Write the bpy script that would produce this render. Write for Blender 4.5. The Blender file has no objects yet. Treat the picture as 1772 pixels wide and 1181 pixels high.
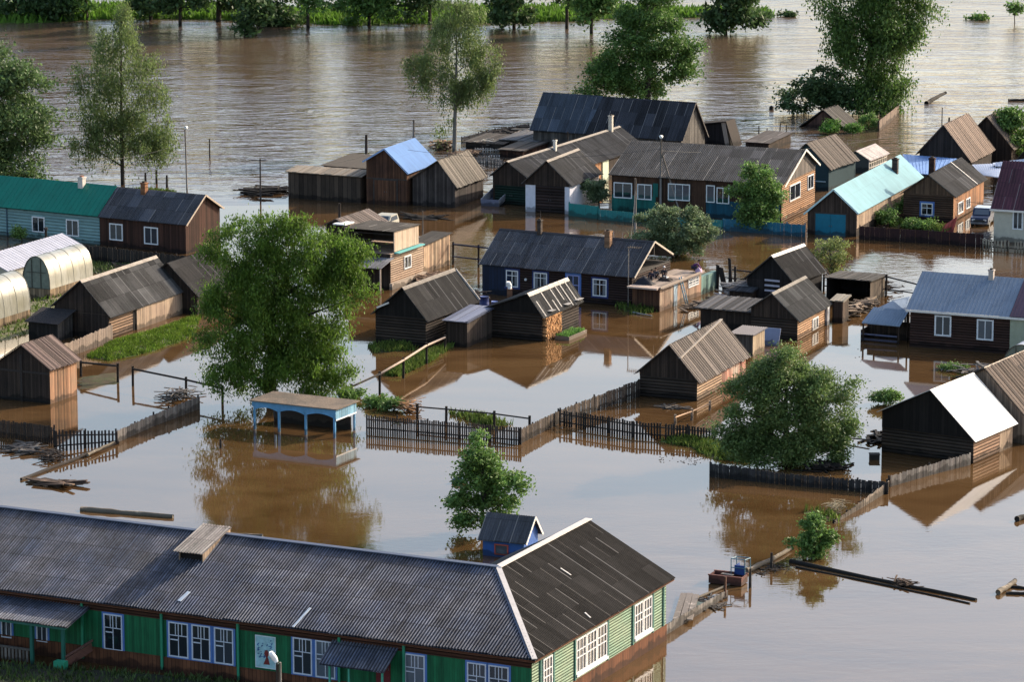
import bpy, math, random
import numpy as np
from mathutils import Vector, Matrix
R = math.radians
random.seed(7)
SC = bpy.context.scene
COL = SC.collection

# ---------------------------------------------------------------- camera, sky, sun
CAM_H, FPX, CXP, CYP = 60.0, 6500.0, 886.0, 590.5       # camera height (m), focal length in photo pixels, centre
PITCH = math.atan((590.5 + 700.0) / FPX)
cd = bpy.data.cameras.new('camera'); cam = bpy.data.objects.new('camera', cd); COL.objects.link(cam)
cd.sensor_width = 36.0; cd.lens = FPX / 1772.0 * 36.0; cd.clip_start = 1.0; cd.clip_end = 6000.0
cam.location = (0, 0, CAM_H); cam.rotation_euler = (math.pi / 2 - PITCH, 0, 0)
SC.camera = cam
SUN_AZ, SUN_EL = 32.0, 26.5                              # azimuth from +X towards +Y
w = bpy.data.worlds.new('World'); SC.world = w; w.use_nodes = True
wn = w.node_tree; bg = wn.nodes['Background']
sky = wn.nodes.new('ShaderNodeTexSky'); sky.sky_type = 'NISHITA'; sky.sun_disc = False
sky.sun_elevation = R(SUN_EL); sky.sun_rotation = R(90 - SUN_AZ); sky.altitude = 500
sky.air_density = 1.05; sky.dust_density = 3.8; sky.ozone_density = 0.0
bg.inputs['Strength'].default_value = 0.15
wn.links.new(sky.outputs[0], bg.inputs[0])
sl = bpy.data.lights.new('sun', 'SUN'); sl.energy = 3.1; sl.angle = R(0.55); sl.color = (1.0, 0.86, 0.68)
so = bpy.data.objects.new('sun', sl); COL.objects.link(so)
sv = Vector((math.cos(R(SUN_EL)) * math.cos(R(SUN_AZ)), math.cos(R(SUN_EL)) * math.sin(R(SUN_AZ)), math.sin(R(SUN_EL))))
so.rotation_euler = sv.to_track_quat('Z', 'Y').to_euler()
SC.view_settings.view_transform = 'Standard'; SC.view_settings.look = 'None'
SC.view_settings.exposure = 0.92; SC.view_settings.gamma = 1.0
SC.cycles.max_bounces = 6; SC.cycles.transparent_max_bounces = 6

# ---------------------------------------------------------------- survey helpers: photo bearing -> ground point
def ray(px, py):
    a = (px - CXP) / FPX; b = (py - CYP) / FPX
    return Vector((a, math.cos(PITCH) - b * math.sin(PITCH), -math.sin(PITCH) - b * math.cos(PITCH)))
def G(px, py, z=0.0):
    d = ray(px, py); t = (z - CAM_H) / d.z
    return Vector((d.x * t, d.y * t, z))
def AT(px, py, Y):                       # point on the vertical plane at distance Y
    d = ray(px, py); t = Y / d.y
    return Vector((d.x * t, Y, CAM_H + d.z * t))
def ppm(Y): return FPX * math.cos(PITCH) / Y   # rough photo pixels per metre

# ---------------------------------------------------------------- materials
MATS = {}
class NG:
    def __init__(s, name):
        s.m = bpy.data.materials.new(name); s.m.use_nodes = True; s.t = s.m.node_tree; s.N = s.t.nodes; s.L = s.t.links
        s.b = s.N['Principled BSDF']; s.out = s.N['Material Output']
    def n(s, typ, **k):
        x = s.N.new(typ)
        for a, b in k.items(): setattr(x, a, b)
        return x
    def put(s, sock, v):
        if isinstance(v, bpy.types.NodeSocket): s.L.new(v, sock)
        else: sock.default_value = v
    def ma(s, op, a, b=0.0, c=0.0):
        x = s.n('ShaderNodeMath', operation=op)
        for i, v in enumerate((a, b, c)): s.put(x.inputs[i], v)
        return x.outputs[0]
    def uv(s):
        x = s.n('ShaderNodeUVMap'); sp = s.n('ShaderNodeSeparateXYZ'); s.L.new(x.outputs[0], sp.inputs[0])
        return sp.outputs[0], sp.outputs[1]
    def xyz(s, x, y, z=0.0):
        c = s.n('ShaderNodeCombineXYZ')
        for i, v in enumerate((x, y, z)): s.put(c.inputs[i], v)
        return c.outputs[0]
    def wn(s, vec):
        x = s.n('ShaderNodeTexWhiteNoise', noise_dimensions='3D'); s.L.new(vec, x.inputs['Vector']); return x.outputs['Value']
    def noise(s, vec, scale, det=3.0, rough=.55, dist=0.0):
        x = s.n('ShaderNodeTexNoise'); s.put(x.inputs['Vector'], vec)
        x.inputs['Scale'].default_value = scale; x.inputs['Detail'].default_value = det
        x.inputs['Roughness'].default_value = rough; x.inputs['Distortion'].default_value = dist
        return x.outputs['Fac']
    def rmap(s, v, a, b, c, d):
        x = s.n('ShaderNodeMapRange'); s.put(x.inputs[0], v)
        for i, q in enumerate((a, b, c, d)): x.inputs[i + 1].default_value = q
        return x.outputs[0]
    def scale(s, col, f):
        x = s.n('ShaderNodeVectorMath', operation='SCALE'); s.put(x.inputs[0], col if isinstance(col, bpy.types.NodeSocket) else col[:3]); s.put(x.inputs['Scale'], f)
        return x.outputs[0]
    def mix(s, f, a, b):
        x = s.n('ShaderNodeMix', data_type='RGBA')
        s.put(x.inputs[0], f)
        for i, v in ((6, a), (7, b)): s.put(x.inputs[i], v if isinstance(v, bpy.types.NodeSocket) else (v[0], v[1], v[2], 1))
        return x.outputs[2]
    def bump(s, h, strength=.5, dist=.02):
        x = s.n('ShaderNodeBump'); s.put(x.inputs['Height'], h); s.put(x.inputs['Strength'], strength); x.inputs['Distance'].default_value = dist
        s.L.new(x.outputs[0], s.b.inputs['Normal'])
    def objrand(s):
        return s.n('ShaderNodeObjectInfo').outputs['Random']
    def island(s):
        return s.n('ShaderNodeNewGeometry').outputs['Random Per Island']
    def pos(s):
        return s.n('ShaderNodeNewGeometry').outputs['Position']

def mat(kind, col, rough=.85, var=.35, w=.18, col2=None, gap=.35, metal=0.0, spec=.3):
    key = (kind, tuple(col), rough, var, w, tuple(col2) if col2 else None, gap, metal, spec)
    if key in MATS: return MATS[key]
    g = NG(kind + '_%d' % len(MATS))
    u, v = g.uv()
    c3 = tuple(col)
    c2 = tuple(col2) if col2 else tuple(x * .55 for x in col)
    if kind in ('planks', 'logs', 'island', 'slate') and spec == .3:   # shade on walls and roofs deepened by darkening the base colour
        kk = .60 if max(c3) < .26 else .84
        if kind in ('slate', 'island'): kk = .72 if max(c3) < .26 else .85
        c3 = tuple(x * kk for x in c3); c2 = tuple(x * kk for x in c2)
        if kind == 'planks': var = min(.6, var + .12)
    if kind == 'planks':                       # boards run along V
        cell = g.ma('FLOOR', g.ma('DIVIDE', u, w)); fr = g.ma('FRACT', g.ma('DIVIDE', u, w))
        rnd = g.wn(g.xyz(cell, 3.1, 1.7))
        grain = g.noise(g.xyz(g.ma('MULTIPLY', u, 22.0), g.ma('MULTIPLY', v, 1.2), cell), 1.0, 3)
        big = g.noise(g.xyz(u, v, 4.0), .55, 3)
        f = g.ma('ADD', g.rmap(rnd, 0, 1, 1 - var, 1 + var), g.rmap(grain, .3, .7, -.22, .22))
        cc = g.mix(g.rmap(big, .35, .7, 0, 1), c3, c2)
        cc = g.scale(cc, f)
        edge = g.ma('LESS_THAN', g.ma('ABSOLUTE', g.ma('SUBTRACT', fr, .5)), .44)
        cc = g.scale(cc, g.rmap(edge, 0, 1, gap, 1))
        g.L.new(cc, g.b.inputs['Base Color']); g.bump(edge, .6, .02)
    elif kind == 'logs':                       # logs run along U
        cell = g.ma('FLOOR', g.ma('DIVIDE', v, w)); fr = g.ma('FRACT', g.ma('DIVIDE', v, w))
        rnd = g.wn(g.xyz(cell, 8.1, 2.7))
        grain = g.noise(g.xyz(g.ma('MULTIPLY', u, 1.4), g.ma('MULTIPLY', v, 22.0), cell), 1.0, 3)
        big = g.noise(g.xyz(u, v, 9.0), .6, 3)
        f = g.ma('ADD', g.rmap(rnd, 0, 1, 1 - var, 1 + var), g.rmap(grain, .3, .7, -.25, .25))
        cc = g.scale(g.mix(g.rmap(big, .35, .7, 0, 1), c3, c2), f)
        rr = g.ma('ABSOLUTE', g.ma('SUBTRACT', fr, .5))
        edge = g.ma('LESS_THAN', rr, .41)
        cc = g.scale(cc, g.rmap(edge, 0, 1, gap, 1))
        g.L.new(cc, g.b.inputs['Base Color'])
        g.bump(g.ma('SUBTRACT', 1.0, g.ma('POWER', g.ma('MULTIPLY', rr, 2.0), 2.0)), .9, .09)
    elif kind == 'slate':                      # weathered corrugated sheets about 1.1 x 1.65 m
        cu = g.ma('FLOOR', g.ma('DIVIDE', u, 1.1)); cv = g.ma('FLOOR', g.ma('DIVIDE', v, 1.65))
        fu = g.ma('FRACT', g.ma('DIVIDE', u, 1.1)); fv = g.ma('FRACT', g.ma('DIVIDE', v, 1.65))
        o = g.objrand()
        rnd = g.wn(g.xyz(cu, cv, o))
        big = g.noise(g.xyz(u, v, o), .35, 4, .6)
        streak = g.noise(g.xyz(g.ma('MULTIPLY', u, 5.0), g.ma('MULTIPLY', v, .35), o), 1.0, 4, .65)
        spot = g.noise(g.xyz(u, v, g.ma('ADD', o, 5.0)), 6.0, 3, .7)
        f = g.ma('ADD', g.rmap(rnd, 0, 1, 1 - var, 1 + var), g.rmap(streak, .3, .7, -.4, .4))
        f = g.ma('ADD', f, g.rmap(spot, .3, .7, -.2, .2))
        if w >= .9: f = g.ma('ADD', f, g.ma('MULTIPLY', g.ma('GREATER_THAN', rnd, .94), .4))
        if w < .9:
            wp = g.noise(g.xyz(g.ma('MULTIPLY', u, .55), g.ma('MULTIPLY', v, .8), 9.0), 1.0, 5, .7); f = g.ma('MULTIPLY', f, g.rmap(wp, .35, .68, .72, 1.55))
        cc = g.mix(g.rmap(big, .32, .68, 0, 1), c3, c2)
        lap = g.ma('LESS_THAN', fv, .035); seam = g.ma('LESS_THAN', fu, .05)
        f = g.ma('MULTIPLY', f, g.rmap(lap, 0, 1, 1, gap))
        if w < .9: f = g.ma('MULTIPLY', f, g.ma('ADD', .90, g.ma('MULTIPLY', g.ma('COSINE', g.ma('MULTIPLY', u, 2 * math.pi / w)), .62)))  # valley dirt and bright crests painted in to deepen the corrugation's shading
        lite = g.ma('MULTIPLY', seam, g.ma('GREATER_THAN', g.wn(g.xyz(cu, cv, 7.7)), .45))
        cc = g.mix(g.ma('MULTIPLY', lite, .45), g.scale(cc, f), (.34, .32, .30) if w >= .9 else (.10, .10, .12))
        g.L.new(cc, g.b.inputs['Base Color'])
        g.bump(spot, .25, .01)
    elif kind == 'metal':
        big = g.noise(g.xyz(u, v, g.objrand()), .5, 4, .6)
        st = g.noise(g.xyz(g.ma('MULTIPLY', u, 6.0), g.ma('MULTIPLY', v, .5), 1.0), 1.0, 3)
        cell = g.wn(g.xyz(g.ma('FLOOR', g.ma('DIVIDE', u, w)), 1.0, 2.0))
        f = g.ma('ADD', g.rmap(big, .3, .7, 1 - var, 1 + var), g.rmap(st, .3, .7, -.06, .06))
        f = g.ma('ADD', f, g.rmap(cell, 0, 1, -.05, .05))
        dirt = g.noise(g.xyz(g.ma('MULTIPLY', u, 1.3), g.ma('MULTIPLY', v, .45), 6.0), 1.0, 5, .7)
        f = g.ma('ADD', f, g.rmap(dirt, .52, .75, 0, -.28))
        sm = g.ma('LESS_THAN', g.ma('FRACT', g.ma('DIVIDE', v, 2.1)), .012); f = g.ma('SUBTRACT', f, g.ma('MULTIPLY', sm, .22))
        sm2 = g.ma('LESS_THAN', g.ma('FRACT', g.ma('DIVIDE', u, 1.25)), .02); f = g.ma('SUBTRACT', f, g.ma('MULTIPLY', sm2, .14))
        g.L.new(g.scale(c3, f), g.b.inputs['Base Color']); g.b.inputs['Metallic'].default_value = metal
    elif kind == 'island':                     # each board / picket / stick of the mesh has its own tone
        i = g.island()
        grain = g.noise(g.xyz(g.ma('MULTIPLY', u, 8.0), g.ma('MULTIPLY', v, 8.0), g.ma('MULTIPLY', i, 50.0)), 1.0, 3)
        f = g.ma('ADD', g.rmap(i, 0, 1, 1 - var, 1 + var), g.rmap(grain, .3, .7, -.18, .18))
        tint = g.ma('FRACT', g.ma('MULTIPLY', i, 17.0))
        g.L.new(g.scale(g.mix(tint, c3, c2), f), g.b.inputs['Base Color'])
    elif kind == 'leaf':
        i = g.island()
        cc = g.mix(i, c3, c2)
        j = g.ma('FRACT', g.ma('MULTIPLY', i, 31.0))
        cl_ = g.noise(g.pos(), .75, 3, .6)
        cc = g.scale(cc, g.ma('MULTIPLY', g.rmap(j, 0, 1, 1 - var, 1 + var), g.rmap(cl_, .32, .68, .66, 1.42)))
        g.L.new(cc, g.b.inputs['Base Color'])
        tr = g.n('ShaderNodeBsdfTranslucent'); g.L.new(g.scale(cc, 1.3), tr.inputs['Color'])
        mx = g.n('ShaderNodeMixShader'); mx.inputs[0].default_value = w
        g.L.new(g.b.outputs[0], mx.inputs[1]); g.L.new(tr.outputs[0], mx.inputs[2]); g.L.new(mx.outputs[0], g.out.inputs['Surface'])
    elif kind == 'ground':
        p = g.pos()
        a = g.noise(p, .8, 5, .65); b2 = g.noise(p, 6.0, 4, .7)
        cc = g.scale(g.mix(g.rmap(a, .4, .6, 0, 1), c3, c2), g.rmap(b2, .25, .75, 1 - var, 1 + var))
        g.L.new(cc, g.b.inputs['Base Color']); g.bump(b2, .8, .08)
    else:                                      # plain painted / cast / fabric surface with slight wear
        p = g.n('ShaderNodeTexCoord').outputs['Object']
        a = g.noise(p, 2.3, 4, .65)
        g.L.new(g.scale(c3, g.rmap(a, .25, .75, 1 - var, 1 + var)), g.b.inputs['Base Color'])
        g.b.inputs['Metallic'].default_value = metal
    if kind in ('planks', 'logs', 'island') or (kind == 'plain' and metal == 0):     # soaked, mud stained foot just above the flood
        lk = g.b.inputs['Base Color'].links
        if lk:
            src = lk[0].from_socket; ps = g.pos(); sz = g.n('ShaderNodeSeparateXYZ'); g.L.new(ps, sz.inputs[0])
            zz = g.ma('SUBTRACT', sz.outputs[2], g.rmap(g.noise(ps, 1.1, 3), .3, .7, .12, .62))
            cw = g.mix(g.rmap(zz, -.05, .10, 1, 0), src, g.scale(src, .40)); g.L.new(cw, g.b.inputs['Base Color'])
    g.b.inputs['Roughness'].default_value = rough
    g.b.inputs['Specular IOR Level'].default_value = spec
    MATS[key] = g.m
    return g.m
def plain(col, rough=.7, var=.12, metal=0.0, spec=.4): return mat('plain', col, rough, var, 1.0, None, 0, metal, spec)

# ---------------------------------------------------------------- mesh builder
class MB:
    def __init__(s): s.v = []; s.f = []; s.uv = []
    def face(s, P, U=None):
        P = [Vector(p) for p in P]
        if U is None:
            n = (P[1] - P[0]).cross(P[2] - P[0])
            if abs(n.z) > max(abs(n.x), abs(n.y)): U = [(p.x, p.y) for p in P]
            elif abs(n.y) > abs(n.x): U = [(p.x, p.z) for p in P]
            else: U = [(p.y, p.z) for p in P]
        b = len(s.v); s.v += [tuple(p) for p in P]; s.f.append(list(range(b, b + len(P)))); s.uv += list(U)
        return s
    def idx(s, V, F, U):                       # indexed block, one uv per vertex
        b = len(s.v); s.v += [tuple(p) for p in V]
        for f in F:
            s.f.append([b + i for i in f]); s.uv += [U[i] for i in f]
        return s
    def hexa(s, Q):                            # 8 points: bottom ring 0-3, top ring 4-7 (one island, shared verts)
        Q = [Vector(q) for q in Q]
        e = (Q[1] - Q[0]).length; U = []
        for i, q in enumerate(Q):
            U.append(((q - Q[0]).dot((Q[1] - Q[0]).normalized()) if e > 0 else 0, (q - Q[0]).dot((Q[3] - Q[0]).normalized()) + (q - Q[0]).dot((Q[4] - Q[0]).normalized())))
        return s.idx(Q, [(3, 2, 1, 0), (4, 5, 6, 7), (0, 1, 5, 4), (1, 2, 6, 5), (2, 3, 7, 6), (3, 0, 4, 7)], U)
    def box(s, a, b):
        x0, y0, z0 = a; x1, y1, z1 = b
        c = [(x0, y0, z0), (x1, y0, z0), (x1, y1, z0), (x0, y1, z0), (x0, y0, z1), (x1, y0, z1), (x1, y1, z1), (x0, y1, z1)]
        for f in ((3, 2, 1, 0), (4, 5, 6, 7), (0, 1, 5, 4), (1, 2, 6, 5), (2, 3, 7, 6), (3, 0, 4, 7)): s.face([c[i] for i in f])
        return s
    def ibox(s, a, b):                         # like box, but a single island
        x0, y0, z0 = a; x1, y1, z1 = b
        return s.hexa([(x0, y0, z0), (x1, y0, z0), (x1, y1, z0), (x0, y1, z0), (x0, y0, z1), (x1, y0, z1), (x1, y1, z1), (x0, y1, z1)])
    def beam(s, p, q, w, h=None, up=(0, 0, 1)):
        p = Vector(p); q = Vector(q); h = h or w; d = (q - p).normalized(); up = Vector(up)
        if abs(d.dot(up)) > .98: up = Vector((0, 1, 0))
        a = d.cross(up).normalized() * (w / 2); b = a.cross(d).normalized() * (h / 2)
        return s.hexa([p - a - b, p + a - b, q + a - b, q - a - b, p - a + b, p + a + b, q + a + b, q - a + b])
    def tube(s, pts, rad, n=8):
        pts = [Vector(p) for p in pts]
        if not hasattr(rad, '__len__'): rad = [rad] * len(pts)
        V = []; U = []; F = []; L = 0
        for i, p in enumerate(pts):
            d = (pts[min(i + 1, len(pts) - 1)] - pts[max(i - 1, 0)]).normalized()
            up = Vector((0, 0, 1)) if abs(d.z) < .9 else Vector((1, 0, 0))
            a = d.cross(up).normalized(); b = d.cross(a)
            if i: L += (p - pts[i - 1]).length
            for k in range(n):
                t = 2 * math.pi * k / n
                V.append(p + (a * math.cos(t) + b * math.sin(t)) * rad[i]); U.append((k / n * 6.28 * rad[i], L))
        for i in range(len(pts) - 1):
            for k in range(n):
                k2 = (k + 1) % n
                F.append((i * n + k, i * n + k2, (i + 1) * n + k2, (i + 1) * n + k))
        F.append(tuple(range(n))); F.append(tuple((len(pts) - 1) * n + k for k in reversed(range(n))))
        return s.idx(V, F, U)
    def prism(s, poly, axis, a, b):            # poly in the two other axes, extruded along axis from a to b
        def P(q, t): return (t, q[0], q[1]) if axis == 'x' else ((q[0], t, q[1]) if axis == 'y' else (q[0], q[1], t))
        A = [P(q, a) for q in poly]; B = [P(q, b) for q in poly]
        s.face(A); s.face(list(reversed(B)))
        n = len(poly)
        for i in range(n): s.face([A[i], B[i], B[(i + 1) % n], A[(i + 1) % n]])
        return s
    def build(s, name, m, parent=None, smooth=False, mods=None):
        me = bpy.data.meshes.new(name); me.from_pydata(s.v, [], s.f)
        if s.uv:
            l = me.uv_layers.new(name='UVMap'); l.data.foreach_set('uv', np.array(s.uv, dtype=np.float32).ravel())
        me.materials.append(m); me.update()
        o = bpy.data.objects.new(name, me); COL.objects.link(o)
        if parent: o.parent = parent
        if smooth: me.polygons.foreach_set('use_smooth', [True] * len(me.polygons))
        return o
def fixn(o):
    import bmesh
    b = bmesh.new(); b.from_mesh(o.data); bmesh.ops.recalc_face_normals(b, faces=b.faces); b.to_mesh(o.data); b.free(); return o
def thing(name, label, cat, loc=(0, 0, 0), rz=0.0, group=None):
    o = bpy.data.objects.new(name, None); COL.objects.link(o); o.empty_display_size = .5
    o.location = loc; o.rotation_euler = (0, 0, rz); o['label'] = label; o['category'] = cat
    if group: o['group'] = group
    return o
def tag(o, label, cat, group=None):
    o['label'] = label; o['category'] = cat
    if group: o['group'] = group
    return o
def struct(o, kind='structure'): o['kind'] = kind; return o

# local frame of a thing
def loc2w(root, p):
    c, s = math.cos(root.rotation_euler.z), math.sin(root.rotation_euler.z)
    return Vector((root.location.x + c * p[0] - s * p[1], root.location.y + s * p[0] + c * p[1], root.location.z + p[2]))
def w2loc(root, p):
    c, s = math.cos(root.rotation_euler.z), math.sin(root.rotation_euler.z)
    dx, dy = p[0] - root.location.x, p[1] - root.location.y
    return Vector((c * dx + s * dy, -s * dx + c * dy, p[2] - root.location.z))
def hit(root, px, py, pt, nrm):                # where the bearing (px,py) meets a local plane
    o = w2loc(root, (0, 0, CAM_H)); d = ray(px, py); e = w2loc(root, Vector((0, 0, CAM_H)) + d) - o
    n = Vector(nrm); t = (Vector(pt) - o).dot(n) / e.dot(n)
    return o + e * t
def hF(root, px, py, y=0.0): return hit(root, px, py, (0, y, 0), (0, 1, 0))
def hR(root, px, py, x=0.0): return hit(root, px, py, (x, 0, 0), (1, 0, 0))

# ---------------------------------------------------------------- roof panels
def panel(mb, org, sd, td, poly, style, per=.18, amp=.022, th=.05, rnd=None):
    """poly: convex polygon in (s along eave, t up slope) metres."""
    org = Vector(org); sd = Vector(sd).normalized(); td = Vector(td).normalized(); n = sd.cross(td).normalized()
    if n.z < 0: n = -n
    def P(s_, t_, h=0): return org + sd * s_ + td * t_ + n * h
    def span(x):
        ts = []
        for i in range(len(poly)):
            (a, b), (c, d) = poly[i], poly[(i + 1) % len(poly)]
            if min(a, c) - 1e-6 <= x <= max(a, c) + 1e-6:
                if abs(a - c) < 1e-6: ts += [b, d]
                else: ts.append(b + (d - b) * (x - a) / (c - a))
        return (min(ts), max(ts)) if ts else (0, 0)
    s0 = min(p[0] for p in poly); s1 = max(p[0] for p in poly)
    rnd = rnd or random
    if style == 'corr':
        jl = [rnd.uniform(-.05, .06) for _ in range(40)]
        N = max(8, int((s1 - s0) / per * 6)); V = []; U = []; F = []
        ss = sorted(set([s0 + (s1 - s0) * i / N for i in range(N + 1)] + [p[0] for p in poly]))
        for x in ss:
            lo, hi = span(x); h = amp * math.cos(2 * math.pi * x / per) + th
            if hi - lo > .5: lo -= jl[int((x - s0) / 1.1) % 40]
            V += [P(x, lo, h), P(x, hi, h)]; U += [(x, lo), (x, hi)]
        for i in range(len(ss) - 1): F.append((2 * i, 2 * i + 2, 2 * i + 3, 2 * i + 1))
        mb.idx(V, F, U)
    elif style == 'board':
        x = s0; bw = per
        while x < s1 - .03:
            ww = min(bw * rnd.uniform(.85, 1.15), s1 - x); g = ww * .88
            l0, h0 = span(x); l1, h1 = span(x + g)
            e = rnd.uniform(-.05, .10); e2 = rnd.uniform(-.03, .03); z0 = th + rnd.uniform(0, .018) + (.03 if int(x / bw) % 2 else 0)
            mb.idx([P(x, l0 - e, z0), P(x + g, l1 - e, z0), P(x + g, h1 + e2, z0), P(x, h0 + e2, z0),
                    P(x, l0 - e, z0 + .03), P(x + g, l1 - e, z0 + .03), P(x + g, h1 + e2, z0 + .03), P(x, h0 + e2, z0 + .03)],
                   [(3, 2, 1, 0), (4, 5, 6, 7), (0, 1, 5, 4), (1, 2, 6, 5), (2, 3, 7, 6), (3, 0, 4, 7)],
                   [(x, l0), (x + g, l1), (x + g, h1), (x, h0)] * 2)
            x += ww
    elif style == 'seam':
        x = s0 + .02
        while x < s1 - .02:
            lo, hi = span(x)
            mb.idx([P(x, lo, th), P(x + .03, lo, th), P(x + .03, hi, th), P(x, hi, th), P(x, lo, th + amp), P(x + .03, lo, th + amp), P(x + .03, hi, th + amp), P(x, hi, th + amp)],
                   [(4, 5, 6, 7), (0, 1, 5, 4), (1, 2, 6, 5), (2, 3, 7, 6), (3, 0, 4, 7)], [(x, lo), (x, lo), (x, hi), (x, hi)] * 2)
            x += per
    # slab beneath
    k = len(poly); zt = th - .004 if style in ('seam', 'flat') else th - amp - .012
    V = [P(a, b, 0) for a, b in poly] + [P(a, b, zt) for a, b in poly]
    F = [tuple(reversed(range(k))), tuple(range(k, 2 * k))] + [(i, (i + 1) % k, k + (i + 1) % k, k + i) for i in range(k)]
    mb.idx(V, F, [tuple(p) for p in poly] * 2)

def prof(sp):
    t, X, Y, w1, w2, he, hr, fr, dth, k = sp
    W = w1 if t == 'G' else w2
    s1 = (hr - he) / (W * fr); s2 = s1 * k
    return W, s1, s2, hr - s2 * W * (1 - fr)
ROT0 = R(65.0 - 90.0)
def gable(name, sp, label, wallm, roofm, style='corr', cat='shed', gablem=None, o=.3, og=.3, per=.18, amp=.022, barge=None, base=-.9, roof_label=None, walls=True, group=None, capm=None, th=.05):
    t, X, Y, w1, w2, he, hr, fr, dth, k = sp
    W, s1, s2, hl = prof(sp)
    root = thing(name, label, cat, (X, Y, 0), ROT0 + dth, group)
    root['_sp'] = 0; del root['_sp']
    if walls:
        m = MB()
        if t == 'G':
            lo = min(he, hl)
            pol = [(-w1, base), (0, base), (0, he - .02), (-w1 * fr, hr - .03), (-w1, hl - .02)]
            if gablem:
                m.box((-w1, 0, base), (0, w2, min(he, hl) - .1))
                g2 = MB(); zc = min(he, hl) - .1
                g2.prism([(-w1 - .012, zc), (.012, zc), (.012, he - .02), (-w1 * fr, hr - .03), (-w1 - .012, hl - .02)], 'y', -.012, w2 + .012)
                fixn(g2.build('gable_end', gablem, root))
            else: m.prism(pol, 'y', 0, w2)
        else:
            if gablem:
                zc = min(he, hl) - .1
                m.box((-w1, 0, base), (0, w2, zc))
                g2 = MB(); g2.prism([(-.012, zc), (w2 + .012, zc), (w2 + .012, hl - .02), (w2 * fr, hr - .03), (-.012, he - .02)], 'x', -w1 - .012, .012)
                fixn(g2.build('gable_end', gablem, root))
            else: m.prism([(0, base), (w2, base), (w2, hl - .02), (w2 * fr, hr - .03), (0, he - .02)], 'x', -w1, 0)
        fixn(m.build('wall', wallm, root))
    r = MB(); rr = random.Random(hash(name) % 999 + int(X * 10))
    rr = random.Random(int(abs(X * 37 + Y * 11)))
    def slopes(run, s): return math.hypot(run, run * s)
    if t == 'G':
        L = w2 + 2 * og; run1 = w1 * fr + o; run2 = w1 * (1 - fr) + o
        # right slope: eave at x=o ; s along +Y
        panel(r, (o, -og, he - o * s1), (0, 1, 0), (-1, 0, s1), [(0, 0), (L, 0), (L, slopes(run1, s1)), (0, slopes(run1, s1))], style, per, amp, th, rr)
        panel(r, (-w1 - o, -og, hl - o * s2), (0, 1, 0), (1, 0, s2), [(0, 0), (L, 0), (L, slopes(run2, s2)), (0, slopes(run2, s2))], style, per, amp, th, rr)
        rid = ((-w1 * fr, -og, hr + th), (-w1 * fr, w2 + og, hr + th))
    else:
        L = w1 + 2 * og; run1 = w2 * fr + o; run2 = w2 * (1 - fr) + o
        panel(r, (-w1 - og, -o, he - o * s1), (1, 0, 0), (0, 1, s1), [(0, 0), (L, 0), (L, slopes(run1, s1)), (0, slopes(run1, s1))], style, per, amp, th, rr)
        panel(r, (-w1 - og, w2 + o, hl - o * s2), (1, 0, 0), (0, -1, s2), [(0, 0), (L, 0), (L, slopes(run2, s2)), (0, slopes(run2, s2))], style, per, amp, th, rr)
        rid = ((-w1 - og, w2 * fr, hr + th), (og, w2 * fr, hr + th))
    ro = fixn(r.build('roof', roofm, root))
    if roof_label: ro['label'] = roof_label
    if capm:
        c = MB(); a, b = Vector(rid[0]), Vector(rid[1])
        if t == 'G':
            for sx, s in ((1, s1), (-1, s2)):
                c.hexa([a + Vector((0, 0, .03)), b + Vector((0, 0, .03)), b + Vector((sx * .2, 0, -.2 * s + .03)), a + Vector((sx * .2, 0, -.2 * s + .03)),
                        a + Vector((0, 0, .055)), b + Vector((0, 0, .055)), b + Vector((sx * .2, 0, -.2 * s + .055)), a + Vector((sx * .2, 0, -.2 * s + .055))])
        else:
            for sx, s in ((-1, s1), (1, s2)):
                c.hexa([a + Vector((0, 0, .03)), b + Vector((0, 0, .03)), b + Vector((0, sx * .2, -.2 * s + .03)), a + Vector((0, sx * .2, -.2 * s + .03)),
                        a + Vector((0, 0, .055)), b + Vector((0, 0, .055)), b + Vector((0, sx * .2, -.2 * s + .055)), a + Vector((0, sx * .2, -.2 * s + .055))])
        fixn(c.build('ridge_cap', capm, ro))
    if barge:
        if t == 'G': ends = [(((o, -og, he - o * s1), (-w1 * fr, -og, hr)), 0), (((-w1 * fr, -og, hr), (-w1 - o, -og, hl - o * s2)), 0)]; off = Vector((0, -.02, .0))
        else: ends = [(((og, -o, he - o * s1), (og, w2 * fr, hr)), 0), (((og, w2 * fr, hr), (og, w2 + o, hl - o * s2)), 0)]; off = Vector((.02, 0, 0))
        for (p, q), _ in ends:
            b_ = MB(); b_.beam(Vector(p) + off, Vector(q) + off, .035 if True else .03, .16)
            fixn(b_.build('bargeboard', barge, ro))
    return root

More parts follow.
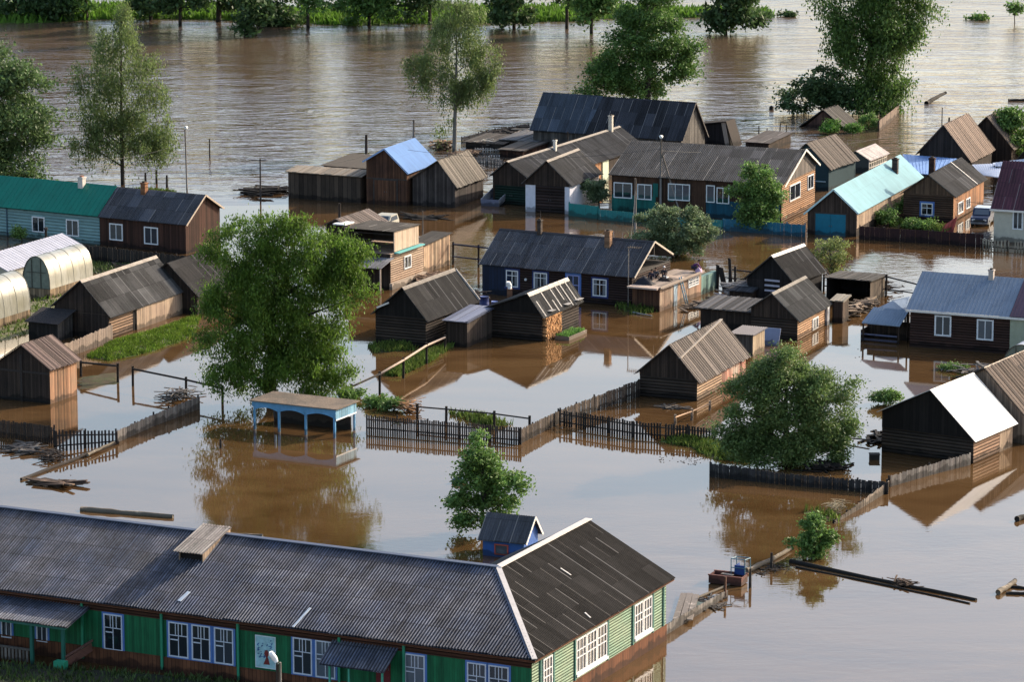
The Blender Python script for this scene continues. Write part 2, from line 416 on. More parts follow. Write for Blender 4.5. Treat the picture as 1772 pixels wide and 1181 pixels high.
# ---------------------------------------------------------------- windows, doors, chimneys
WHITE = plain((.72, .73, .74), .6)
BLUEP = plain((.07, .16, .42), .6)
def glassm():
    if 'glass' in MATS: return MATS['glass']
    g = NG('window_glass'); g.b.inputs['Base Color'].default_value = (.012, .015, .02, 1)
    g.b.inputs['Roughness'].default_value = .04; g.b.inputs['Specular IOR Level'].default_value = .6
    n = g.noise(g.pos(), 1.5, 1); g.bump(n, .25, .03)
    g.L.new(g.mix(g.ma('POWER', g.objrand(), 2.5), (.010, .013, .018), (.11, .13, .16)), g.b.inputs['Base Color'])
    MATS['glass'] = g.m; return g.m
def window(root, face, u0, u1, z0, z1, fm=None, trim=None, cols=2, rows=(.62,), at=0.0, fw=.07, curtain=None, label=None, tz=.1):
    """face 'F' (y=at, looks to -Y) or 'R' (x=at, looks to +X); u along wall."""
    fm = fm or WHITE
    def bx(mb, a0, a1, b0, b1, d0, d1):
        if face == 'F': mb.box((a0, at - d1, b0), (a1, at - d0, b1))
        else: mb.box((at + d0, a0, b0), (at + d1, a1, b1))
    W_ = MB()
    bx(W_, u0, u1, z0, z0 + fw, .0, .07); bx(W_, u0, u1, z1 - fw, z1, .0, .07)
    bx(W_, u0, u0 + fw, z0 + fw, z1 - fw, .0, .068); bx(W_, u1 - fw, u1, z0 + fw, z1 - fw, .0, .068)
    bw = fw * .6
    for r_ in rows:
        zz = z0 + (z1 - z0) * r_; bx(W_, u0 + fw, u1 - fw, zz - bw / 2, zz + bw / 2, .0, .06)
    zr = [z0 + fw] + [z0 + (z1 - z0) * r_ for r_ in rows] + [z1 - fw]
    for i in range(1, cols):
        uu = u0 + (u1 - u0) * i / cols; bx(W_, uu - bw / 2, uu + bw / 2, z0 + fw, z1 - fw, .0, .057)
    wo = W_.build('window', fm, root)
    if label: wo['label'] = label
    p = MB(); bx(p, u0 + .02, u1 - .02, z0 + .02, z1 - .02, -.02, .022); p.build('pane', glassm(), wo)
    if curtain:
        c = MB(); q = (u1 - u0) * .22
        bx(c, u0 + fw, u0 + fw + q, z0 + fw, z1 - fw, .02, .0245); bx(c, u1 - fw - q, u1 - fw, z0 + fw, z1 - fw, .02, .0245); c.build('curtain', curtain, wo)
    if trim:
        t_ = MB(); q = tz
        bx(t_, u0 - q, u1 + q, z1, z1 + q, .0, .04); bx(t_, u0 - q, u1 + q, z0 - q, z0, .0, .05)
        bx(t_, u0 - q, u0, z0, z1, .0, .038); bx(t_, u1, u1 + q, z0, z1, .0, .038); t_.build('window_trim', trim, wo)
    return wo
def winpx(root, face, x0, ytop, x1, ybot, at=0.0, **k):
    """window between photo columns x0..x1; ytop/ybot measured at its left edge."""
    h = hF if face == 'F' else hR
    a = h(root, x0, ybot, at); b = h(root, x0, ytop, at); c = h(root, x1, ybot, at)
    i = 0 if face == 'F' else 1
    return window(root, face, a[i], c[i], a.z, b.z, at=at, **k)
def door(root, face, u0, u1, z0, z1, m, at=0.0, split=True, handle=True, framem=None):
    def bx(mb, a0, a1, b0, b1, d0, d1):
        if face == 'F': mb.box((a0, at - d1, b0), (a1, at - d0, b1))
        else: mb.box((at + d0, a0, b0), (at + d1, a1, b1))
    names = 2 if split else 1
    for i in range(names):
        a = u0 + (u1 - u0) * i / names + .01; b = u0 + (u1 - u0) * (i + 1) / names - .01
        d = MB(); bx(d, a, b, z0, z1, 0, .05)
        for zz in (z0 + (z1 - z0) * .25, z0 + (z1 - z0) * .8): bx(d, a + .04, b - .04, zz, zz + .1, .05, .075)
        do = d.build('door', m, root)
        if handle:
            h = MB(); hx = b - .12 if i == 0 else a + .08; zz = z0 + (z1 - z0) * .5; bx(h, hx, hx + .04, zz, zz + .16, .075, .11); h.build('handle', plain((.1, .1, .1), .4), do)
    if framem:
        f = MB(); bx(f, u0 - .12, u0, z0, z1 + .12, 0, .06); bx(f, u1, u1 + .12, z0, z1 + .12, 0, .06); bx(f, u0, u1, z1, z1 + .12, 0, .06); f.build('door_frame', framem, root)
BRICK = mat('logs', (.30, .13, .07), .9, .35, .09, (.16, .08, .05), .6)
def chimney(root, p, w=.5, h=1.0, m=None, below=.8, cap=None):
    m = m or BRICK
    c = MB(); x, y, z = p
    c.box((x - w / 2, y - w / 2, z - below), (x + w / 2, y + w / 2, z + h - .12)); c.box((x - w / 2 - .05, y - w / 2 - .05, z + h - .12), (x + w / 2 + .05, y + w / 2 + .05, z + h))
    co = c.build('chimney', m, root)
    k = MB(); k.box((x - w * .28, y - w * .28, z + h), (x + w * .28, y + w * .28, z + h + .12)); k.build('chimney_cap', cap or plain((.03, .025, .02), .9), co)
    return co

# ================================================================ SETTING: water, banks
def water_mat():
    g = NG('flood_water'); p = g.pos(); sp = g.n('ShaderNodeSeparateXYZ'); g.L.new(p, sp.inputs[0]); x, y = sp.outputs[0], sp.outputs[1]
    silt = g.noise(g.xyz(g.ma('MULTIPLY', x, .045), g.ma('MULTIPLY', y, .11)), 1.0, 5, .65, 1.5)
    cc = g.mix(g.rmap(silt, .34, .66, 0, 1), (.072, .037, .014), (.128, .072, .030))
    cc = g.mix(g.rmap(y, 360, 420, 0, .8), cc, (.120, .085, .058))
    g.L.new(cc, g.b.inputs['Base Color'])
    g.b.inputs['Roughness'].default_value = .035; g.b.inputs['IOR'].default_value = 1.55; g.b.inputs['Specular IOR Level'].default_value = .9
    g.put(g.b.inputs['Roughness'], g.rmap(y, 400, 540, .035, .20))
    # sheltered yards are still, the river beyond the village is rippled
    river = g.rmap(g.ma('ADD', y, g.rmap(g.noise(g.xyz(g.ma('MULTIPLY', x, .03), g.ma('MULTIPLY', y, .03), 3.0), 1.0, 2), 0, 1, -22, 22)), 372, 402, 0, 1)
    street = g.ma('MULTIPLY', g.rmap(y, 318, 330, 0, 1), g.rmap(y, 352, 362, 1, 0))
    calmn = g.noise(g.xyz(g.ma('MULTIPLY', x, .06), g.ma('MULTIPLY', y, .05), 8.0), 1.0, 2)
    near = g.ma('MULTIPLY', g.rmap(y, 250, 232, 0, 1), .55)
    fine = g.noise(g.xyz(g.ma('MULTIPLY', x, 1.1), g.ma('MULTIPLY', y, 1.6)), 1.0, 3, .55, .3)
    mid = g.noise(g.xyz(g.ma('MULTIPLY', x, .22), g.ma('MULTIPLY', y, .52)), 1.0, 3, .6, .8)
    long_ = g.noise(g.xyz(g.ma('MULTIPLY', x, .055), g.ma('ADD', g.ma('MULTIPLY', y, .24), g.ma('MULTIPLY', x, -.035)), 5.0), 1.0, 2, .5, 1.4)
    patch = g.rmap(g.noise(g.xyz(g.ma('MULTIPLY', x, .018), g.ma('MULTIPLY', y, .022), 11.0), 1.0, 3, .6, 1.0), .36, .66, .35, 1.55)
    eddy = g.rmap(g.noise(g.xyz(g.ma('MULTIPLY', x, .05), g.ma('MULTIPLY', y, .12), 17.0), 1.0, 4, .6, 2.0), 0, 1, 0, 1)
    shore = g.rmap(y, 400, 460, 1, .25)
    long_ = g.ma('MULTIPLY', long_, shore)
    mid = g.ma('MULTIPLY', mid, patch); long_ = g.ma('ADD', long_, g.ma('MULTIPLY', eddy, .9))
    h_r = g.ma('ADD', g.ma('MULTIPLY', mid, .20), g.ma('ADD', g.ma('MULTIPLY', long_, .46), g.ma('MULTIPLY', fine, .022)))
    h_c = g.ma('ADD', g.ma('MULTIPLY', fine, .010), g.ma('MULTIPLY', mid, .012))
    amt = g.ma('ADD', .13, g.ma('ADD', g.ma('MULTIPLY', street, 1.5), g.ma('MULTIPLY', near, g.rmap(calmn, .35, .65, .2, 1.4))))
    h = g.ma('ADD', g.ma('MULTIPLY', h_r, river), g.ma('MULTIPLY', h_c, g.ma('MULTIPLY', amt, g.ma('SUBTRACT', 1.0, river))))
    b = g.n('ShaderNodeBump'); g.L.new(h, b.inputs['Height']); b.inputs['Strength'].default_value = 1.0; b.inputs['Distance'].default_value = 1.0
    g.L.new(b.outputs[0], g.b.inputs['Normal'])
    return g.m
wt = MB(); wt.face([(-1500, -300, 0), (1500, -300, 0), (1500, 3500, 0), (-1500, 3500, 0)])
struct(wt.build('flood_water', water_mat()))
bed = MB(); bed.face([(-1500, -300, -1.4), (1500, -300, -1.4), (1500, 3500, -1.4), (-1500, 3500, -1.4)])
GRASSG = mat('ground', (.055, .085, .018), .95, .4, 1, (.07, .06, .025))
MUD = mat('ground', (.07, .050, .028), .95, .35, 1, (.05, .055, .02))
struct(bed.build('ground', MUD))

def mound(name, pts, h, m=None, grow=1.2, grid=.6, world=False, seed=1):
    """low bank rising out of the water; pts are ground points."""
    P = [Vector(p) if world else G(*p) for p in pts]
    xs = [p.x for p in P]; ys = [p.y for p in P]
    from mathutils.geometry import intersect_point_line
    def sd(q):
        ins = False; d = 1e9; n = len(P)
        for i in range(n):
            a, b = P[i], P[(i + 1) % n]
            if (a.y > q.y) != (b.y > q.y) and q.x < (b.x - a.x) * (q.y - a.y) / (b.y - a.y) + a.x: ins = not ins
            ab = Vector((b.x - a.x, b.y - a.y)); aq = Vector((q.x - a.x, q.y - a.y)); t = max(0, min(1, aq.dot(ab) / max(1e-9, ab.dot(ab)))); d = min(d, (aq - ab * t).length)
        return d if ins else -d
    x0, x1, y0, y1 = min(xs) - grow, max(xs) + grow, min(ys) - grow, max(ys) + grow
    nx = max(3, int((x1 - x0) / grid)); ny = max(3, int((y1 - y0) / grid))
    rr = random.Random(seed); V = []; F = []
    for j in range(ny + 1):
        for i in range(nx + 1):
            q = Vector((x0 + (x1 - x0) * i / nx, y0 + (y1 - y0) * j / ny, 0)); d = sd(q)
            q.z = max(-.5, min(h, d / grow * h * 1.1)) + (rr.uniform(-.06, .06) if d > -.3 else 0)
            V.append(q)
    for j in range(ny):
        for i in range(nx): F.append((j * (nx + 1) + i, j * (nx + 1) + i + 1, (j + 1) * (nx + 1) + i + 1, (j + 1) * (nx + 1) + i))
    mb = MB(); mb.idx(V, F, [(v.x, v.y) for v in V])
    o = mb.build(name, m or GRASSG, None, True); struct(o)
    return o, sd, (x0, x1, y0, y1)

def blades(name, spots, m, label=None, cat=None, kind='stuff', parent=None, hgt=.35, wid=.05, lean=.5, seed=3):
    """spots: list of (x,y,z). one upright tapering blade per spot."""
    rs = np.random.RandomState(seed); S = np.array(spots, dtype=np.float32); n = len(S)
    a = rs.uniform(0, 2 * np.pi, n); hh = hgt * rs.uniform(.5, 1.3, n); w_ = wid * rs.uniform(.6, 1.4, n)
    dx = np.cos(a) * w_; dy = np.sin(a) * w_; lx = rs.normal(0, lean, n) * hh * .6; ly = rs.normal(0, lean, n) * hh * .6
    V = np.zeros((n, 4, 3), np.float32)
    V[:, 0] = S - np.c_[dx, dy, np.zeros(n)]; V[:, 1] = S + np.c_[dx, dy, np.zeros(n)]
    V[:, 2] = S + np.c_[lx * .5 + dx * .8, ly * .5 + dy * .8, hh * .6]; V[:, 3] = S + np.c_[lx, ly, hh]
    return quads(name, V, m, label, cat, kind, parent)
def quads(name, V, m, label=None, cat=None, kind=None, parent=None):
    n = len(V); me = bpy.data.meshes.new(name)
    me.vertices.add(n * 4); me.vertices.foreach_set('co', V.reshape(-1))
    me.loops.add(n * 4); me.loops.foreach_set('vertex_index', np.arange(n * 4, dtype=np.int32))
    me.polygons.add(n); me.polygons.foreach_set('loop_start', np.arange(0, n * 4, 4, dtype=np.int32)); me.polygons.foreach_set('loop_total', np.full(n, 4, dtype=np.int32))
    me.update(calc_edges=True); me.materials.append(m)
    o = bpy.data.objects.new(name, me); COL.objects.link(o)
    if parent: o.parent = parent
    if kind and not parent: o['kind'] = kind
    if label: o['label'] = label
    if cat: o['category'] = cat
    return o
GRASS = mat('leaf', (.06, .11, .018), .8, .4, .25, (.12, .16, .035), 0, 0, .2)
def grass_on(m, n, label, hgt=.3, seed=5, mt=None, wid=.06, keep=None):
    hgt = hgt * 1.15
    o, sd, (x0, x1, y0, y1) = m; rr = random.Random(seed); S = []
    tries = 0
    while len(S) < n and tries < n * 30:
        tries += 1
        q = Vector((rr.uniform(x0, x1), rr.uniform(y0, y1), 0)); d = sd(q)
        if d > .1 - rr.random() * .4 and math.sin(q.x * 1.9 + seed) * math.sin(q.y * 1.3) + rr.random() * 1.5 > .2: S.append((q.x, q.y, max(-.02, min(.2, d * .2))))
    return blades('grass', S, mt or GRASS, label, 'grass', hgt=hgt, wid=wid, seed=seed)

# ================================================================ TREES
def cmat(c1, c2, tr=.34, var=.32):
    c1 = tuple(x * 1.35 for x in c1); c2 = tuple(x * 1.35 for x in c2)
    return mat('leaf', c1, .55, var, tr, c2, 0, 0, .35)
BARK = mat('island', (.09, .07, .055), .9, .2, .2, (.06, .05, .04))
BIRCH = mat('island', (.42, .40, .36), .8, .25, .2, (.15, .14, .13))
BARKD = mat('island', (.035, .03, .025), .9, .2, .2, (.05, .04, .03))
def tree(name, label, base, lobes, n, leaf, lm, barkm=BARK, trunk=.22, top=None, seed=1, cl=60, sig=.5, droop=0.0, group=None, cat='tree', limbs=12, bz=-1.0, asp=.55, depth=.75, lean=(0, 0)):
    """base: ground point. lobes: (dx, z, rx, rz) metres relative to the base, seen from the camera side; depth radius = rx*depth."""
    if 'bank' not in name and name != 'river_bush': n = int(n * 1.35); cl = int(cl * 1.25); leaf *= 1.06
    root = thing(name, label, cat, (base.x, base.y, 0), 0, group)
    rs = np.random.RandomState(seed)
    vol = np.array([l[2] * l[2] * l[3] for l in lobes]) ** .6; vol = vol / vol.sum()
    C = []
    for _ in range(cl):
        l = lobes[rs.choice(len(lobes), p=vol)]
        d = rs.normal(size=3); d /= np.linalg.norm(d); r = rs.uniform(.08, 1.0) ** .42 * .96
        C.append((l[0] + d[0] * r * l[2], (l[4] if len(l) > 4 else 0) + d[1] * r * l[2] * depth, l[1] + d[2] * r * l[3]))
    C = np.array(C); C[:, 2] = np.maximum(C[:, 2], .15)
    size = rs.uniform(.55, 1.35, len(C)); wts = size ** 2 / (size ** 2).sum()
    k = rs.choice(len(C), size=n, p=wts)
    sg = sig * size[k]
    P = C[k] + np.c_[rs.normal(size=n) * sg, rs.normal(size=n) * sg, rs.normal(size=n) * sg * (.62 if droop == 0 else .75)]
    if droop: P[:, 2] -= np.abs(rs.normal(size=n)) * droop * size[k]
    P[:, 2] = np.maximum(P[:, 2], .06 + rs.uniform(0, .3, n))
    nrm = rs.normal(size=(n, 3)); nrm[:, 2] = np.abs(nrm[:, 2]) + (.2 if not droop else -.1); nrm /= np.linalg.norm(nrm, axis=1)[:, None]
    if droop: d1 = np.c_[rs.normal(size=n) * .35, rs.normal(size=n) * .35, -np.ones(n)]
    else: d1 = rs.normal(size=(n, 3)); d1[:, 2] -= .35
    d1 -= (d1 * nrm).sum(1)[:, None] * nrm; d1 /= np.linalg.norm(d1, axis=1)[:, None]
    d2 = np.cross(nrm, d1); L = leaf * rs.uniform(.6, 1.35, n)
    V = np.zeros((n, 4, 3), np.float32)
    V[:, 0] = P - d1 * L[:, None]; V[:, 1] = P + d2 * (L * asp)[:, None]; V[:, 2] = P + d1 * L[:, None]; V[:, 3] = P - d2 * (L * asp)[:, None]
    quads('crown', V, lm, parent=root)
    topz = top or (C[:, 2].max() * .9)
    tb = MB(); cx = np.average(C[:, 0]); pts = []; rad = []
    for i in range(7):
        f = i / 6; z = bz + (topz - bz) * f
        pts.append((lean[0] * f * f + (cx * .6) * f * f + .12 * math.sin(3 * f + seed), lean[1] * f + .1 * math.sin(4 * f + seed * 2), z)); rad.append(trunk * (1 - f) ** .8 + .03)
    tb.tube(pts, rad, 8); 
    tb.build('trunk', barkm, root, True)
    if limbs:
        lb = MB(); order = rs.permutation(len(C))[:limbs]
        for q in order:
            e = C[q]; zz = max(.3, min(topz * .85, e[2] - abs(e[0] - cx) * .5 - .4)); f = (zz - bz) / (topz - bz); i = min(5, int(f * 6)); fr_ = f * 6 - i
            s_ = Vector(pts[i]).lerp(Vector(pts[i + 1]), max(0, min(1, fr_)))
            md = s_.lerp(Vector(e), .5) + Vector((0, 0, .25)); rb = max(.03, (rad[i] * .45))
            lb.tube([s_, md, e], [rb, rb * .6, .02], 5)
        lb.build('limb', barkm, root, True)
    return root
def tpx(name, label, base, crowns, n, leaf, lm, **k):
    """crowns in photo pixels (cx, cy, rx, ry) at the tree's own distance."""
    b = G(*base); s = ppm(b.y); cp = math.cos(PITCH + math.atan((base[1] - CYP) / FPX))
    lobes = []
    for c in crowns:
        q = AT(c[0], c[1], b.y); lobes.append((q.x - b.x, q.z, c[2] / s, c[3] / s) + ((c[4],) if len(c) > 4 else ()))
    return tree(name, label, b, lobes, n, leaf, lm, **k)

# far bank of the river
bank = mound('river_bank', [(-260, 47), (-60, 40), (60, 40), (180, 33), (330, 33), (460, 38), (620, 44), (700, 40), (760, 42), (900, 38), (1010, 36), (1090, 28), (1190, 30), (1340, 28),
                            (1330, 22), (1180, 19), (1080, 16), (1000, 14), (900, 17), (720, 14), (620, 19), (500, 20), (300, 10), (180, 12), (0, 14), (-260, 16)], .5, mat('ground', (.10, .17, .025), .95, .4, 1, (.06, .10, .02)), 3.0, 2.5)
grass_on(bank, 14000, 'bright green grass strip along the far bank of the river', .85, 11, mat('leaf', (.12, .24, .03), .8, .3, .3, (.06, .12, .02), 0, 0, .2), .25)
FAR = cmat((.030, .060, .022), (.055, .095, .030)); FARL = cmat((.06, .12, .03), (.09, .16, .04))
far = [
    ((30, 34), [(15, 12, 50, 22), (60, 6, 34, 26), (0, -40, 60, 50), (60, -50, 40, 50)], 6000, FAR, 'dark bushy tree at the left end of the far bank'),
    ((95, 36), [(92, 14, 40, 22), (90, -40, 42, 45)], 4200, FAR, 'low leafy tree on the far bank, second from the left edge'),
    ((150, 34), [(145, 8, 42, 24), (160, -50, 46, 50)], 4200, FARL, 'pale green tree on the far bank left of the birch top'),
    ((262, 34), [(268, 4, 44, 18), (255, -60, 50, 55)], 4200, FAR, 'dark tree on the far bank right of the birch top'),
    ((313, 44), [(310, -40, 44, 36), (290, 8, 26, 10), (340, 2, 20, 8)], 2600, FAR, 'tree on the far bank with a thin bare trunk standing in the river'),
    ((378, 38), [(378, -50, 54, 42), (400, 4, 22, 10)], 2600, FAR, 'tree on the far bank with the thickest bare dark trunk'),
    ((424, 62), [(424, -40, 40, 50), (442, 20, 26, 22), (430, 50, 20, 8)], 3000, FAR, 'slender tree rooted in the river just before the far bank'),
    ((478, 44), [(470, 22, 40, 24), (480, -40, 46, 55)], 5200, FAR, 'full dark tree on the far bank left of the bright water gap'),
    ((533, 48), [(545, 3, 40, 10), (530, -80, 30, 40)], 1400, FARL, 'thin forked tree right of the bright water gap on the far bank'),
    ((640, 44), [(610, 12, 34, 24), (668, 14, 50, 26), (650, -50, 70, 55)], 7000, FARL, 'wide spreading tree on the far bank left of the tall birch'),
    ((745, 42), [(728, 10, 40, 26), (735, -60, 50, 50)], 4200, FAR, 'dark tree on the far bank right behind the tall birch'),
    ((890, 48), [(890, 14, 48, 32), (870, -50, 66, 60)], 6500, FAR, 'dense dark tree on the far bank right of the tall birch'),
    ((980, 50), [(984, -16, 30, 26), (960, -60, 34, 40)], 2200, FAR, 'tree with a leaning dark trunk on the far bank'),
    ((1022, 58), [(1020, 22, 26, 34), (1036, 0, 24, 26), (1030, -50, 44, 45)], 4600, FARL, 'bushy tree with leaves down to the river left of the poplar'),
    ((1255, 58), [(1250, 30, 36, 26), (1290, 32, 30, 22), (1265, 0, 42, 26), (1270, -50, 54, 50)], 7000, FAR, 'tree clump standing in the river between the poplar and the great willow'),
]
far = [(b, cr + [(cr[-1][0], -110, cr[-1][2] * .8, 46)], int(n * 1.5), m, lb) for b, cr, n, m, lb in far]
for i, (b, cr, n, m, lb) in enumerate(far):
    tpx('bank_tree', lb, b, cr, n, .36, m, barkm=BARKD, trunk=.38 if b[0] in (378,) else .24, seed=20 + i, cl=64, sig=.8, group='trees along the far river bank', limbs=5, depth=.6)
for i, (b, cr, lb) in enumerate([((1325, 29), [(1325, 26, 9, 4)], 'small dark bush standing in the river at the end of the far bank'), ((1365, 28), [(1365, 26, 8, 3)], 'tiny bush tips poking out of the river right of the far bank'),
                             ((1757, 40), [(1757, 18, 16, 18)], 'pale bush standing in the river near the top right corner'), ((1690, 34), [(1690, 30, 18, 6)], 'yellowish bush tips showing above the river near the top right corner')]):
    tpx('river_bush', lb, b, cr, 500, .25, FARL if i > 1 else FAR, trunk=.06, seed=70 + i, cl=8, sig=.45, cat='bush', limbs=3, group='bushes drowned in the river')

# village trees
BIR = cmat((.075, .11, .038), (.115, .155, .05), .38); WIL = cmat((.055, .105, .014), (.088, .148, .022), .42); DK = cmat((.035, .065, .028), (.06, .10, .035), .3)
GRY = cmat((.075, .115, .05), (.13, .17, .09), .3); MID = cmat((.07, .13, .03), (.10, .17, .045), .33)
tpx('deciduous_tree', 'big dark leafy tree cut by the left edge, behind the green roof', (5, 352), [(10, 110, 62, 50), (-15, 185, 90, 60), (25, 230, 70, 45), (-30, 280, 90, 55), (15, 300, 62, 32), (-10, 150, 90, 60)], 28000, .17, cmat((.05, .085, .03), (.08, .13, .045)), trunk=.3, seed=2, cl=90, sig=.75, limbs=16)
tpx('birch_tree', 'drooping birch on the river bank beside the street lamp', (214, 320), [(216, 6, 18, 22), (215, 35, 24, 30), (205, 72, 55, 28), (225, 105, 55, 34), (175, 130, 60, 34), (160, 190, 52, 52), (215, 170, 60, 60), (262, 190, 48, 56), (212, 235, 90, 38), (265, 245, 46, 28), (150, 235, 36, 32)], 25000, .14, BIR, barkm=BARK, trunk=.2, seed=4, cl=190, sig=.42, droop=1.0, limbs=22, asp=.4)
tpx('birch_tree', 'tall birch with a white trunk behind the gray plank shed', (788, 262), [(790, 20, 50, 30), (785, 60, 62, 36), (745, 105, 40, 34), (830, 90, 40, 36), (795, 125, 62, 36), (845, 130, 24, 26), (770, 160, 44, 26), (812, 160, 36, 24), (765, 205, 20, 22), (723, 130, 12, 20)], 19000, .14, BIR, barkm=BIRCH, trunk=.24, seed=5, cl=110, sig=.40, droop=.9, limbs=22, asp=.4, top=13.5)
tpx('poplar_tree', 'tall dense poplar behind the long dark barn', (1120, 205), [(1110, 20, 55, 45), (1125, 70, 62, 45), (1160, 105, 46, 36), (1085, 105, 56, 46), (1110, 140, 60, 34), (1035, 135, 34, 36), (1180, 85, 26, 22), (1135, -30, 50, 40)], 30000, .17, cmat((.05, .10, .025), (.085, .15, .035)), trunk=.4, seed=6, cl=110, sig=.7, limbs=16)
tpx('willow_tree', 'great willow standing in the river at the upper right', (1500, 195), [(1530, 20, 84, 50), (1500, 75, 66, 52), (1470, 50, 44, 40), (1560, 55, 45, 55), (1500, 130, 60, 40), (1545, 130, 32, 45), (1520, 165, 60, 25), (1450, 10, 50, 35), (1530, -40, 80, 50), (1585, 20, 28, 36)], 34000, .17, cmat((.045, .085, .022), (.08, .14, .03)), trunk=.5, seed=7, cl=120, sig=.75, droop=.6, limbs=16)
tpx('round_bush', 'broad dark bush in the river at the foot of the great willow', (1425, 196), [(1385, 168, 38, 24), (1430, 150, 48, 36), (1460, 168, 40, 24)], 8000, .2, DK, trunk=.2, seed=8, cl=55, sig=.55, cat='bush')
tpx('deciduous_tree', 'leafy tree at the right edge beside the dark barns', (1748, 285), [(1738, 210, 22, 18), (1752, 245, 34, 30), (1760, 205, 16, 14)], 5000, .18, MID, trunk=.15, seed=9, cl=36, sig=.42)
tpx('willow_tree', 'huge bright green willow in front of the brown duplex', (472, 702), [(465, 400, 52, 46), (420, 425, 62, 52), (545, 430, 66, 60), (590, 460, 46, 50), (510, 480, 90, 60), (405, 500, 62, 72), (465, 560, 100, 56), (560, 540, 70, 62), (400, 590, 56, 52), (500, 625, 90, 36), (430, 650, 56, 42), (540, 650, 36, 42), (560, 590, 48, 36), (360, 430, 22, 50), (380, 650, 34, 34), (585, 630, 30, 34), (365, 520, 24, 40), (610, 490, 30, 50), (600, 440, 34, 40), (500, 430, 60, 60), (470, 520, 100, 80)], 84000, .118, WIL, trunk=.42, seed=10, cl=330, sig=.41, droop=.35, limbs=22, asp=.38, barkm=BARKD)
tpx('round_bush', 'round gray green bush tree behind the blue log house', (1165, 444), [(1172, 395, 58, 42), (1140, 380, 36, 26), (1205, 395, 34, 36), (1165, 424, 56, 26), (1125, 405, 26, 26)], 17000, .12, GRY, trunk=.14, seed=11, cl=95, sig=.30, cat='bush', asp=.5)
tpx('deciduous_tree', 'light green tree in front of the long teal duplex', (1310, 400), [(1310, 300, 34, 22), (1305, 325, 44, 28), (1322, 350, 40, 26), (1300, 362, 42, 22), (1312, 378, 34, 14)], 13000, .13, MID, trunk=.13, seed=12, cl=75, sig=.32)
tpx('round_bush', 'bush between the white garage and the teal duplex', (1035, 362), [(1028, 322, 20, 16), (1042, 340, 16, 14)], 3600, .12, GRY, trunk=.08, seed=13, cl=24, sig=.26, cat='bush')
tpx('young_tree', 'thin pale sapling in the flooded street before the teal garage door', (1438, 488), [(1440, 420, 30, 14), (1438, 442, 42, 20), (1420, 462, 20, 14), (1448, 465, 16, 12)], 2600, .10, cmat((.10, .14, .04), (.15, .17, .06), .4), trunk=.06, seed=14, cl=70, sig=.24, limbs=26)
tpx('round_bush', 'huge round bush beside the white roofed log house', (1362, 805), [(1368, 650, 66, 46), (1310, 680, 62, 56), (1420, 680, 62, 50), (1300, 735, 60, 45), (1370, 735, 90, 56), (1440, 745, 48, 46), (1345, 635, 30, 22), (1290, 770, 48, 30), (1360, 785, 80, 20), (1440, 780, 36, 22)], 60000, .105, cmat((.06, .105, .03), (.11, .155, .05), .32), trunk=.25, seed=15, cl=190, sig=.40, cat='bush', limbs=24, asp=.45)
tpx('young_tree', 'young leafy tree in open water behind the small blue hut', (838, 925), [(825, 760, 14, 20), (828, 795, 34, 26), (845, 835, 56, 32), (880, 840, 30, 22), (810, 865, 40, 22), (860, 870, 40, 26), (815, 900, 26, 18)], 11000, .115, MID, trunk=.13, seed=16, cl=80, sig=.30, limbs=26)
tpx('leafy_shrub', 'small shrub rising from the water where the sunken fence ends', (1408, 968), [(1402, 905, 16, 16), (1420, 930, 26, 18), (1388, 940, 20, 18), (1412, 955, 24, 12)], 5200, .10, MID, trunk=.05, seed=17, cl=46, sig=.2, cat='shrub', limbs=14)
for i, (b, cr, n, lb) in enumerate([((612, 690), [(608, 684, 26, 10)], 1800, 'low green shrub just right of the big willow trunk'), ((655, 703), [(655, 694, 22, 10)], 1600, 'low green shrub right behind the blue shelter'),
        ((682, 710), [(680, 700, 18, 9)], 1200, 'low green shrub at the left end of the brown picket fence'), ((1540, 700), [(1538, 688, 26, 9)], 1800, 'low leafy plants behind the white roofed log house'),
        ((1438, 232), [(1436, 219, 20, 11)], 1600, 'round green bush left of the small sunken shed on the river'), ((1474, 230), [(1475, 221, 15, 10)], 1300, 'round green bush in front of the small sunken shed on the river'),
        ((1500, 222), [(1502, 208, 20, 12)], 1500, 'bush between the sunken shed and the river fence'), ((1532, 392), [(1530, 375, 22, 15)], 2200, 'bush beside the sunlit wall of the turquoise roofed house'),
        ((1585, 396), [(1590, 388, 30, 8)], 1600, 'low garden bushes behind the dark red fence'), ((1575, 375), [(1568, 358, 18, 18)], 1600, 'climbing plant at the left corner of the brown cottage'),
        ((905, 252), [(850, 270, 18, 10)], 900, 'weeds among the ruined sheds beside the birch'), ((37, 418), [(30, 402, 14, 10)], 700, 'small bush under the turquoise wall at the left'),
        ((1700, 640), [(1650, 652, 24, 9)], 900, 'weeds behind the white metal roof')]):
    tpx('leafy_shrub', lb, b, cr, n, .10, MID if i not in (4, 5) else cmat((.05, .12, .02), (.08, .17, .03)), trunk=.04, seed=40 + i, cl=16, sig=.24, cat='shrub', limbs=5, group='low shrubs around the yards')

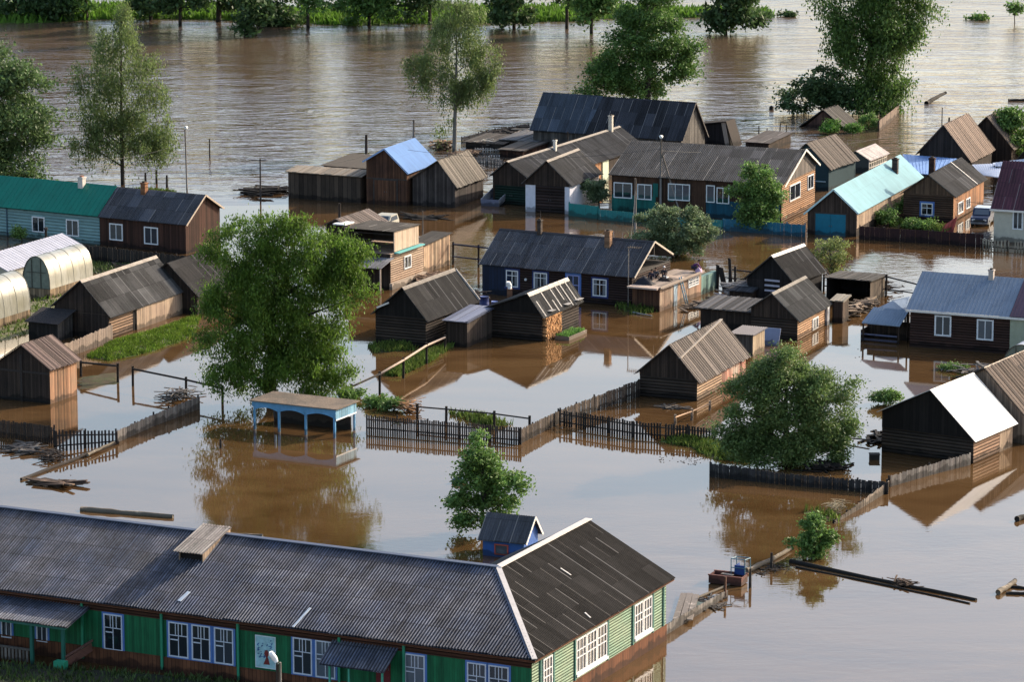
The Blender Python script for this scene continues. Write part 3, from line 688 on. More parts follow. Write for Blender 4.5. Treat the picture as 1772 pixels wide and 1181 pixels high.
g1 = mound('grass_bank', [(150, 618), (200, 590), (262, 575), (345, 545), (330, 585), (250, 612), (190, 624)], .22)
grass_on(g1, 6500, 'bright grass bank beside the log shed at the left', .22, 21, mat('leaf', (.13, .20, .02), .8, .3, .25, (.08, .14, .02), 0, 0, .2), .05)
g2 = mound('garden_bed', [(668, 650), (735, 612), (780, 600), (745, 625), (690, 652)], .12, grow=.5, grid=.3)
grass_on(g2, 2200, 'row of green grass beside the light rail fence', .35, 22)
g3 = mound('greenhouse_plot', [(-40, 560), (60, 520), (160, 480), (100, 540), (60, 575), (-40, 600)], .12, mat('ground', (.22, .19, .13), .95, .4, 1, (.10, .13, .04)))
grass_on(g3, 1100, 'trampled grass in front of the greenhouses', .25, 23)
g4 = mound('school_yard', [(-60, 1145), (180, 1166), (400, 1182), (560, 1230), (300, 1330), (-100, 1330)], .3, mat('ground', (.02, .025, .012), .95, .4, 1, (.03, .03, .02)), .6)
grass_on(g4, 7000, 'dark uncut grass along the front of the school', .35, 24, cmat((.03, .055, .015), (.05, .08, .02)))
g5 = mound('mud_bank', [(1145, 765), (1180, 758), (1235, 762), (1300, 800), (1235, 795), (1200, 775)], .06, grow=.6, grid=.4)
grass_on(g5, 1800, 'grass tuft at the foot of the right picket fence', .3, 25)
g6 = mound('mud_bank', [(135, 655), (200, 645), (205, 665), (140, 675)], .08, MUD, .5, .4)

for k_, (pl_, n_, lb_) in enumerate([
    ([(640, 600), (700, 598), (720, 606), (650, 610)], 500, 'thin green weeds along the foot of the dark log barn'),
    ([(1060, 528), (1100, 534), (1135, 540), (1100, 545)], 260, 'weeds in the shade below the annexe of the blue log house'),
    ([(775, 715), (830, 722), (880, 735), (850, 742)], 450, 'sparse reeds behind the brown picket fence'),
    ([(220, 330), (300, 335), (330, 345), (230, 340)], 900, 'dry reeds around the stub posts under the riverside birch'),
    ([(1540, 392), (1640, 404), (1650, 398), (1560, 384)], 700, 'garden plants standing in water behind the dark red fence'),
    ([(1680, 700), (1720, 655), (1760, 640), (1700, 690)], 500, 'green weeds behind the white roof near the right edge'),
    ([(1395, 882), (1440, 892), (1452, 905), (1405, 900)], 110, 'pale reeds poking out of the water by the drowned fence')]):
    m_k = mound('mud_bank', pl_, .05, MUD, .5, .5)
    grass_on(m_k, n_, lb_, .42, 60 + k_, wid=.07)

yd = mound('mud_bank', [(100, 452), (240, 462), (335, 478), (330, 500), (230, 480), (120, 470)], .12, mat('ground', (.035, .03, .02), .95, .4, 1, (.03, .04, .015)), .8)
grass_on(yd, 1500, 'dark weeds in the shaded yard behind the long log shed', .3, 91, cmat((.03, .055, .015), (.05, .07, .02)))

# ================================================================ BUILDINGS
SL = mat('slate', (.085, .083, .084), .8, .3, 1.0, (.058, .055, .052), .6)
SLB = mat('slate', (.062, .070, .088), .8, .24, 1.0, (.082, .082, .09), .6)
SLD = mat('slate', (.040, .037, .035), .85, .3, 1.0, (.058, .052, .047), .7)
SLL = mat('slate', (.11, .105, .10), .8, .6, 1.0, (.05, .048, .046), .55)
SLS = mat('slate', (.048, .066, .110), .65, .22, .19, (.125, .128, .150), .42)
SLK = mat('slate', (.0135, .0125, .012), .9, .3, 1.0, (.021, .019, .018), .8, 0, .12)
BROOF = mat('island', (.24, .20, .17), .9, .5, .2, (.12, .10, .09))
BROOFD = mat('island', (.13, .11, .10), .9, .4, .2, (.09, .08, .07))
LOGD = mat('logs', (.085, .060, .045), .9, .3, .24, (.05, .038, .03))
LOG = mat('logs', (.30, .19, .12), .9, .35, .24, (.20, .13, .09))
PLD = mat('planks', (.075, .050, .036), .9, .35, .17, (.045, .032, .026))
PLB = mat('planks', (.16, .075, .04), .88, .35, .15, (.09, .045, .03))
PLG = mat('planks', (.17, .155, .14), .9, .35, .18, (.10, .09, .085))
PLL = mat('planks', (.42, .31, .22), .88, .25, .16, (.32, .23, .17))
PLO = mat('planks', (.46, .22, .10), .88, .3, .16, (.33, .17, .09))
WGRAY = mat('island', (.20, .18, .16), .9, .4, .2, (.12, .105, .095))
WLITE = mat('island', (.50, .40, .31), .9, .25, .2, (.38, .31, .25))
WDARK = mat('island', (.06, .048, .042), .9, .4, .2, (.035, .03, .028))
TIMB = plain((.27, .235, .20), .85, .25); DTIM = plain((.05, .042, .038), .9, .25)
CAPW = plain((.72, .68, .62), .6)
LACE = plain((.16, .17, .18), .8)

# ---- the school -------------------------------------------------
def school():
    X, Y, he, hr, r, wv, wy = 1.057, 195.571, 3.678, 6.564, 6.536, 5.128, 18.457
    o = .4; Lx = 42.0
    root = thing('school_building', 'long green school with a gray corrugated hip roof filling the bottom left', 'school', (X, Y, 0), ROT0 - .0076)
    s1 = (hr - he) / (wv + o); s2 = (hr - he) / (r + o)         # he is the roof height at the eave edge
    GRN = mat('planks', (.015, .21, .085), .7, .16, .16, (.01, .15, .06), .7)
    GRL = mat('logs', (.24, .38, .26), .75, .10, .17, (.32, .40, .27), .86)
    wall = MB(); wall.box((-Lx, 0, .9), (-.0, 2 * r, he - .12)); 
    fixn(wall.build('wall', GRN, root))
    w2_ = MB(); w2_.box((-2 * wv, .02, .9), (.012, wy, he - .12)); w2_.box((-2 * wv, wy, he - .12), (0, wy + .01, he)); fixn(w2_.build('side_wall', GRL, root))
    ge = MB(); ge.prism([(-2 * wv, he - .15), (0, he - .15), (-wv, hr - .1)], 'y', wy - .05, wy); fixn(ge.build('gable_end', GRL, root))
    pl = MB(); pl.box((-Lx, -.07, -.8), (.07, 0, .9)); pl.box((.0, 0, -.8), (.07, wy, .9)); pl.box((-.06, -.09, .9), (.10, wy + .03, .96)); pl.box((-Lx, -.1, .9), (-.06, .0, .95))
    pl.build('plinth', mat('planks', (.22, .085, .04), .9, .2, .25, (.15, .06, .03)), root)
    fr = MB(); fr.box((-Lx, -.05, he - .55), (0, .0, he - .12)); fr.box((0, 0, he - .32), (.05, wy, he - .12))
    fr.build('frieze_board', mat('logs', (.12, .05, .03), .9, .2, .2, (.09, .035, .02)), root)
    sf = MB(); sf.box((-Lx, -o + .02, he - .12), (-.02, 0, he - .02)); sf.box((-.02, -o + .02, he - .12), (o - .02, wy + o - .05, he - .02)); sf.build('soffit', mat('logs', (.26, .10, .05), .9, .2, .2, (.2, .08, .04)), root)
    # roof: main front slope, main rear slope, wing right and left slopes
    rf = MB(); n2 = math.hypot(r + o, hr - he); n1 = math.hypot(wv + o, hr - he)
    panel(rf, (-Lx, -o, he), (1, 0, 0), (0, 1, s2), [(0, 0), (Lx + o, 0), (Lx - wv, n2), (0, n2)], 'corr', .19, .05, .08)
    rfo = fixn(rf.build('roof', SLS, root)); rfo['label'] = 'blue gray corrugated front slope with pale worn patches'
    rf2 = MB()
    panel(rf2, (o, -o, he), (0, 1, 0), (-1, 0, s1), [(0, 0), (wy + 2 * o, 0), (wy + 2 * o, n1), (r + o, n1)], 'corr', .17, .012, .07)
    rr_ = fixn(rf2.build('roof', SLK, root)); rr_['label'] = 'dark side slope crossed by thin pale seams'
    rf3 = MB()
    panel(rf3, (-2 * wv - o, r, he), (0, 1, 0), (1, 0, s1), [(0, 0), (wy - r + o, 0), (wy - r + o, n1), (0, n1)], 'corr', .19, .02, .07)
    panel(rf3, (-Lx, 2 * r + o, he), (1, 0, 0), (0, -1, s2), [(0, 0), (Lx - 2 * wv, 0), (Lx - wv, n2), (0, n2)], 'corr', .19, .02, .07)
    b3 = fixn(rf3.build('roof', SL, root)); b3['label'] = 'rear slopes turned away from the street'
    cp = MB()
    cp.beam((o - .04, -o + .02, he + .10), (-wv, r, hr + .12), .30, .05); cp.beam((-wv, r - .05, hr + .12), (-wv, wy + o, hr + .12), .42, .05)
    cp.build('hip_cap', plain((.62, .57, .53), .7), root)
    cp = MB(); cp.beam((-Lx, r, hr + .12), (-wv, r, hr + .12), .4, .06); cp.beam((o - .32, -o + .05, he + .11), (-wv - .25, r, hr + .11), .12, .04); cp.build('ridge_cap', plain((.07, .09, .14), .6), root)
    # dormer
    a = hit(root, 308, 971, (0, -o, he + .1), (0, -s2, 1)); b = hit(root, 349, 977, (0, -o, he + .1), (0, -s2, 1))
    x0, x1, y0 = a.x, b.x, a.y + .1; z0 = he + (y0 + o) * s2 + .05; zt = z0 + .62; yb = y0 + 3.2; zb = he + (yb + o) * s2 + .12
    d = MB(); d.prism([(y0, z0), (y0, zt), (yb, zb), (yb, zb - .5)], 'x', x1 - .05, x1); d.prism([(y0, z0), (y0, zt), (yb, zb), (yb, zb - .5)], 'x', x0, x0 + .05); do = fixn(d.build('dormer', PLL, root))
    d = MB(); panel(d, (x0 - .15, y0 - .3, zt - .03), (1, 0, 0), (0, yb - y0, zb - zt), [(0, 0), (x1 - x0 + .3, 0), (x1 - x0 + .3, 3.55), (0, 3.55)], 'corr', .19, .03, .04); fixn(d.build('dormer_roof', mat('slate', (.33, .30, .27), .8, .25, 1, (.26, .23, .21), .5), do))
    d = MB(); d.box((x0 + .05, y0 + .15, z0), (x1 - .05, y0 + .2, zt - .05)); d.build('dormer_opening', plain((.01, .008, .008), .95), do)
    # loose light strips on the roof
    for k, (p, q) in enumerate([((310, 1041), (327, 1025)), ((507, 1086), (537, 1053))]):
        A = hit(root, *p, (0, -o, he + .13), (0, -s2, 1)); B = hit(root, *q, (0, -o, he + .13), (0, -s2, 1))
        m_ = MB(); m_.beam(A, B, .14 if k else .24, .04); m_.build('roof_strip', plain((.62, .66, .7), .6), rfo)
    for p, q in [((970, 984), (988, 996)), ((1012, 1061), (1022, 1070))]:
        A = hit(root, *p, (o, 0, he + .11), (s1, 0, 1)); B = hit(root, *q, (o, 0, he + .11), (s1, 0, 1))
        m_ = MB(); m_.beam(A, B, .10, .03); m_.build('roof_strip', plain((.55, .53, .5), .6), rr_)
    # front windows
    wp = dict(trim=BLUEP, cols=2, rows=(.62,), fw=.075, curtain=None, tz=.12)
    WW = plain((.55, .58, .66), .6)
    for x0_, y0_, x1_, y1_ in [(181, 1062, 213, 1124), (293, 1076, 327, 1136), (333, 1081, 365, 1142), (372, 1086, 405, 1148), (508, 1103, 541, 1166), (547, 1108, 581, 1172), (701, 1131, 736, 1192), (809, 1146, 842, 1206), (846, 1151, 881, 1211), (3, 1046, 21, 1103), (64, 1057, 83, 1110)]:
        wo = winpx(root, 'F', x0_, y0_, x1_, y1_, at=-.002, fm=WW, **wp)
        # three upright bars in the top light
        a = hF(root, x0_, y0_); c = hF(root, x1_, y1_); m_ = MB(); H_ = a.z - hF(root, x0_, y1_).z
        for q in (1 / 3., 2 / 3.):
            xx = a.x + (c.x - a.x) * q; m_.box((xx - .02, -.058, a.z - H_ * .36), (xx + .02, -.01, a.z - .05))
        m_.box((a.x + .07, -.059, a.z - H_ * .52), (a.x + (c.x - a.x) / 2, -.01, a.z - H_ * .49)); m_.build('glazing_bar', WW, wo)
    for px_ in (144, 281, 413, 588, 700):
        a = hF(root, px_, 1080).x; m_ = MB(); m_.box((a - .07, -.16, .2), (a + .07, -.055, he - .12)); m_.build('post', plain((.02, .22, .12), .6), root)
    # side wall bays: windows and dark green posts
    bays = [(938, 1147, 955, 3), (995, 1115, 1049, 3), (1096, 1058, 1127, 2)]
    WS = plain((.70, .70, .70), .6)
    for i, (xa, yt, xb, nc) in enumerate(bays):
        A = hR(root, xa, yt); B = hR(root, xb, yt); n_ = (1, 3, 2)[i]
        for q in range(n_):
            u0 = A.y + (B.y - A.y) * q / n_; u1 = A.y + (B.y - A.y) * (q + 1) / n_
            wo = window(root, 'R', u0 + .04, u1 - .04, 1.28, he - .42, fm=WS, cols=3, rows=(.45, .66), fw=.09, at=.012)
            m_ = MB(); m_.box((.012, u0, 1.12), (.16, u1, 1.27)); m_.build('sill', WS, wo)
    for px_, py_ in ((934, 1150), (957, 1140), (994, 1115), (1051, 1085), (1094, 1060), (1129, 1040), (1147, 1030)):
        a = hR(root, px_, py_).y; m_ = MB(); m_.box((.012, a - .07, .96), (.09, a + .07, he - .12)); m_.build('post', plain((.04, .14, .12), .6), root)
    # poster
    A = hF(root, 442, 1099); Bq = hF(root, 478, 1161); zb = hF(root, 442, 1155).z
    po = MB(); po.box((A.x, -.05, zb), (Bq.x, -.0, A.z)); P = po.build('poster', plain((.62, .68, .70), .6), root); P['label'] = 'white framed picture of blue leaves over a dark red shape'
    rr = random.Random(4); W_ = Bq.x - A.x; H_ = A.z - zb
    pm = MB(); pm.box((A.x + .05, -.058, zb + .05), (Bq.x - .05, -.0505, A.z - .05)); pm.build('picture', plain((.30, .50, .55), .6, .3), P)
    pm = MB()
    for k in range(46):
        u, v = rr.uniform(.12, .85), rr.uniform(.3, .92)
        if u > .5 and v < .55: continue
        c_ = Vector((A.x + u * W_, -.060 - k * .0001, zb + v * H_)); dx, dz = rr.uniform(.04, .10), rr.uniform(-.08, .10)
        pm.face([c_ + Vector((-dx, 0, -dz)), c_ + Vector((.03, 0, -.03)), c_ + Vector((dx, 0, dz)), c_ + Vector((-.03, 0, .03))])
    pm.build('painted_leaf', plain((.03, .10, .25), .7, .5), P)
    pm = MB(); q = lambda u, v: (A.x + u * W_, -.068, zb + v * H_)
    pm.face([q(.40, .12), q(.72, .13), q(.66, .30), q(.62, .36), q(.70, .48), q(.60, .58), q(.50, .56), q(.44, .46), q(.54, .34)]); pm.build('painted_shape', plain((.16, .02, .02), .7), P)
    # open porch at the left end
    A = hit(root, 165, 1047, (0, 0, he - .25), (0, 0, 1)); xr = hF(root, 158, 1060).x; yo = -2.6; zlo = he - 1.0
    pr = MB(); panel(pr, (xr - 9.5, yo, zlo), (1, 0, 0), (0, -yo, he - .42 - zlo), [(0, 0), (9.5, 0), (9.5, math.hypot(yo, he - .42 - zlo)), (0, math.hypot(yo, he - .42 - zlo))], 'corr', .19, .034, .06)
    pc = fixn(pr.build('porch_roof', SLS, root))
    for xx in (xr - .5, xr - 2.6, xr - 5.2):
        m_ = MB(); m_.box((xx - .09, yo + .25, 0), (xx + .09, yo + .43, zlo)); m_.build('porch_post', plain((.01, .10, .075), .6), root)
    m_ = MB(); m_.box((xr - 9, yo + .2, zlo - .2), (xr - .3, yo + .45, zlo - .02)); m_.build('porch_beam', plain((.03, .14, .11), .7), root)
    m_ = MB()
    for k in range(26): m_.ibox((xr - 9 + k * .24, yo + .3, .25), (xr - 9 + k * .24 + .14, yo + .33, .95))
    m_.ibox((xr - 9, yo + .26, .95), (xr - 2.7, yo + .40, 1.06)); m_.build('porch_railing', WGRAY, root)
    m_ = MB(); m_.beam((xr - .4, yo + .35, .85), (xr + .1, -.1, 1.35), .1, .1); m_.beam((xr - .4, yo + .3, .45), (xr + .05, -.1, .95), .05, .5); m_.build('porch_railing', mat('island', (.22, .10, .07), .9, .2, .2, (.2, .1, .08)), root)
    m_ = MB(); m_.box((xr - .75, yo - .35, .3), (xr - .05, yo + .1, .75)); m_.build('flower_box', plain((.02, .25, .14), .7), root)
    # small awning above a door
    xa, xb = hF(root, 577, 1100).x, hF(root, 690, 1118).x
    z1 = he - .45; z0 = z1 - .95; y_ = -1.75
    pr = MB(); L_ = math.hypot(y_, z1 - z0); panel(pr, (xa, y_, z0), (1, 0, 0), (0, -y_, z1 - z0), [(0, 0), (xb - xa, 0), (xb - xa, L_), (0, L_)], 'corr', .19, .034, .06)
    fixn(pr.build('awning', SLS, root))
    for xx in (xa + .55, xa + 1.75, xb - .25):
        m_ = MB(); m_.box((xx - .05, y_ + .2, 0), (xx + .05, y_ + .3, z0)); m_.build('awning_post', plain((.06, .32, .22), .6), root)
    door(root, 'F', xb - 1.4, xb - .5, .95, 2.9, plain((.12, .01, .015), .6), at=-.003, split=False)
    return root
school()

# street lamp before the school
def lamp_post(name, label, base, topy, hd=.0, r=.07, m=None, lamp=None, group=None, z0=-.8):
    b = G(*base); t = AT(base[0], topy, b.y); root = thing(name, label, 'pole', (b.x, b.y, 0), 0, group)
    h = t.z
    p = MB(); p.tube([(0, 0, z0), (0, 0, h)], [r * 1.2, r * .8], 8); p.build('pole', m or DTIM, root, True)
    return root, h
b = G(487, 1290); sl_ = thing('street_lamp', 'white headed street lamp in front of the school poster', 'lamp', (b.x, b.y, 0))
h = AT(487, 1147, b.y).z
m_ = MB(); m_.tube([(0, 0, -.2), (0, 0, h)], [.07, .05], 8); m_.build('pole', plain((.42, .39, .35), .7), sl_, True)
m_ = MB(); m_.tube([(-.16, -.05, -.2), (-.16, -.05, h - .1)], [.09, .08], 8); m_.build('pole', DTIM, sl_, True)
m_ = MB(); m_.tube([(-.1, 0, h - .15), (-.22, -.02, h + .12), (-.40, -.04, h + .42)], .035, 6); m_.build('arm', plain((.15, .15, .15), .5), sl_, True)
m_ = MB(); m_.tube([(-.20, -.04, h + .02), (-.30, -.05, h + .22), (-.42, -.05, h + .40), (-.52, -.05, h + .50), (-.60, -.05, h + .52)], [.10, .16, .15, .17, .06], 10); m_.build('lamp_shade', plain((.85, .85, .84), .35), sl_, True)
# ---- playhouse
root = gable('small_hut', ('L', .761, 230.93, 2.845, 2.277, 1.282, 2.504, .563, .035, 1.194), 'tiny blue hut with a gray roof standing in water beside the school', plain((.03, .10, .33), .7), SLB, 'corr', 'hut', barge=CAPW, per=.17, amp=.015, o=.25, og=.25)
window(root, 'F', hF(root, 856, 950).x, hF(root, 880, 952).x, .15, .85, fm=plain((.45, .09, .06), .6), cols=1, rows=(), fw=.08)

# ---- gable sheds and houses from the survey: (type, x, y, w1, w2, eave, ridge, ridge fraction, turn, slope ratio)
root = gable('log_shed', ('G', -33.103, 303.04, 5.113, 12.418, 2.117, 4.691, .489, .028, .794), 'long log shed with patched gray roof at the edge of the grass bank', LOG, SLL, 'corr', gablem=PLD, capm=mat('plain', (.33, .29, .25), .9, .4, 1, None, 0, 0, .3), per=.18)
m_ = MB(); m_.box((.01, 4.4, -.5), (.16, 12.3, 2.0)); m_.build('plank_cladding', PLL, root)
m_ = MB(); m_.box((-5.12, -.06, -.5), (-.0, -.002, 2.0)); m_.build('front_boarding', PLD, root)
m_ = MB(); m_.box((.0, 4.0, 0), (.03, 4.4, 2.0)); m_.build('doorway', plain((.012, .01, .01), .95), root)
root = gable('log_shed', ('G', *(lambda p: (p.x, p.y))(G(342, 545)), 5.4, 8.0, 1.8, 4.3, .5, .03, .8), 'dark roofed rear shed between the long log shed and the big willow', PLD, SLD, 'corr', gablem=PLD)
root = gable('plank_shed', ('G', -34.917, 277.603, 4.664, 3.819, 2.846, 4.391, .5, -.009, 1.0), 'small plank shed with striped board roof standing in water at the left edge', PLD, mat('island', (.22, .16, .14), .9, .55, .2, (.10, .07, .065)), 'board', per=.2, th=.04)
m_ = MB(); m_.box((.012, .0, -.8), (.035, 3.8, 2.8)); m_.build('side_boarding', mat('planks', (.36, .19, .11), .85, .45, .2, (.27, .18, .12), .25), root)
m_ = MB(); m_.box((-4.7, -.05, 2.25), (.04, .0, 2.4)); m_.box((-4.7, -.05, .1), (.04, .0, .22)); m_.box((-2.6, -.07, -.5), (-2.4, 0, 3.6)); m_.build('batten', WDARK, root)
root = gable('barn', ('G', -10.52, 371.604, 4.38, 7.568, 3.567, 5.714, .527, .076, .646), 'dark wooden barn with a bright cornflower blue metal roof', PLB, mat('metal', (.075, .18, .40), .6, .05, .5, None, .35, 0, .15), 'flat', 'barn', per=1.1, barge=plain((.25, .38, .62), .6))
door(root, 'F', -3.5, -1.1, 0, 2.5, mat('planks', (.22, .10, .055), .9, .3, .14, (.13, .07, .04)), framem=DTIM)
m_ = MB(); m_.box((-4.38, -.04, 2.6), (0, 0, 2.7)); m_.build('batten', DTIM, root)
root = gable('plank_shed', ('G', -5.696, 370.514, 4.606, 7.379, 2.411, 4.643, .388, .05, .522), 'plank shed with a striped gray board roof right of the blue roofed barn', mat('planks', (.12, .10, .09), .9, .55, .22, (.07, .055, .05)), mat('island', (.25, .22, .18), .9, .3, .2, (.17, .145, .12)), 'board', per=.3)
root = gable('long_barn', ('G', 2.102, 371.57, 4.461, 27.66, 2.495, 4.355, .628, -.004, 1.25), 'very long gray roofed barn running back behind the white garage', PLD, SL, 'corr', 'barn', capm=TIMB)
door(root, 'F', -4.2, -.6, -.2, 1.9, mat('logs', (.012, .045, .030), .8, .2, .25, (.01, .035, .025)), split=True)
for u, mt_ in ((13.5, plain((.62, .58, .45), .8)), (15.2, PLO), (17.2, plain((.55, .6, .45), .8))):
    m_ = MB(); m_.box((.002, u, .0), (.03, u + 1.5, 2.3)); m_.build('wall_panel', mt_, root)
chimney(root, (-2.4, 10.5, 4.2), .3, 1.0, plain((.62, .58, .52), .8)); chimney(root, (-2.6, 25.2, 4.2), .4, 1.7, plain((.5, .45, .38), .8))
root = gable('garage', ('G', 5.697, 366.62, 4.681, 8.437, 3.063, 5.204, .505, .062, 1.008), 'garage with two white pillars and a dark gate in the flooded street', plain((.62, .63, .70), .7), SL, 'corr', 'garage', gablem=PLD, capm=TIMB)
door(root, 'F', -3.62, -.52, -.3, 2.72, mat('logs', (.055, .032, .028), .8, .35, .3, (.03, .018, .015)), framem=None)
m_ = MB(); m_.box((-4.68, -.05, 2.72), (0, -.002, 3.0)); m_.build('lintel', PLD, root)

DPX = ('L', 26.259, 361.729, 17.618, 10.97, 3.81, 6.245, .593, .057, 1.18)
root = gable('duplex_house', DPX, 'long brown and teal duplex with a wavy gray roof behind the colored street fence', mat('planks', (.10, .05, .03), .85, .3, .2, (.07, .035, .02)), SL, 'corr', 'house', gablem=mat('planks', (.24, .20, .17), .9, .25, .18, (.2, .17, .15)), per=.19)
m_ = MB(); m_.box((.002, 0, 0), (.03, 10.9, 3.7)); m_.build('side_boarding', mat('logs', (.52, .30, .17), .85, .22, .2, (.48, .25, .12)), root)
xL = -17.6; xm = hF(root, 1135, 330).x; xn = hF(root, 1222, 340).x
m_ = MB(); m_.box((xL, -.03, -.6), (xm, -.002, 1.75)); m_.box((hF(root, 1130, 330).x, -.035, 1.75), (hF(root, 1139, 330).x, -.002, 3.1)); m_.box((hF(root, 1157, 330).x, -.035, 1.4), (hF(root, 1166, 330).x, -.002, 3.1)); m_.build('wall_panel', mat('planks', (.015, .20, .17), .7, .1, .2, (.01, .16, .14), .8), root)
m_ = MB(); m_.box((xn, -.03, -.6), (-.1, -.002, 1.75)); m_.build('wall_panel', mat('planks', (.01, .12, .20), .7, .1, .2, (.01, .10, .16), .8), root)
for q in [(1062, 315, 1094, 342, 2), (1103, 318, 1128, 345, 2), (1156, 317, 1194, 346, 3), (1222, 320, 1237, 350, 1), (1240, 324, 1262, 352, 2)]:
    winpx(root, 'F', *q[:4], cols=q[4], rows=(), fw=.10, trim=None, at=-.031)
for q in [(1366, 322, 1384, 350), (1397, 305, 1407, 330)]: winpx(root, 'R', *q, cols=2, rows=(), fw=.12, at=.03)
for (a_, b_) in (((.45, -.3, 3.55), (.45, 10.97 * .593, 6.3)), ((.45, 10.97 * .593, 6.3), (.45, 11.3, 4.1))):
    m_ = MB(); m_.beam(a_, b_, .05, .2); m_.build('bargeboard', plain((.72, .68, .60), .7), root)
root = gable('porch_hut', ('G', 32.493, 381.264, 4.865, 7.151, 2.5, 4.774, .5, -.045, 1.0), 'brown gray board roofed hut behind the sunlit gable of the teal duplex', plain((.015, .045, .055), .8), mat('island', (.19, .155, .13), .9, .25, .2, (.14, .115, .095)), 'board', 'hut', per=.35)
for x in (-3.6, -1.9): m_ = MB(); m_.box((x, -.2, 0), (x + .14, -.06, 2.9)); m_.build('porch_post', plain((.15, .38, .42), .7), root)
m_ = MB(); m_.box((-4.8, -.12, .9), (-.3, -.04, 1.02)); m_.build('porch_rail', plain((.3, .42, .45), .7), root)
root = gable('barn', ('G', 47.555, 386.807, 5.352, 9.279, 2.5, 5.919, .523, .058, .926), 'steep brown board roofed barn at the river edge behind the blue metal roofs', mat('planks', (.06, .048, .042), .9, .3, .2, (.04, .032, .03)), mat('island', (.27, .20, .16), .9, .3, .2, (.20, .15, .12)), 'board', 'barn', per=.28)
root = gable('barn', ('G', 53.3, 397.0, 5.5, 5.5, 2.3, 5.4, .5, .058, .95), 'second brown board roof partly hidden behind the steep barn and the leafy tree', PLD, mat('island', (.20, .155, .125), .9, .3, .2, (.15, .12, .10)), 'board', 'barn', per=.28)
root = gable('barn', ('G', 58.6, 384.0, 6.5, 8.0, 2.4, 6.3, .5, .03, .95), 'dark weathered barn cut by the right edge above the purple roof', PLD, BROOFD, 'board', 'barn', per=.28)
root = gable('garage_house', ('G', 32.82, 353.252, 4.847, 23.669, 2.516, 4.491, .463, .071, 1.0), 'garage with a teal gate under a long pale turquoise metal roof', mat('planks', (.10, .07, .055), .9, .3, .16, (.07, .05, .04)), mat('metal', (.15, .32, .37), .6, .08, .6, None, .35, 0, .15), 'flat', 'garage', per=1.3, barge=plain((.5, .7, .72), .6))
door(root, 'F', -4.05, -1.05, -.4, 2.05, plain((.0, .14, .22), .55, .1), framem=DTIM)
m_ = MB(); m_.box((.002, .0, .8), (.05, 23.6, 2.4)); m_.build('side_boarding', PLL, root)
cc = hit(root, 1549, 302, (-4.847 * .25, 0, 0), (1, 0, 0)); chimney(root, (cc.x, cc.y, cc.z + .1), .55, 1.5, mat('logs', (.25, .17, .14), .9, .5, .1, (.1, .07, .06), .5))
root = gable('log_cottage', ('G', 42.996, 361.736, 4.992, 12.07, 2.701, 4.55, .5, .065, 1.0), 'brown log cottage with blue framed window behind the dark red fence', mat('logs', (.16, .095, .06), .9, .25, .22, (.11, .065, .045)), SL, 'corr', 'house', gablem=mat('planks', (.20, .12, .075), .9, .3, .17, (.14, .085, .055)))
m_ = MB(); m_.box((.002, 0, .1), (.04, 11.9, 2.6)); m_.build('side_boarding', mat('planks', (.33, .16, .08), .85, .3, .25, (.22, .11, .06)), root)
winpx(root, 'F', 1594, 351, 1614, 372, cols=2, rows=(.6,), fw=.1, trim=BLUEP, tz=.16)
winpx(root, 'R', 1657, 352, 1666, 372, cols=2, rows=(), fw=.1, at=.04); winpx(root, 'R', 1671, 345, 1678, 363, cols=2, rows=(), fw=.1, at=.04)
cc = hit(root, 1593, 313, (-2.5, 0, 0), (1, 0, 0)); chimney(root, (-3.3, 4.2, 4.1), .55, 1.5, mat('logs', (.13, .06, .05), .9, .4, .1, (.06, .03, .03), .5))
s_ = (4.55 - 2.701) / 2.5
m_ = MB(); m_.beam((.3, 8.3, 2.48 + .12), (-2.5, 8.3, 4.55 + .12), .14, .05); m_.build('roof_board', CAPW, root)
# middle yards
root = gable('log_barn', ('G', -7.005, 299.555, 4.58, 9.197, 2.483, 4.784, .437, .001, .733), 'dark log barn with a gray roof between the big willow and the flooded yard', LOGD, SLD, 'corr', 'barn', gablem=mat('planks', (.02, .018, .016), .9, .3, .2, (.015, .012, .01)), capm=mat('plain', (.22, .195, .17), .9, .3, 1, None, 0, 0, .3))
m_ = MB(); m_.beam((-4.3, -.3, 3.0), (-3.2, -.3, 3.5), .06, .14); m_.build('loose_board', CAPW, root)
m_ = MB(); m_.beam((.32, 9.52, 2.35), (-1.9, 9.52, 4.78), .05, .16); m_.build('bargeboard', plain((.55, .5, .46), .7), root)
# woodshed with firewood
WS_ = ('G', 2.422, 301.844, 4.851, 7.502, 2.406, 3.913, .239, .001, .286)
root = gable('woodshed', WS_, 'log woodshed with pale stripes on its roof and firewood stacked under it', LOGD, mat('slate', (.055, .053, .05), .85, .25, 1, (.07, .066, .06), .8), 'corr', 'shed', gablem=mat('planks', (.018, .015, .013), .9, .3, .2, (.012, .01, .01)), capm=plain((.62, .56, .48), .8))
s1_ = (3.913 - 2.406) / (4.851 * .239); LL = math.hypot(4.851 * .239 + .3, (4.851 * .239 + .3) * s1_)
st = MB()
for k, (y_, a_, b_) in enumerate([(.25, 0, .62), (1.9, .15, 1), (2.9, 0, .45), (3.7, .1, 1), (4.8, .3, 1), (5.7, .0, 1), (6.8, .12, .95)]):
    d_ = Vector((-1, 0, s1_)).normalized(); p0 = Vector((.3, y_, 2.406 - .3 * s1_ + .1)); st.beam(p0 + d_ * LL * a_, p0 + d_ * LL * b_, .16, .03)
st.beam((.2, 1.0, 2.4), (.2, 1.9, 2.4), .5, .03); st.beam((.2, 4.2, 2.4), (.2, 5.2, 2.4), .5, .03); st.beam((.2, 6.4, 2.4), (.2, 7.6, 2.4), .45, .03)
st.build('roof_batten', plain((.34, .32, .30), .8, .3), root)
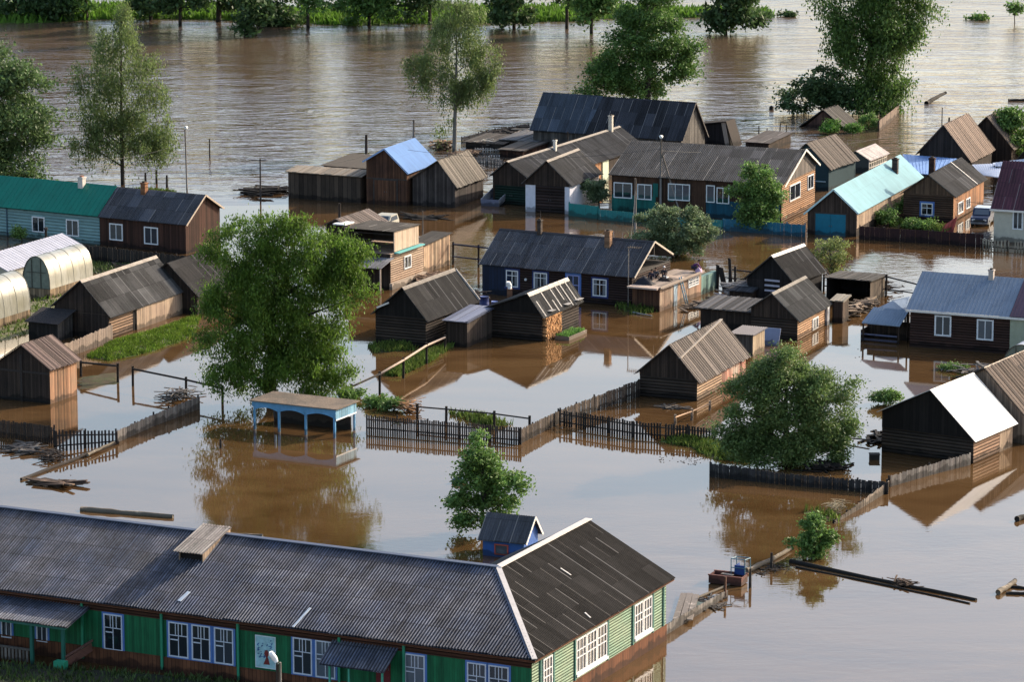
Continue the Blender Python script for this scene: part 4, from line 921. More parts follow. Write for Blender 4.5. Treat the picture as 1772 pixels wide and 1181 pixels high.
def firewood(name, label, root_pos, rz, y0, y1, z0, z1, x, parent=None, m=None, seed=1, d=.5, r=.085):
    rr = random.Random(seed); f = MB(); z = z0 + r; row = 0
    while z < z1:
        y = y0 + (r if row % 2 else 0)
        while y < y1 - r * .5:
            q = r * rr.uniform(.75, 1.12); f.tube([(x - d + rr.uniform(-.03, .03), y, z), (x + rr.uniform(-.06, .06), y + rr.uniform(-.01, .01), z)], q, 6); y += 2 * r * .97
        z += r * 1.72; row += 1
    o_ = f.build(name, m or mat('island', (.60, .33, .15), .9, .45, .2, (.36, .17, .07)), None)
    o_.location = root_pos; o_.rotation_euler = (0, 0, rz); tag(o_, label, 'firewood'); return o_
firewood('firewood_stack', 'stack of sunlit orange firewood under the striped woodshed roof', root.location, root.rotation_euler.z, .25, 3.3, -.2, 2.0, .34)
root = gable('log_cabin', ('G', 14.017, 278.706, 4.646, 10.859, 1.741, 4.18, .471, .03, .79), 'log cabin with a sagging board roof beside the big round bush', LOGD, BROOF, 'board', 'cabin', gablem=PLD, per=.2, th=.03)
m_ = MB(); m_.box((.002, 0, -.5), (.03, 5.4, 1.6)); m_.build('side_logs', mat('logs', (.45, .31, .20), .9, .25, .22, (.36, .24, .16)), root)  # sunny stretch of the log wall, sunlight put into a paler colour
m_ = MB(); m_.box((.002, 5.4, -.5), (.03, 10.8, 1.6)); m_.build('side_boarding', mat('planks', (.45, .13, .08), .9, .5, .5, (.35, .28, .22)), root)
sA = (4.18 - 1.741) / (4.646 * .471)
m_ = MB(); m_.beam((-4.646 * .471 + .9, -.3, 4.18 - .9 * sA + .12), (-4.646 * .471 + .1, 11.0, 4.25), .2, .06); m_.build('roof_pole', plain((.36, .31, .26), .9), root)
root = gable('plank_hut', ('G', 23.386, 302.337, 3.996, 8.11, 1.858, 3.798, .54, .035, .787), 'hut with a gray roof and a sunlit plank side with one small window', LOGD, mat('slate', (.10, .098, .092), .85, .25, 1, (.075, .072, .068), .6), 'corr', 'hut', gablem=PLD, capm=mat('plain', (.22, .20, .175), .9, .3, 1, None, 0, 0, .3))
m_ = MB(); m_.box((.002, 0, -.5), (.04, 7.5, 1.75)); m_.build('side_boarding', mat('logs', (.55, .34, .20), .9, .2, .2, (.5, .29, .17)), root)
winpx(root, 'R', 1405, 553, 1415, 573, cols=2, rows=(), fw=.1, at=.04)
m_ = MB(); m_.box((.06, 7.2, -.5), (.25, 7.75, 1.6)); m_.build('pillar', plain((.6, .6, .6), .8), root)
root = gable('garden_hut', ('G', 24.028, 316.532, 4.273, 6.235, 2.499, 4.435, .445, -.062, .848), 'dark hut with a white ridge cap behind the low plank roof', mat('planks', (.035, .03, .03), .9, .3, .2, (.02, .018, .018)), SLD, 'corr', 'hut', gablem=mat('planks', (.022, .02, .02), .9, .3, .2, (.015, .015, .015)), capm=CAPW)
m_ = MB()
for z_ in (1.3, 1.75, 2.2): m_.ibox((-2.6, -.06, z_), (-1.2, -.01, z_ + .16))
m_.build('pale_board', plain((.42, .42, .5), .8), root)
# white roof house
root = gable('log_house', ('G', 32.447, 257.775, 7.155, 6.543, 1.898, 4.967, .462, -.126, .539), 'black log house with a dazzling white metal roof at the lower right', LOGD, mat('metal', (.60, .59, .57), .5, .08, .9), 'flat', 'house', gablem=mat('planks', (.02, .016, .014), .9, .3, .25, (.015, .012, .01)), per=1.7, amp=.01)
m_ = MB(); m_.box((.002, 0, -.5), (.04, 4.3, 1.75)); m_.build('side_logs', mat('logs', (.36, .22, .14), .9, .3, .24, (.26, .16, .11)), root)  # paler copy of the dark logs, with the sun painted in
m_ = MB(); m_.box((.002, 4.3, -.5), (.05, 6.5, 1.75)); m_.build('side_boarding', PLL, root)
root = gable('barn', ('G', 37.3, 263.9, 7.2, 12.0, 1.7, 5.25, .50, -.10, .6), 'striped board and slate roof adjoining the white metal roof', PLL, mat('island', (.20, .15, .12), .9, .5, .2, (.09, .07, .06)), 'board', 'barn', per=.24, capm=plain((.5, .42, .33), .85))
sB = (5.25 - 1.7) / 3.6; m_ = MB(); panel(m_, (.3, 4.2, 1.7 - .3 * sB + .09), (0, 1, 0), (-1, 0, sB), [(0, .6), (7.6, .6), (7.6, 4.6), (0, 4.6)], 'corr', .18, .02, .03); fixn(m_.build('slate_patch', mat('slate', (.05, .05, .045), .85, .3, 1, (.07, .068, .06), .8), root))
# blue log house
LH = ('L', 10.289, 317.129, 14.328, 8.013, 2.79, 5.124, .476, -.028, .734)
root = gable('log_house', LH, 'long log house with blue window frames and an open gable end full of people', mat('logs', (.065, .035, .028), .88, .25, .22, (.05, .026, .022)), SLB, 'corr', 'house', walls=False, per=.18, capm=plain((.03, .03, .035), .8))
m_ = MB(); m_.box((-14.328, 0, -.9), (0, 8.013, 2.7)); m_.build('wall', mat('logs', (.065, .035, .028), .88, .25, .22, (.05, .026, .022)), root)
m_ = MB(); m_.prism([(0, 2.7), (8.0, 2.7), (3.81, 5.0)], 'x', -2.6, -2.5); fixn(m_.build('attic_partition', plain((.02, .018, .016), .95), root))
m_ = MB(); m_.prism([(0, 2.7), (8.0, 2.7), (3.81, 5.0)], 'x', -14.32, -14.2); fixn(m_.build('gable_end', PLB, root))
m_ = MB(); m_.box((-2.5, 0, 2.7), (0, 8.0, 2.76)); m_.build('attic_floor', WGRAY, root)
for (a_, b_) in (((.42, -.35, 2.66), (.42, 3.8, 5.16)), ((.42, 3.8, 5.16), (.42, 7.7, 3.45))): m_ = MB(); m_.beam(a_, b_, .06, .16); m_.build('bargeboard', plain((.50, .42, .34), .8), root)
m_ = MB(); m_.box((-14.4, -.04, -.2), (-11.6, -.002, 2.65)); m_.build('wall_panel', mat('planks', (.01, .03, .08), .7, .2, .3, (.01, .02, .05)), root)
for q in [(876, 467, 897, 496), (924, 471, 947, 500), (1026, 482, 1050, 512)]: winpx(root, 'F', *q, cols=2, rows=(.68,), fw=.09, trim=plain((.02, .035, .13), .7), tz=.16, curtain=LACE)
winpx(root, 'F', 981, 475, 1003, 510, cols=2, rows=(.5,), fw=.1, trim=BLUEP, tz=.16, fm=plain((.28, .32, .6), .7))
for x_ in (-8.6,): m_ = MB(); m_.tube([(hF(root, 910, 485).x, -.1, 1.6), (hF(root, 910, 485).x, -.02, 1.6)], .12, 12); m_.build('satellite_dish', plain((.6, .6, .6), .5), root)
cc = hit(root, 934, 415, (0, 3.6, 0), (0, 1, 0)); chimney(root, (cc.x, 3.6, 5.0), .36, 1.3, mat('logs', (.16, .12, .10), .9, .3, .1, (.1, .08, .06), .7)); 
cc = hit(root, 1050, 425, (0, 2.6, 0), (0, 1, 0)); chimney(root, (cc.x, 2.9, 4.6), .5, 1.35, mat('logs', (.42, .24, .14), .9, .3, .1, (.3, .17, .1), .7))
HOUSE = root
m_ = MB(); m_.box((.32, 3.77, 4.0), (.36, 3.83, 5.1)); m_.build('post', WGRAY, root)

GD = ('L', -30.257, 343.666, 23.501, 5.732, 2.96, 5.151, .52, -.072, .755)
root = gable('duplex_house', GD, 'duplex house, left half turquoise under a green roof, right half brown', mat('planks', (.09, .04, .026), .88, .35, .18, (.06, .028, .02)), SLB, 'corr', 'house', per=.18, barge=plain((.45, .36, .28), .8))
xs = hit(root, 164, 378, (0, -.3, 2.7), (0, 1, 0)).x; xt = hit(root, 208, 326, (0, 2.98, 5.15), (0, 1, 0)).x
s1g = (5.151 - 2.96) / (5.732 * .52); Ls = math.hypot(5.732 * .52 + .3, 5.151 - 2.96 + .3 * s1g); xm_ = (xs + xt) / 2
gr = MB(); x0_ = -23.9; xr0 = hit(root, 57, 311, (0, 2.98, 5.15), (0, 1, 0)).x
panel(gr, (0, -.34, 2.96 - .3 * s1g + .07), (1, 0, 0), (0, 1, s1g), [(x0_ - .3, -.02), (xm_, -.02), (xm_, Ls + .03), (x0_ - .3, Ls + .03)], 'seam', .55, .01, .05)
g_ = fixn(gr.build('roof', mat('metal', (.0, .155, .105), .5, .08, .55), root)); g_['label'] = 'emerald green metal left half of the roof'
m_ = MB(); m_.box((-23.52, -.05, -.5), (xm_ - .0, -.002, 2.85)); m_.build('wall_panel', mat('logs', (.24, .40, .40), .75, .08, .3, (.2, .34, .35), .9), root)
for q in [(56, 374, 78, 401), (115, 379, 137, 408)]: winpx(root, 'F', *q, cols=2, rows=(), fw=.11, at=-.05)
for q in [(190, 386, 213, 415), (250, 392, 274, 422)]: winpx(root, 'F', *q, cols=2, rows=(), fw=.11, at=0)
cc = hit(root, 146, 325, (0, 3.0, 0), (0, 1, 0)); chimney(root, (cc.x, 2.6, 5.0), .55, .9, plain((.55, .5, .45), .8), cap=plain((.25, .12, .08), .9))
cc = hit(root, 254, 335, (0, 3.0, 0), (0, 1, 0)); chimney(root, (cc.x, 2.6, 4.9), .5, 1.0, mat('logs', (.42, .20, .10), .9, .3, .1, (.3, .14, .07), .7))
m_ = MB(); m_.tube([(hF(root, 13, 380).x, -.12, -.2), (hF(root, 13, 380).x, -.12, 2.8)], .06, 6); m_.build('drainpipe', plain((.05, .1, .14), .6), root)
BB = ('L', 18.304, 402.48, 17.868, 6.314, 2.5, 5.976, .5, -.03, 1.102)
root = gable('barn', BB, 'big dark barn with a two tone roof on the river edge under the poplar', PLG, mat('slate', (.028, .031, .040), .8, .55, 1, (.04, .042, .05), .8), 'corr', 'barn', per=.25, barge=plain((.08, .07, .065), .8))
xd = hit(root, 1025, 200, (0, 1.5, 4), (0, 1, 0)).x; s1b = (5.976 - 2.5) / 3.157; Lb = math.hypot(3.457, 3.457 * s1b)
m_ = MB(); panel(m_, (-18.2, -.32, 2.5 - .3 * s1b + .07), (1, 0, 0), (0, 1, s1b), [(0, 0), (xd + 18.2, 0), (xd + 18.2 + .6, Lb), (0, Lb)], 'corr', .2, .015, .03); b_ = fixn(m_.build('roof', mat('slate', (.065, .085, .115), .8, .2, 1, (.05, .065, .09), .8), root)); b_['label'] = 'slate blue left third of the barn roof'
BH = ('L', 46.681, 294.055, 15.495, 8.428, 3.191, 5.464, .5, .041, 1.0)
root = gable('log_house', BH, 'brown log house with a blue metal roof and white windows at the right edge', mat('logs', (.10, .05, .035), .88, .25, .22, (.07, .035, .028)), mat('metal', (.165, .21, .275), .5, .10, 1.0), 'seam', 'house', per=.33, amp=.012, barge=None)
m_ = MB(); m_.box((-15.8, -.36, 3.191 - .3 * .54 - .12), (.3, -.3, 3.191 - .3 * .54 + .06)); m_.build('fascia', CAPW, root)
for q in [(1617, 545, 1646, 581), (1690, 552, 1719, 588)]: winpx(root, 'F', *q, cols=2, rows=(), fw=.13)
xq = hit(root, 1747, 552, (0, -.3, 3.0), (0, 1, 0)).x
s1h = (5.464 - 3.191) / 4.214; Lh = math.hypot(4.514, 4.514 * s1h); m_ = MB(); panel(m_, (xq, -.32, 3.191 - .3 * s1h + .08), (1, 0, 0), (0, 1, s1h), [(0, 0), (.3 - xq, 0), (.3 - xq, Lh), (0, Lh)], 'seam', .3, .01, .05); b_ = fixn(m_.build('roof', mat('metal', (.075, .045, .07), .5, .08, .3), root)); b_['label'] = 'purple brown right end of the roof'
m_ = MB(); m_.box((hF(root, 1748, 570).x, -.05, -.4), (0, -.002, 3.0)); m_.build('wall_panel', plain((.36, .38, .27), .8), root)
cc = hit(root, 1717, 490, (0, 4.2, 0), (0, 1, 0)); chimney(root, (cc.x, 3.9, 5.3), .4, .8, plain((.42, .36, .32), .8), cap=plain((.04, .035, .03), .7))
# purple roof house, right edge
_P = G(1719, 417); _a = R(65) + .05
root = gable('house', ('L', _P.x + 12.0 * math.sin(_a), _P.y - 12.0 * math.cos(_a), 12.0, 8.0, 3.3, 7.1, .5, .05, 1.0), 'beige house with a purple tiled roof behind the pale picket fence', plain((.50, .47, .38), .85), mat('slate', (.095, .028, .045), .6, .25, 1, (.08, .024, .038), .5), 'corr', 'house', per=.3, amp=.03)
m_ = MB(); m_.box((-12.35, -.38, 3.3 - .3 * .95 - .1), (.3, -.3, 3.3 - .3 * .95 + .08)); m_.build('fascia', CAPW, root)
winpx(root, 'F', 1752, 364, 1770, 397, cols=2, rows=(), fw=.12)

# ================================================================ SMALL BUILDINGS
def hut(name, label, O, x1, x2, yf, zb, wallm, roofm, cat='shed', side=None, style='board', dth=0.0, per=.2, o=.25, amp=.02, open_front=False, roof_label=None, group=None, th=.04):
    """flat or lean-to roofed box. O near corner (px at water), x1 left end, x2 right end, yf roof height px at O, zb rear height minus front height."""
    b = G(*O); root = thing(name, label, cat, (b.x, b.y, 0), ROT0 + dth, group)
    w1 = -hit(root, x1, O[1] - (O[0] - x1) * .12, (0, 0, 0), (0, 1, 0)).x; w2 = hit(root, x2, O[1], (0, 0, 0), (1, 0, 0)).y
    h = AT(O[0], yf, b.y).z; m = MB()
    if open_front:
        m.prism([(0, -.8), (w2, -.8), (w2, h + zb), (0, h)], 'x', -w1, -w1 + .1); m.prism([(w2 * .6, -.8), (w2, -.8), (w2, h + zb), (w2 * .6, h + zb * .6)], 'x', -.1, 0); m.box((-w1 + .1, w2 - .1, -.8), (-.1, w2, h + zb - .02))
    else: m.prism([(0, -.8), (w2, -.8), (w2, h + zb), (0, h)], 'x', -w1, 0)
    fixn(m.build('wall', wallm, root))
    if side: m = MB(); m.prism([(0, -.8), (w2, -.8), (w2, h + zb - .02), (0, h - .02)], 'x', .002, .03); fixn(m.build('side_boarding', side, root))
    r = MB(); L = math.hypot(w2 + 2 * o, zb * (w2 + 2 * o) / w2); sl_ = zb / w2
    panel(r, (-w1 - o, -o, h - o * sl_), (1, 0, 0), (0, 1, sl_), [(0, 0), (w1 + 2 * o, 0), (w1 + 2 * o, L), (0, L)], style, per, amp, th, random.Random(int(O[0])))
    q = fixn(r.build('roof', roofm, root))
    if roof_label: q['label'] = roof_label
    return root, w1, w2, h
hut('woodcrib_shed', 'low flat roofed store of dark timber left of the blue roofed barn', (624, 352), 499, 640, 306, .25, mat('planks', (.12, .085, .06), .9, .4, .5, (.08, .06, .045)), mat('island', (.36, .29, .22), .9, .25, .2, (.28, .24, .19)), per=.5)
hut('shed', 'dark flat roof behind the low timber store', (640, 318), 560, 690, 292, .3, PLD, BROOFD, style='corr')
hut('shed', 'small black lean-to box in front of the long log shed', (100, 592), 50, 126, 560, .6, mat('planks', (.03, .025, .022), .9, .3, .2, (.02, .018, .016)), mat('island', (.07, .06, .06), .9, .3, .2, (.05, .045, .045)), side=mat('planks', (.12, .11, .10), .9, .3, .2, (.08, .07, .065)), style='corr')
hut('plank_shed', 'small plank shed with a sheet metal roof between the dark log barn and the woodshed', (808, 602), 772, 852, 558, .35, PLD, mat('island', (.26, .28, .36), .6, .5, .2, (.12, .13, .18)), side=mat('planks', (.13, .095, .075), .9, .3, .2, (.09, .07, .055)), per=.55)
hut('shed', 'very low wide roof of loose planks beside the annexe of the blue log house', (1302, 575), 1212, 1330, 540, .25, PLD, mat('island', (.20, .19, .19), .9, .6, .2, (.05, .05, .055)), per=.28, o=.4)
hut('shed', 'open dark shelter with a sagging flat roof below the black rail fence', (1505, 525), 1430, 1530, 487, -.1, mat('planks', (.03, .025, .02), .9, .3, .2, (.02, .018, .016)), mat('island', (.12, .11, .10), .9, .4, .2, (.08, .075, .07)), open_front=True, side=mat('planks', (.14, .105, .08), .9, .3, .2, (.10, .08, .06)), per=.3)
hut('plank_box', 'light plank outhouse between the log cabin and the plank hut', (1302, 618), 1268, 1322, 580, .1, mat('planks', (.15, .13, .11), .9, .3, .15, (.12, .10, .085)), mat('island', (.28, .26, .26), .85, .2, .2, (.22, .2, .2)), side=mat('planks', (.48, .37, .25), .85, .2, .2, (.42, .3, .2)), style='corr')
hut('ruined_shed', 'ruined flat roofed shed stretching left of the big dark barn', (930, 262), 868, 1000, 246, .3, PLD, mat('island', (.20, .20, .21), .85, .3, .2, (.14, .14, .15)), side=PLB, per=.5)
hut('ruined_shed', 'low red brown boarded shed just above the long barn ridge', (905, 275), 865, 950, 262, .2, mat('planks', (.10, .045, .03), .9, .4, .2, (.06, .03, .02)), BROOFD, per=.4)
hut('ruined_shed', 'collapsed dark shed with tumbled boards behind the birch trunk', (868, 262), 806, 905, 250, .2, WDARK, BROOFD, per=.25)
hut('hut', 'small slate roofed hut on the river between the barn and the great willow', (1330, 262), 1290, 1368, 248, .3, PLD, mat('slate', (.11, .10, .10), .85, .3, 1, (.08, .07, .07), .6), style='corr', cat='hut')
hut('plank_shed', 'narrow upright plank shed with a pale slab roof right of the plank hut pillar', (1458, 560), 1440, 1468, 522, .2, mat('planks', (.12, .08, .06), .9, .3, .2, (.08, .06, .05)), mat('island', (.42, .36, .28), .9, .2, .2, (.34, .3, .24)), per=.3, o=.2)
hut('lean_to', 'dark low lean-to under the left eave of the hut with the white ridge cap', (1300, 532), 1262, 1318, 506, .35, PLD, mat('island', (.09, .09, .10), .9, .4, .2, (.05, .05, .055)), per=.3, o=.25, cat='lean-to')
# sunken shed near the great willow, one roof slope above the water
b = G(1462, 224); root = thing('sunken_shed', 'gray board roof of a sunken shed in front of the broad dark bush', 'shed', (b.x, b.y, 0), ROT0)
m_ = MB(); panel(m_, (.3, -.2, -.1), (0, 1, 0), (-1, 0, .75), [(0, 0), (4.6, 0), (4.6, 3.6), (0, 3.6)], 'board', .25); panel(m_, (-5.6, -.2, -.1), (0, 1, 0), (1, 0, .75), [(0, 0), (4.6, 0), (4.6, 3.6), (0, 3.6)], 'board', .25); fixn(m_.build('roof', mat('island', (.17, .155, .14), .9, .3, .2, (.12, .11, .10)), root))
m_ = MB(); m_.prism([(-5.3, -.3), (0, -.3), (-2.65, 1.95)], 'y', .02, 4.2); fixn(m_.build('wall', mat('planks', (.15, .08, .06), .9, .3, .2, (.10, .05, .04)), root))
# leaning outhouse right of the dark barn
b = G(1250, 252); root = thing('leaning_shed', 'black tilted shed with one pale plank side, right of the big dark barn', 'shed', (b.x, b.y, 0), ROT0)
m_ = MB(); m_.prism([(-2.0, -.5), (.6, -.5), (.0, 2.6), (-2.6, 2.2)], 'y', 0, 2.2); fixn(m_.build('wall', mat('planks', (.03, .026, .028), .9, .3, .2, (.02, .018, .02)), root))
m_ = MB(); m_.beam((.75, -.05, -.5), (.12, -.05, 2.65), .5, .08, (0, 1, 0)); m_.build('pale_board', mat('planks', (.42, .36, .30), .9, .2, .2, (.35, .3, .25)), root)
m_ = MB(); m_.beam((-3.0, 1, 2.25), (.5, 1, 2.75), 2.6, .08); m_.beam((.5, 1, 2.75), (1.5, 1, -.3), 2.6, .08); fixn(m_.build('roof', WDARK, root))
# blue pergola / shelter
b = G(580, 759); root = thing('blue_shelter', 'blue open timber shelter with a tarpaper roof beside the big willow', 'shelter', (b.x, b.y, 0), ROT0 - .03)
w1 = -hit(root, 440, 743, (0, 0, 0), (0, 1, 0)).x; w2 = 3.0; h = AT(580, 709, b.y).z
BL = plain((.10, .28, .48), .65, .2); BL2 = mat('planks', (.22, .42, .55), .7, .2, .14, (.16, .33, .48))
for x in (-w1 + .05, -w1 * .69, -w1 * .36, -.05):
    m_ = MB(); m_.box((x - .075, -.05, -.8), (x + .075, .1, h - .15)); m_.build('post', BL, root)
for x in (-w1 + .05, -.05):
    m_ = MB(); m_.box((x - .07, w2 - .1, -.8), (x + .07, w2, h - .1)); m_.build('post', BL, root)
m_ = MB(); m_.box((-w1 - .1, -.09, h - .42), (.1, -.055, h - .02))
xs_ = [-w1 + .05, -w1 * .69, -w1 * .36, -.05]
for i in range(3):
    a, c = xs_[i] + .075, xs_[i + 1] - .075
    for k in range(10):
        u0, u1 = k / 10, (k + 1) / 10; f0, f1 = .22 * (2 * u0 - 1) ** 2, .22 * (2 * u1 - 1) ** 2
        x0, x1 = a + (c - a) * u0, a + (c - a) * u1
        m_.face([(x0, -.09, h - .42 - f0), (x1, -.09, h - .42 - f1), (x1, -.09, h - .42), (x0, -.09, h - .42)]); m_.face([(x0, -.055, h - .42 - f0), (x1, -.055, h - .42 - f1), (x1, -.055, h - .42), (x0, -.055, h - .42)])
        m_.face([(x0, -.09, h - .42 - f0), (x1, -.09, h - .42 - f1), (x1, -.055, h - .42 - f1), (x0, -.055, h - .42 - f0)])
m_.build('arched_board', BL, root)
m_ = MB(); m_.box((.06, -.05, h - .75), (.10, w2, h - .03)); m_.build('side_panel', BL2, root); m_ = MB(); m_.box((.10, -.05, h - .85), (.13, w2, h - .75)); m_.build('trim', WHITE, root)
m_ = MB(); m_.box((-w1 - .25, -.3, h), (.28, w2 + .25, h + .07)); m_.build('roof', mat('ground', (.20, .155, .12), .95, .3, 1, (.13, .11, .09)), root)
m_ = MB(); m_.box((-w1, w2 - .12, -.5), (-.3, w2 - .06, 1.0)); m_.build('back_panel', WDARK, root)

# light plank house in the middle
b = G(733, 487); root = thing('plank_house', 'unfinished light plank house with a white window and turquoise trim', 'house', (b.x, b.y, 0), ROT0)
fO = G(662, 506); root.location = (fO.x, fO.y, 0)
wR = hR(root, 733, 470).y; wL = 4.6
zt = hR(root, 680, 437).z; zr_ = hR(root, 700, 395).z
m_ = MB(); m_.box((-wL, 1.6, -.8), (0, wR, zt - .1)); m_.build('wall', mat('logs', (.54, .40, .29), .88, .15, .2, (.46, .31, .22)), root)
m_ = MB(); m_.box((-wL, 1.55, -.5), (-.05, 1.6, zt - .1)); m_.build('front_boarding', PLD, root)
ya, yb = hR(root, 682, 410).y, hR(root, 724, 400).y
z1_, z2_ = hR(root, 682, 402).z, hR(root, 724, 390).z
m_ = MB(); m_.prism([(ya, zt), (yb, zt), (yb, z2_), (ya, z1_)], 'x', -.06, .02); fixn(m_.build('gable_panel', mat('planks', (.60, .46, .34), .85, .08, .2, (.54, .41, .31), .75), root))
m_ = MB(); m_.box((.0, ya, zt - .15), (.45, yb + .4, zt - .05)); m_.build('trim', plain((.12, .42, .42), .6), root)
m_ = MB(); m_.box((-wL, ya, zt), (-wL + .1, yb, z1_)); m_.box((-wL, yb - .1, zt), (0, yb, z1_ - .05)); m_.build('attic_wall', DTIM, root)
m_ = MB(); Lq = yb - ya + .6; panel(m_, (.15, ya - .3, z1_ + .05), (-1, 0, 0), (0, 1, (z2_ - z1_) / (yb - ya)), [(0, 0), (wL + .4, 0), (wL + .4, Lq), (0, Lq)], 'corr', .2, .02); fixn(m_.build('roof', SLD, root))
m_ = MB()
for k in range(3): m_.beam((-wL, ya + .1, zt + .3 + k * .6), (-.1, ya + .1, zt + .5 + k * .5), .12, .06)
m_.build('rafter', WDARK, root)
window(root, 'R', hR(root, 699, 470).y, hR(root, 711, 460).y, hR(root, 699, 467).z, hR(root, 699, 444).z, cols=2, rows=(), fw=.12)
m_ = MB(); panel(m_, (-4.2, -.9, 2.2), (1, 0, 0), (0, 1, .22), [(0, 0), (4.5, 0), (4.5, 2.7), (0, 2.7)], 'corr', .2, .02); fixn(m_.build('porch_roof', mat('slate', (.22, .22, .23), .8, .3, 1, (.16, .16, .17), .6), root))
for x in (-3.9, .1): m_ = MB(); m_.box((x, -.8, -.8), (x + .12, -.68, 2.2)); m_.build('porch_post', WLITE, root)
m_ = MB(); m_.box((.02, 1.3, -.4), (.3, wR, .55)); m_.build('plank_step', WLITE, root)
hut('hut', 'black roofed hut with a patchy lit wall adjoining the light plank house', (733, 474), 705, 778, 425, .3, PLD, SLD, side=mat('planks', (.50, .36, .24), .85, .6, .4, (.25, .15, .1)), style='corr', cat='hut')
root = gable('shed', ('G', *(lambda p: (p.x, p.y))(G(652, 452)), 5.2, 6.0, 1.6, 3.6, .78, 0.0, 1.0), 'shed with a brown striped board roof behind the top of the big willow', PLD, mat('island', (.25, .20, .17), .9, .4, .2, (.15, .12, .11)), 'board', per=.26)
m_ = MB(); m_.box((-3.9, -1.2, 3.3), (-2.6, .6, 3.4)); m_.build('pale_sheet', plain((.8, .8, .78), .6), root)

# ---- greenhouses
POLY = mat('planks', (.36, .355, .31), .25, .05, 1.0, (.27, .26, .20), .85, 0, .6)
def tunnel(label, O, x1, x2, ytop, base_h, group, m=POLY, L=None, w=None):
    b = G(*O); root = thing('greenhouse', label, 'greenhouse', (b.x, b.y, 0), ROT0, group)
    w = w or -hit(root, x1, O[1] - (O[0] - x1) * .1, (0, 0, 0), (0, 1, 0)).x; L = L or hit(root, x2, O[1], (0, 0, 0), (1, 0, 0)).y
    top = AT(O[0] - 14, ytop, b.y).z; N = 16; V = []; F = []; U = []
    pr = []
    for i in range(N + 1):
        t = math.pi * i / N; x = -w / 2 + w / 2 * math.cos(t); s_ = math.sin(t); z = base_h + (top - base_h) * (s_ ** .75 if s_ > 0 else 0); pr.append((x, z))
    arc = 0; arcs = [0]
    for i in range(N): arc += math.hypot(pr[i + 1][0] - pr[i][0], pr[i + 1][1] - pr[i][1]); arcs.append(arc)
    c = MB()
    for i, (x, z) in enumerate(pr): V += [(x, 0, z), (x, L, z)]; U += [(0, arcs[i]), (L, arcs[i])]
    for i in range(N): F.append((2 * i, 2 * i + 1, 2 * i + 3, 2 * i + 2))
    c.idx(V, F, U); ins = [(-w / 2 + (x + w / 2) * .985, base_h + (z - base_h) * .985) for x, z in pr]
    c.idx([p for x, z in ins for p in ((x, 0, z), (x, L, z))], [(2 * i, 2 * i + 2, 2 * i + 3, 2 * i + 1) for i in range(N)], U)
    c.build('cover', m, root, True)
    for y in (.03, L - .03):
        e = MB(); e.face([(x, y, z) for x, z in pr]); e.build('end_wall', mat('plain', (.13, .16, .13), .4, .3, 1, None, 0, 0, .5), root)
    f = MB()
    for (p, q) in [((-w * .33, base_h), (-w * .33, top * .93)), ((-w * .66, base_h), (-w * .66, top * .93)), ((-w, base_h + .02), (0, base_h + .02)), ((-w * .85, (base_h + top) / 2), (-w * .15, (base_h + top) / 2))]: f.beam((p[0], -.02, p[1]), (q[0], -.02, q[1]), .05, .05)
    for i in range(N): f.beam((pr[i][0], -.01, pr[i][1]), (pr[i + 1][0], -.01, pr[i + 1][1]), .06, .05)
    f.build('frame', plain((.06, .06, .05), .6), root)
    for yk in np.arange(0, L + .1, 2.0):
        k = MB()
        for i in range(N):
            a = Vector((pr[i][0], yk, pr[i][1])); q = Vector((pr[i + 1][0], yk, pr[i + 1][1])); ce = Vector((-w / 2, yk, base_h)); k.beam(a + (a - ce) * .008, q + (q - ce) * .008, .03, .03)
        k.build('hoop', plain((.38, .37, .31), .6), root)
    bs = MB(); bs.box((-w, 0, -.8), (0, .06, base_h)); bs.box((-.06, .06, -.8), (0, L, base_h)); bs.box((-w, .06, -.8), (-w + .06, L, base_h)); bs.build('base_board', mat('planks', (.28, .20, .12), .9, .3, .3, (.2, .15, .1)), root)
    return root
tunnel('arched polycarbonate greenhouse, the middle one with its end wall showing', (87, 520), 40, 162, 446, .95, 'arched greenhouses')
tunnel('arched polycarbonate greenhouse cut by the left edge', (-60, 590), -120, 54, 505, .9, 'arched greenhouses', w=3.2, L=None)
root = gable('greenhouse', ('G', *(lambda p: (p.x, p.y))(G(12, 492)), 4.0, 13.0, 1.3, 2.35, .6, 0, 1.0), 'greenhouse with a pale ribbed gable roof behind the arched ones', POLY, mat('metal', (.42, .43, .50), .6, .08, .5), 'seam', 'greenhouse', per=.5)
g = G(80, 432); root = thing('metal_chimney', 'dark stove pipe sticking up behind the greenhouses', 'chimney', (g.x, g.y, 0)); m_ = MB(); m_.tube([(0, 0, -.5), (0, 0, AT(86, 396, g.y).z)], .12, 8); m_.build('pipe', DTIM, root, True); m_ = MB(); m_.tube([(0, 0, AT(86, 398, g.y).z), (0, 0, AT(86, 394, g.y).z)], .18, 8); m_.build('pipe_cap', DTIM, root)
# white greenhouse far right, gable roofed
root = gable('greenhouse', ('G', *(lambda p: (p.x, p.y))(G(1503, 300)), 2.8, 5.6, 1.5, 2.3, .5, 0, 1.0), 'white framed greenhouse with a pale ribbed roof behind the turquoise roof', plain((.05, .06, .06), .5), mat('slate', (.72, .62, .56), .6, .08, 1, (.68, .60, .54), .7), 'corr', 'greenhouse', per=.3, amp=.02, group=None)
m_ = MB()
for k in range(9): m_.box((.002, k * .7 - .03, -.4), (.05, k * .7 + .05, 1.6))
for z_ in (.0, .5, 1.0, 1.45): m_.box((.0, 0, z_), (.055, 5.6, z_ + .07))
m_.build('frame', plain((.72, .66, .60), .6), root)
# white arched tub right edge
tunnel('white arched greenhouse behind the striped barn at the right edge', (1800, 668), 1734, 1860, 600, .7, 'arched greenhouses', m=mat('planks', (.55, .57, .62), .35, .04, 1.0, (.5, .52, .58), .9))
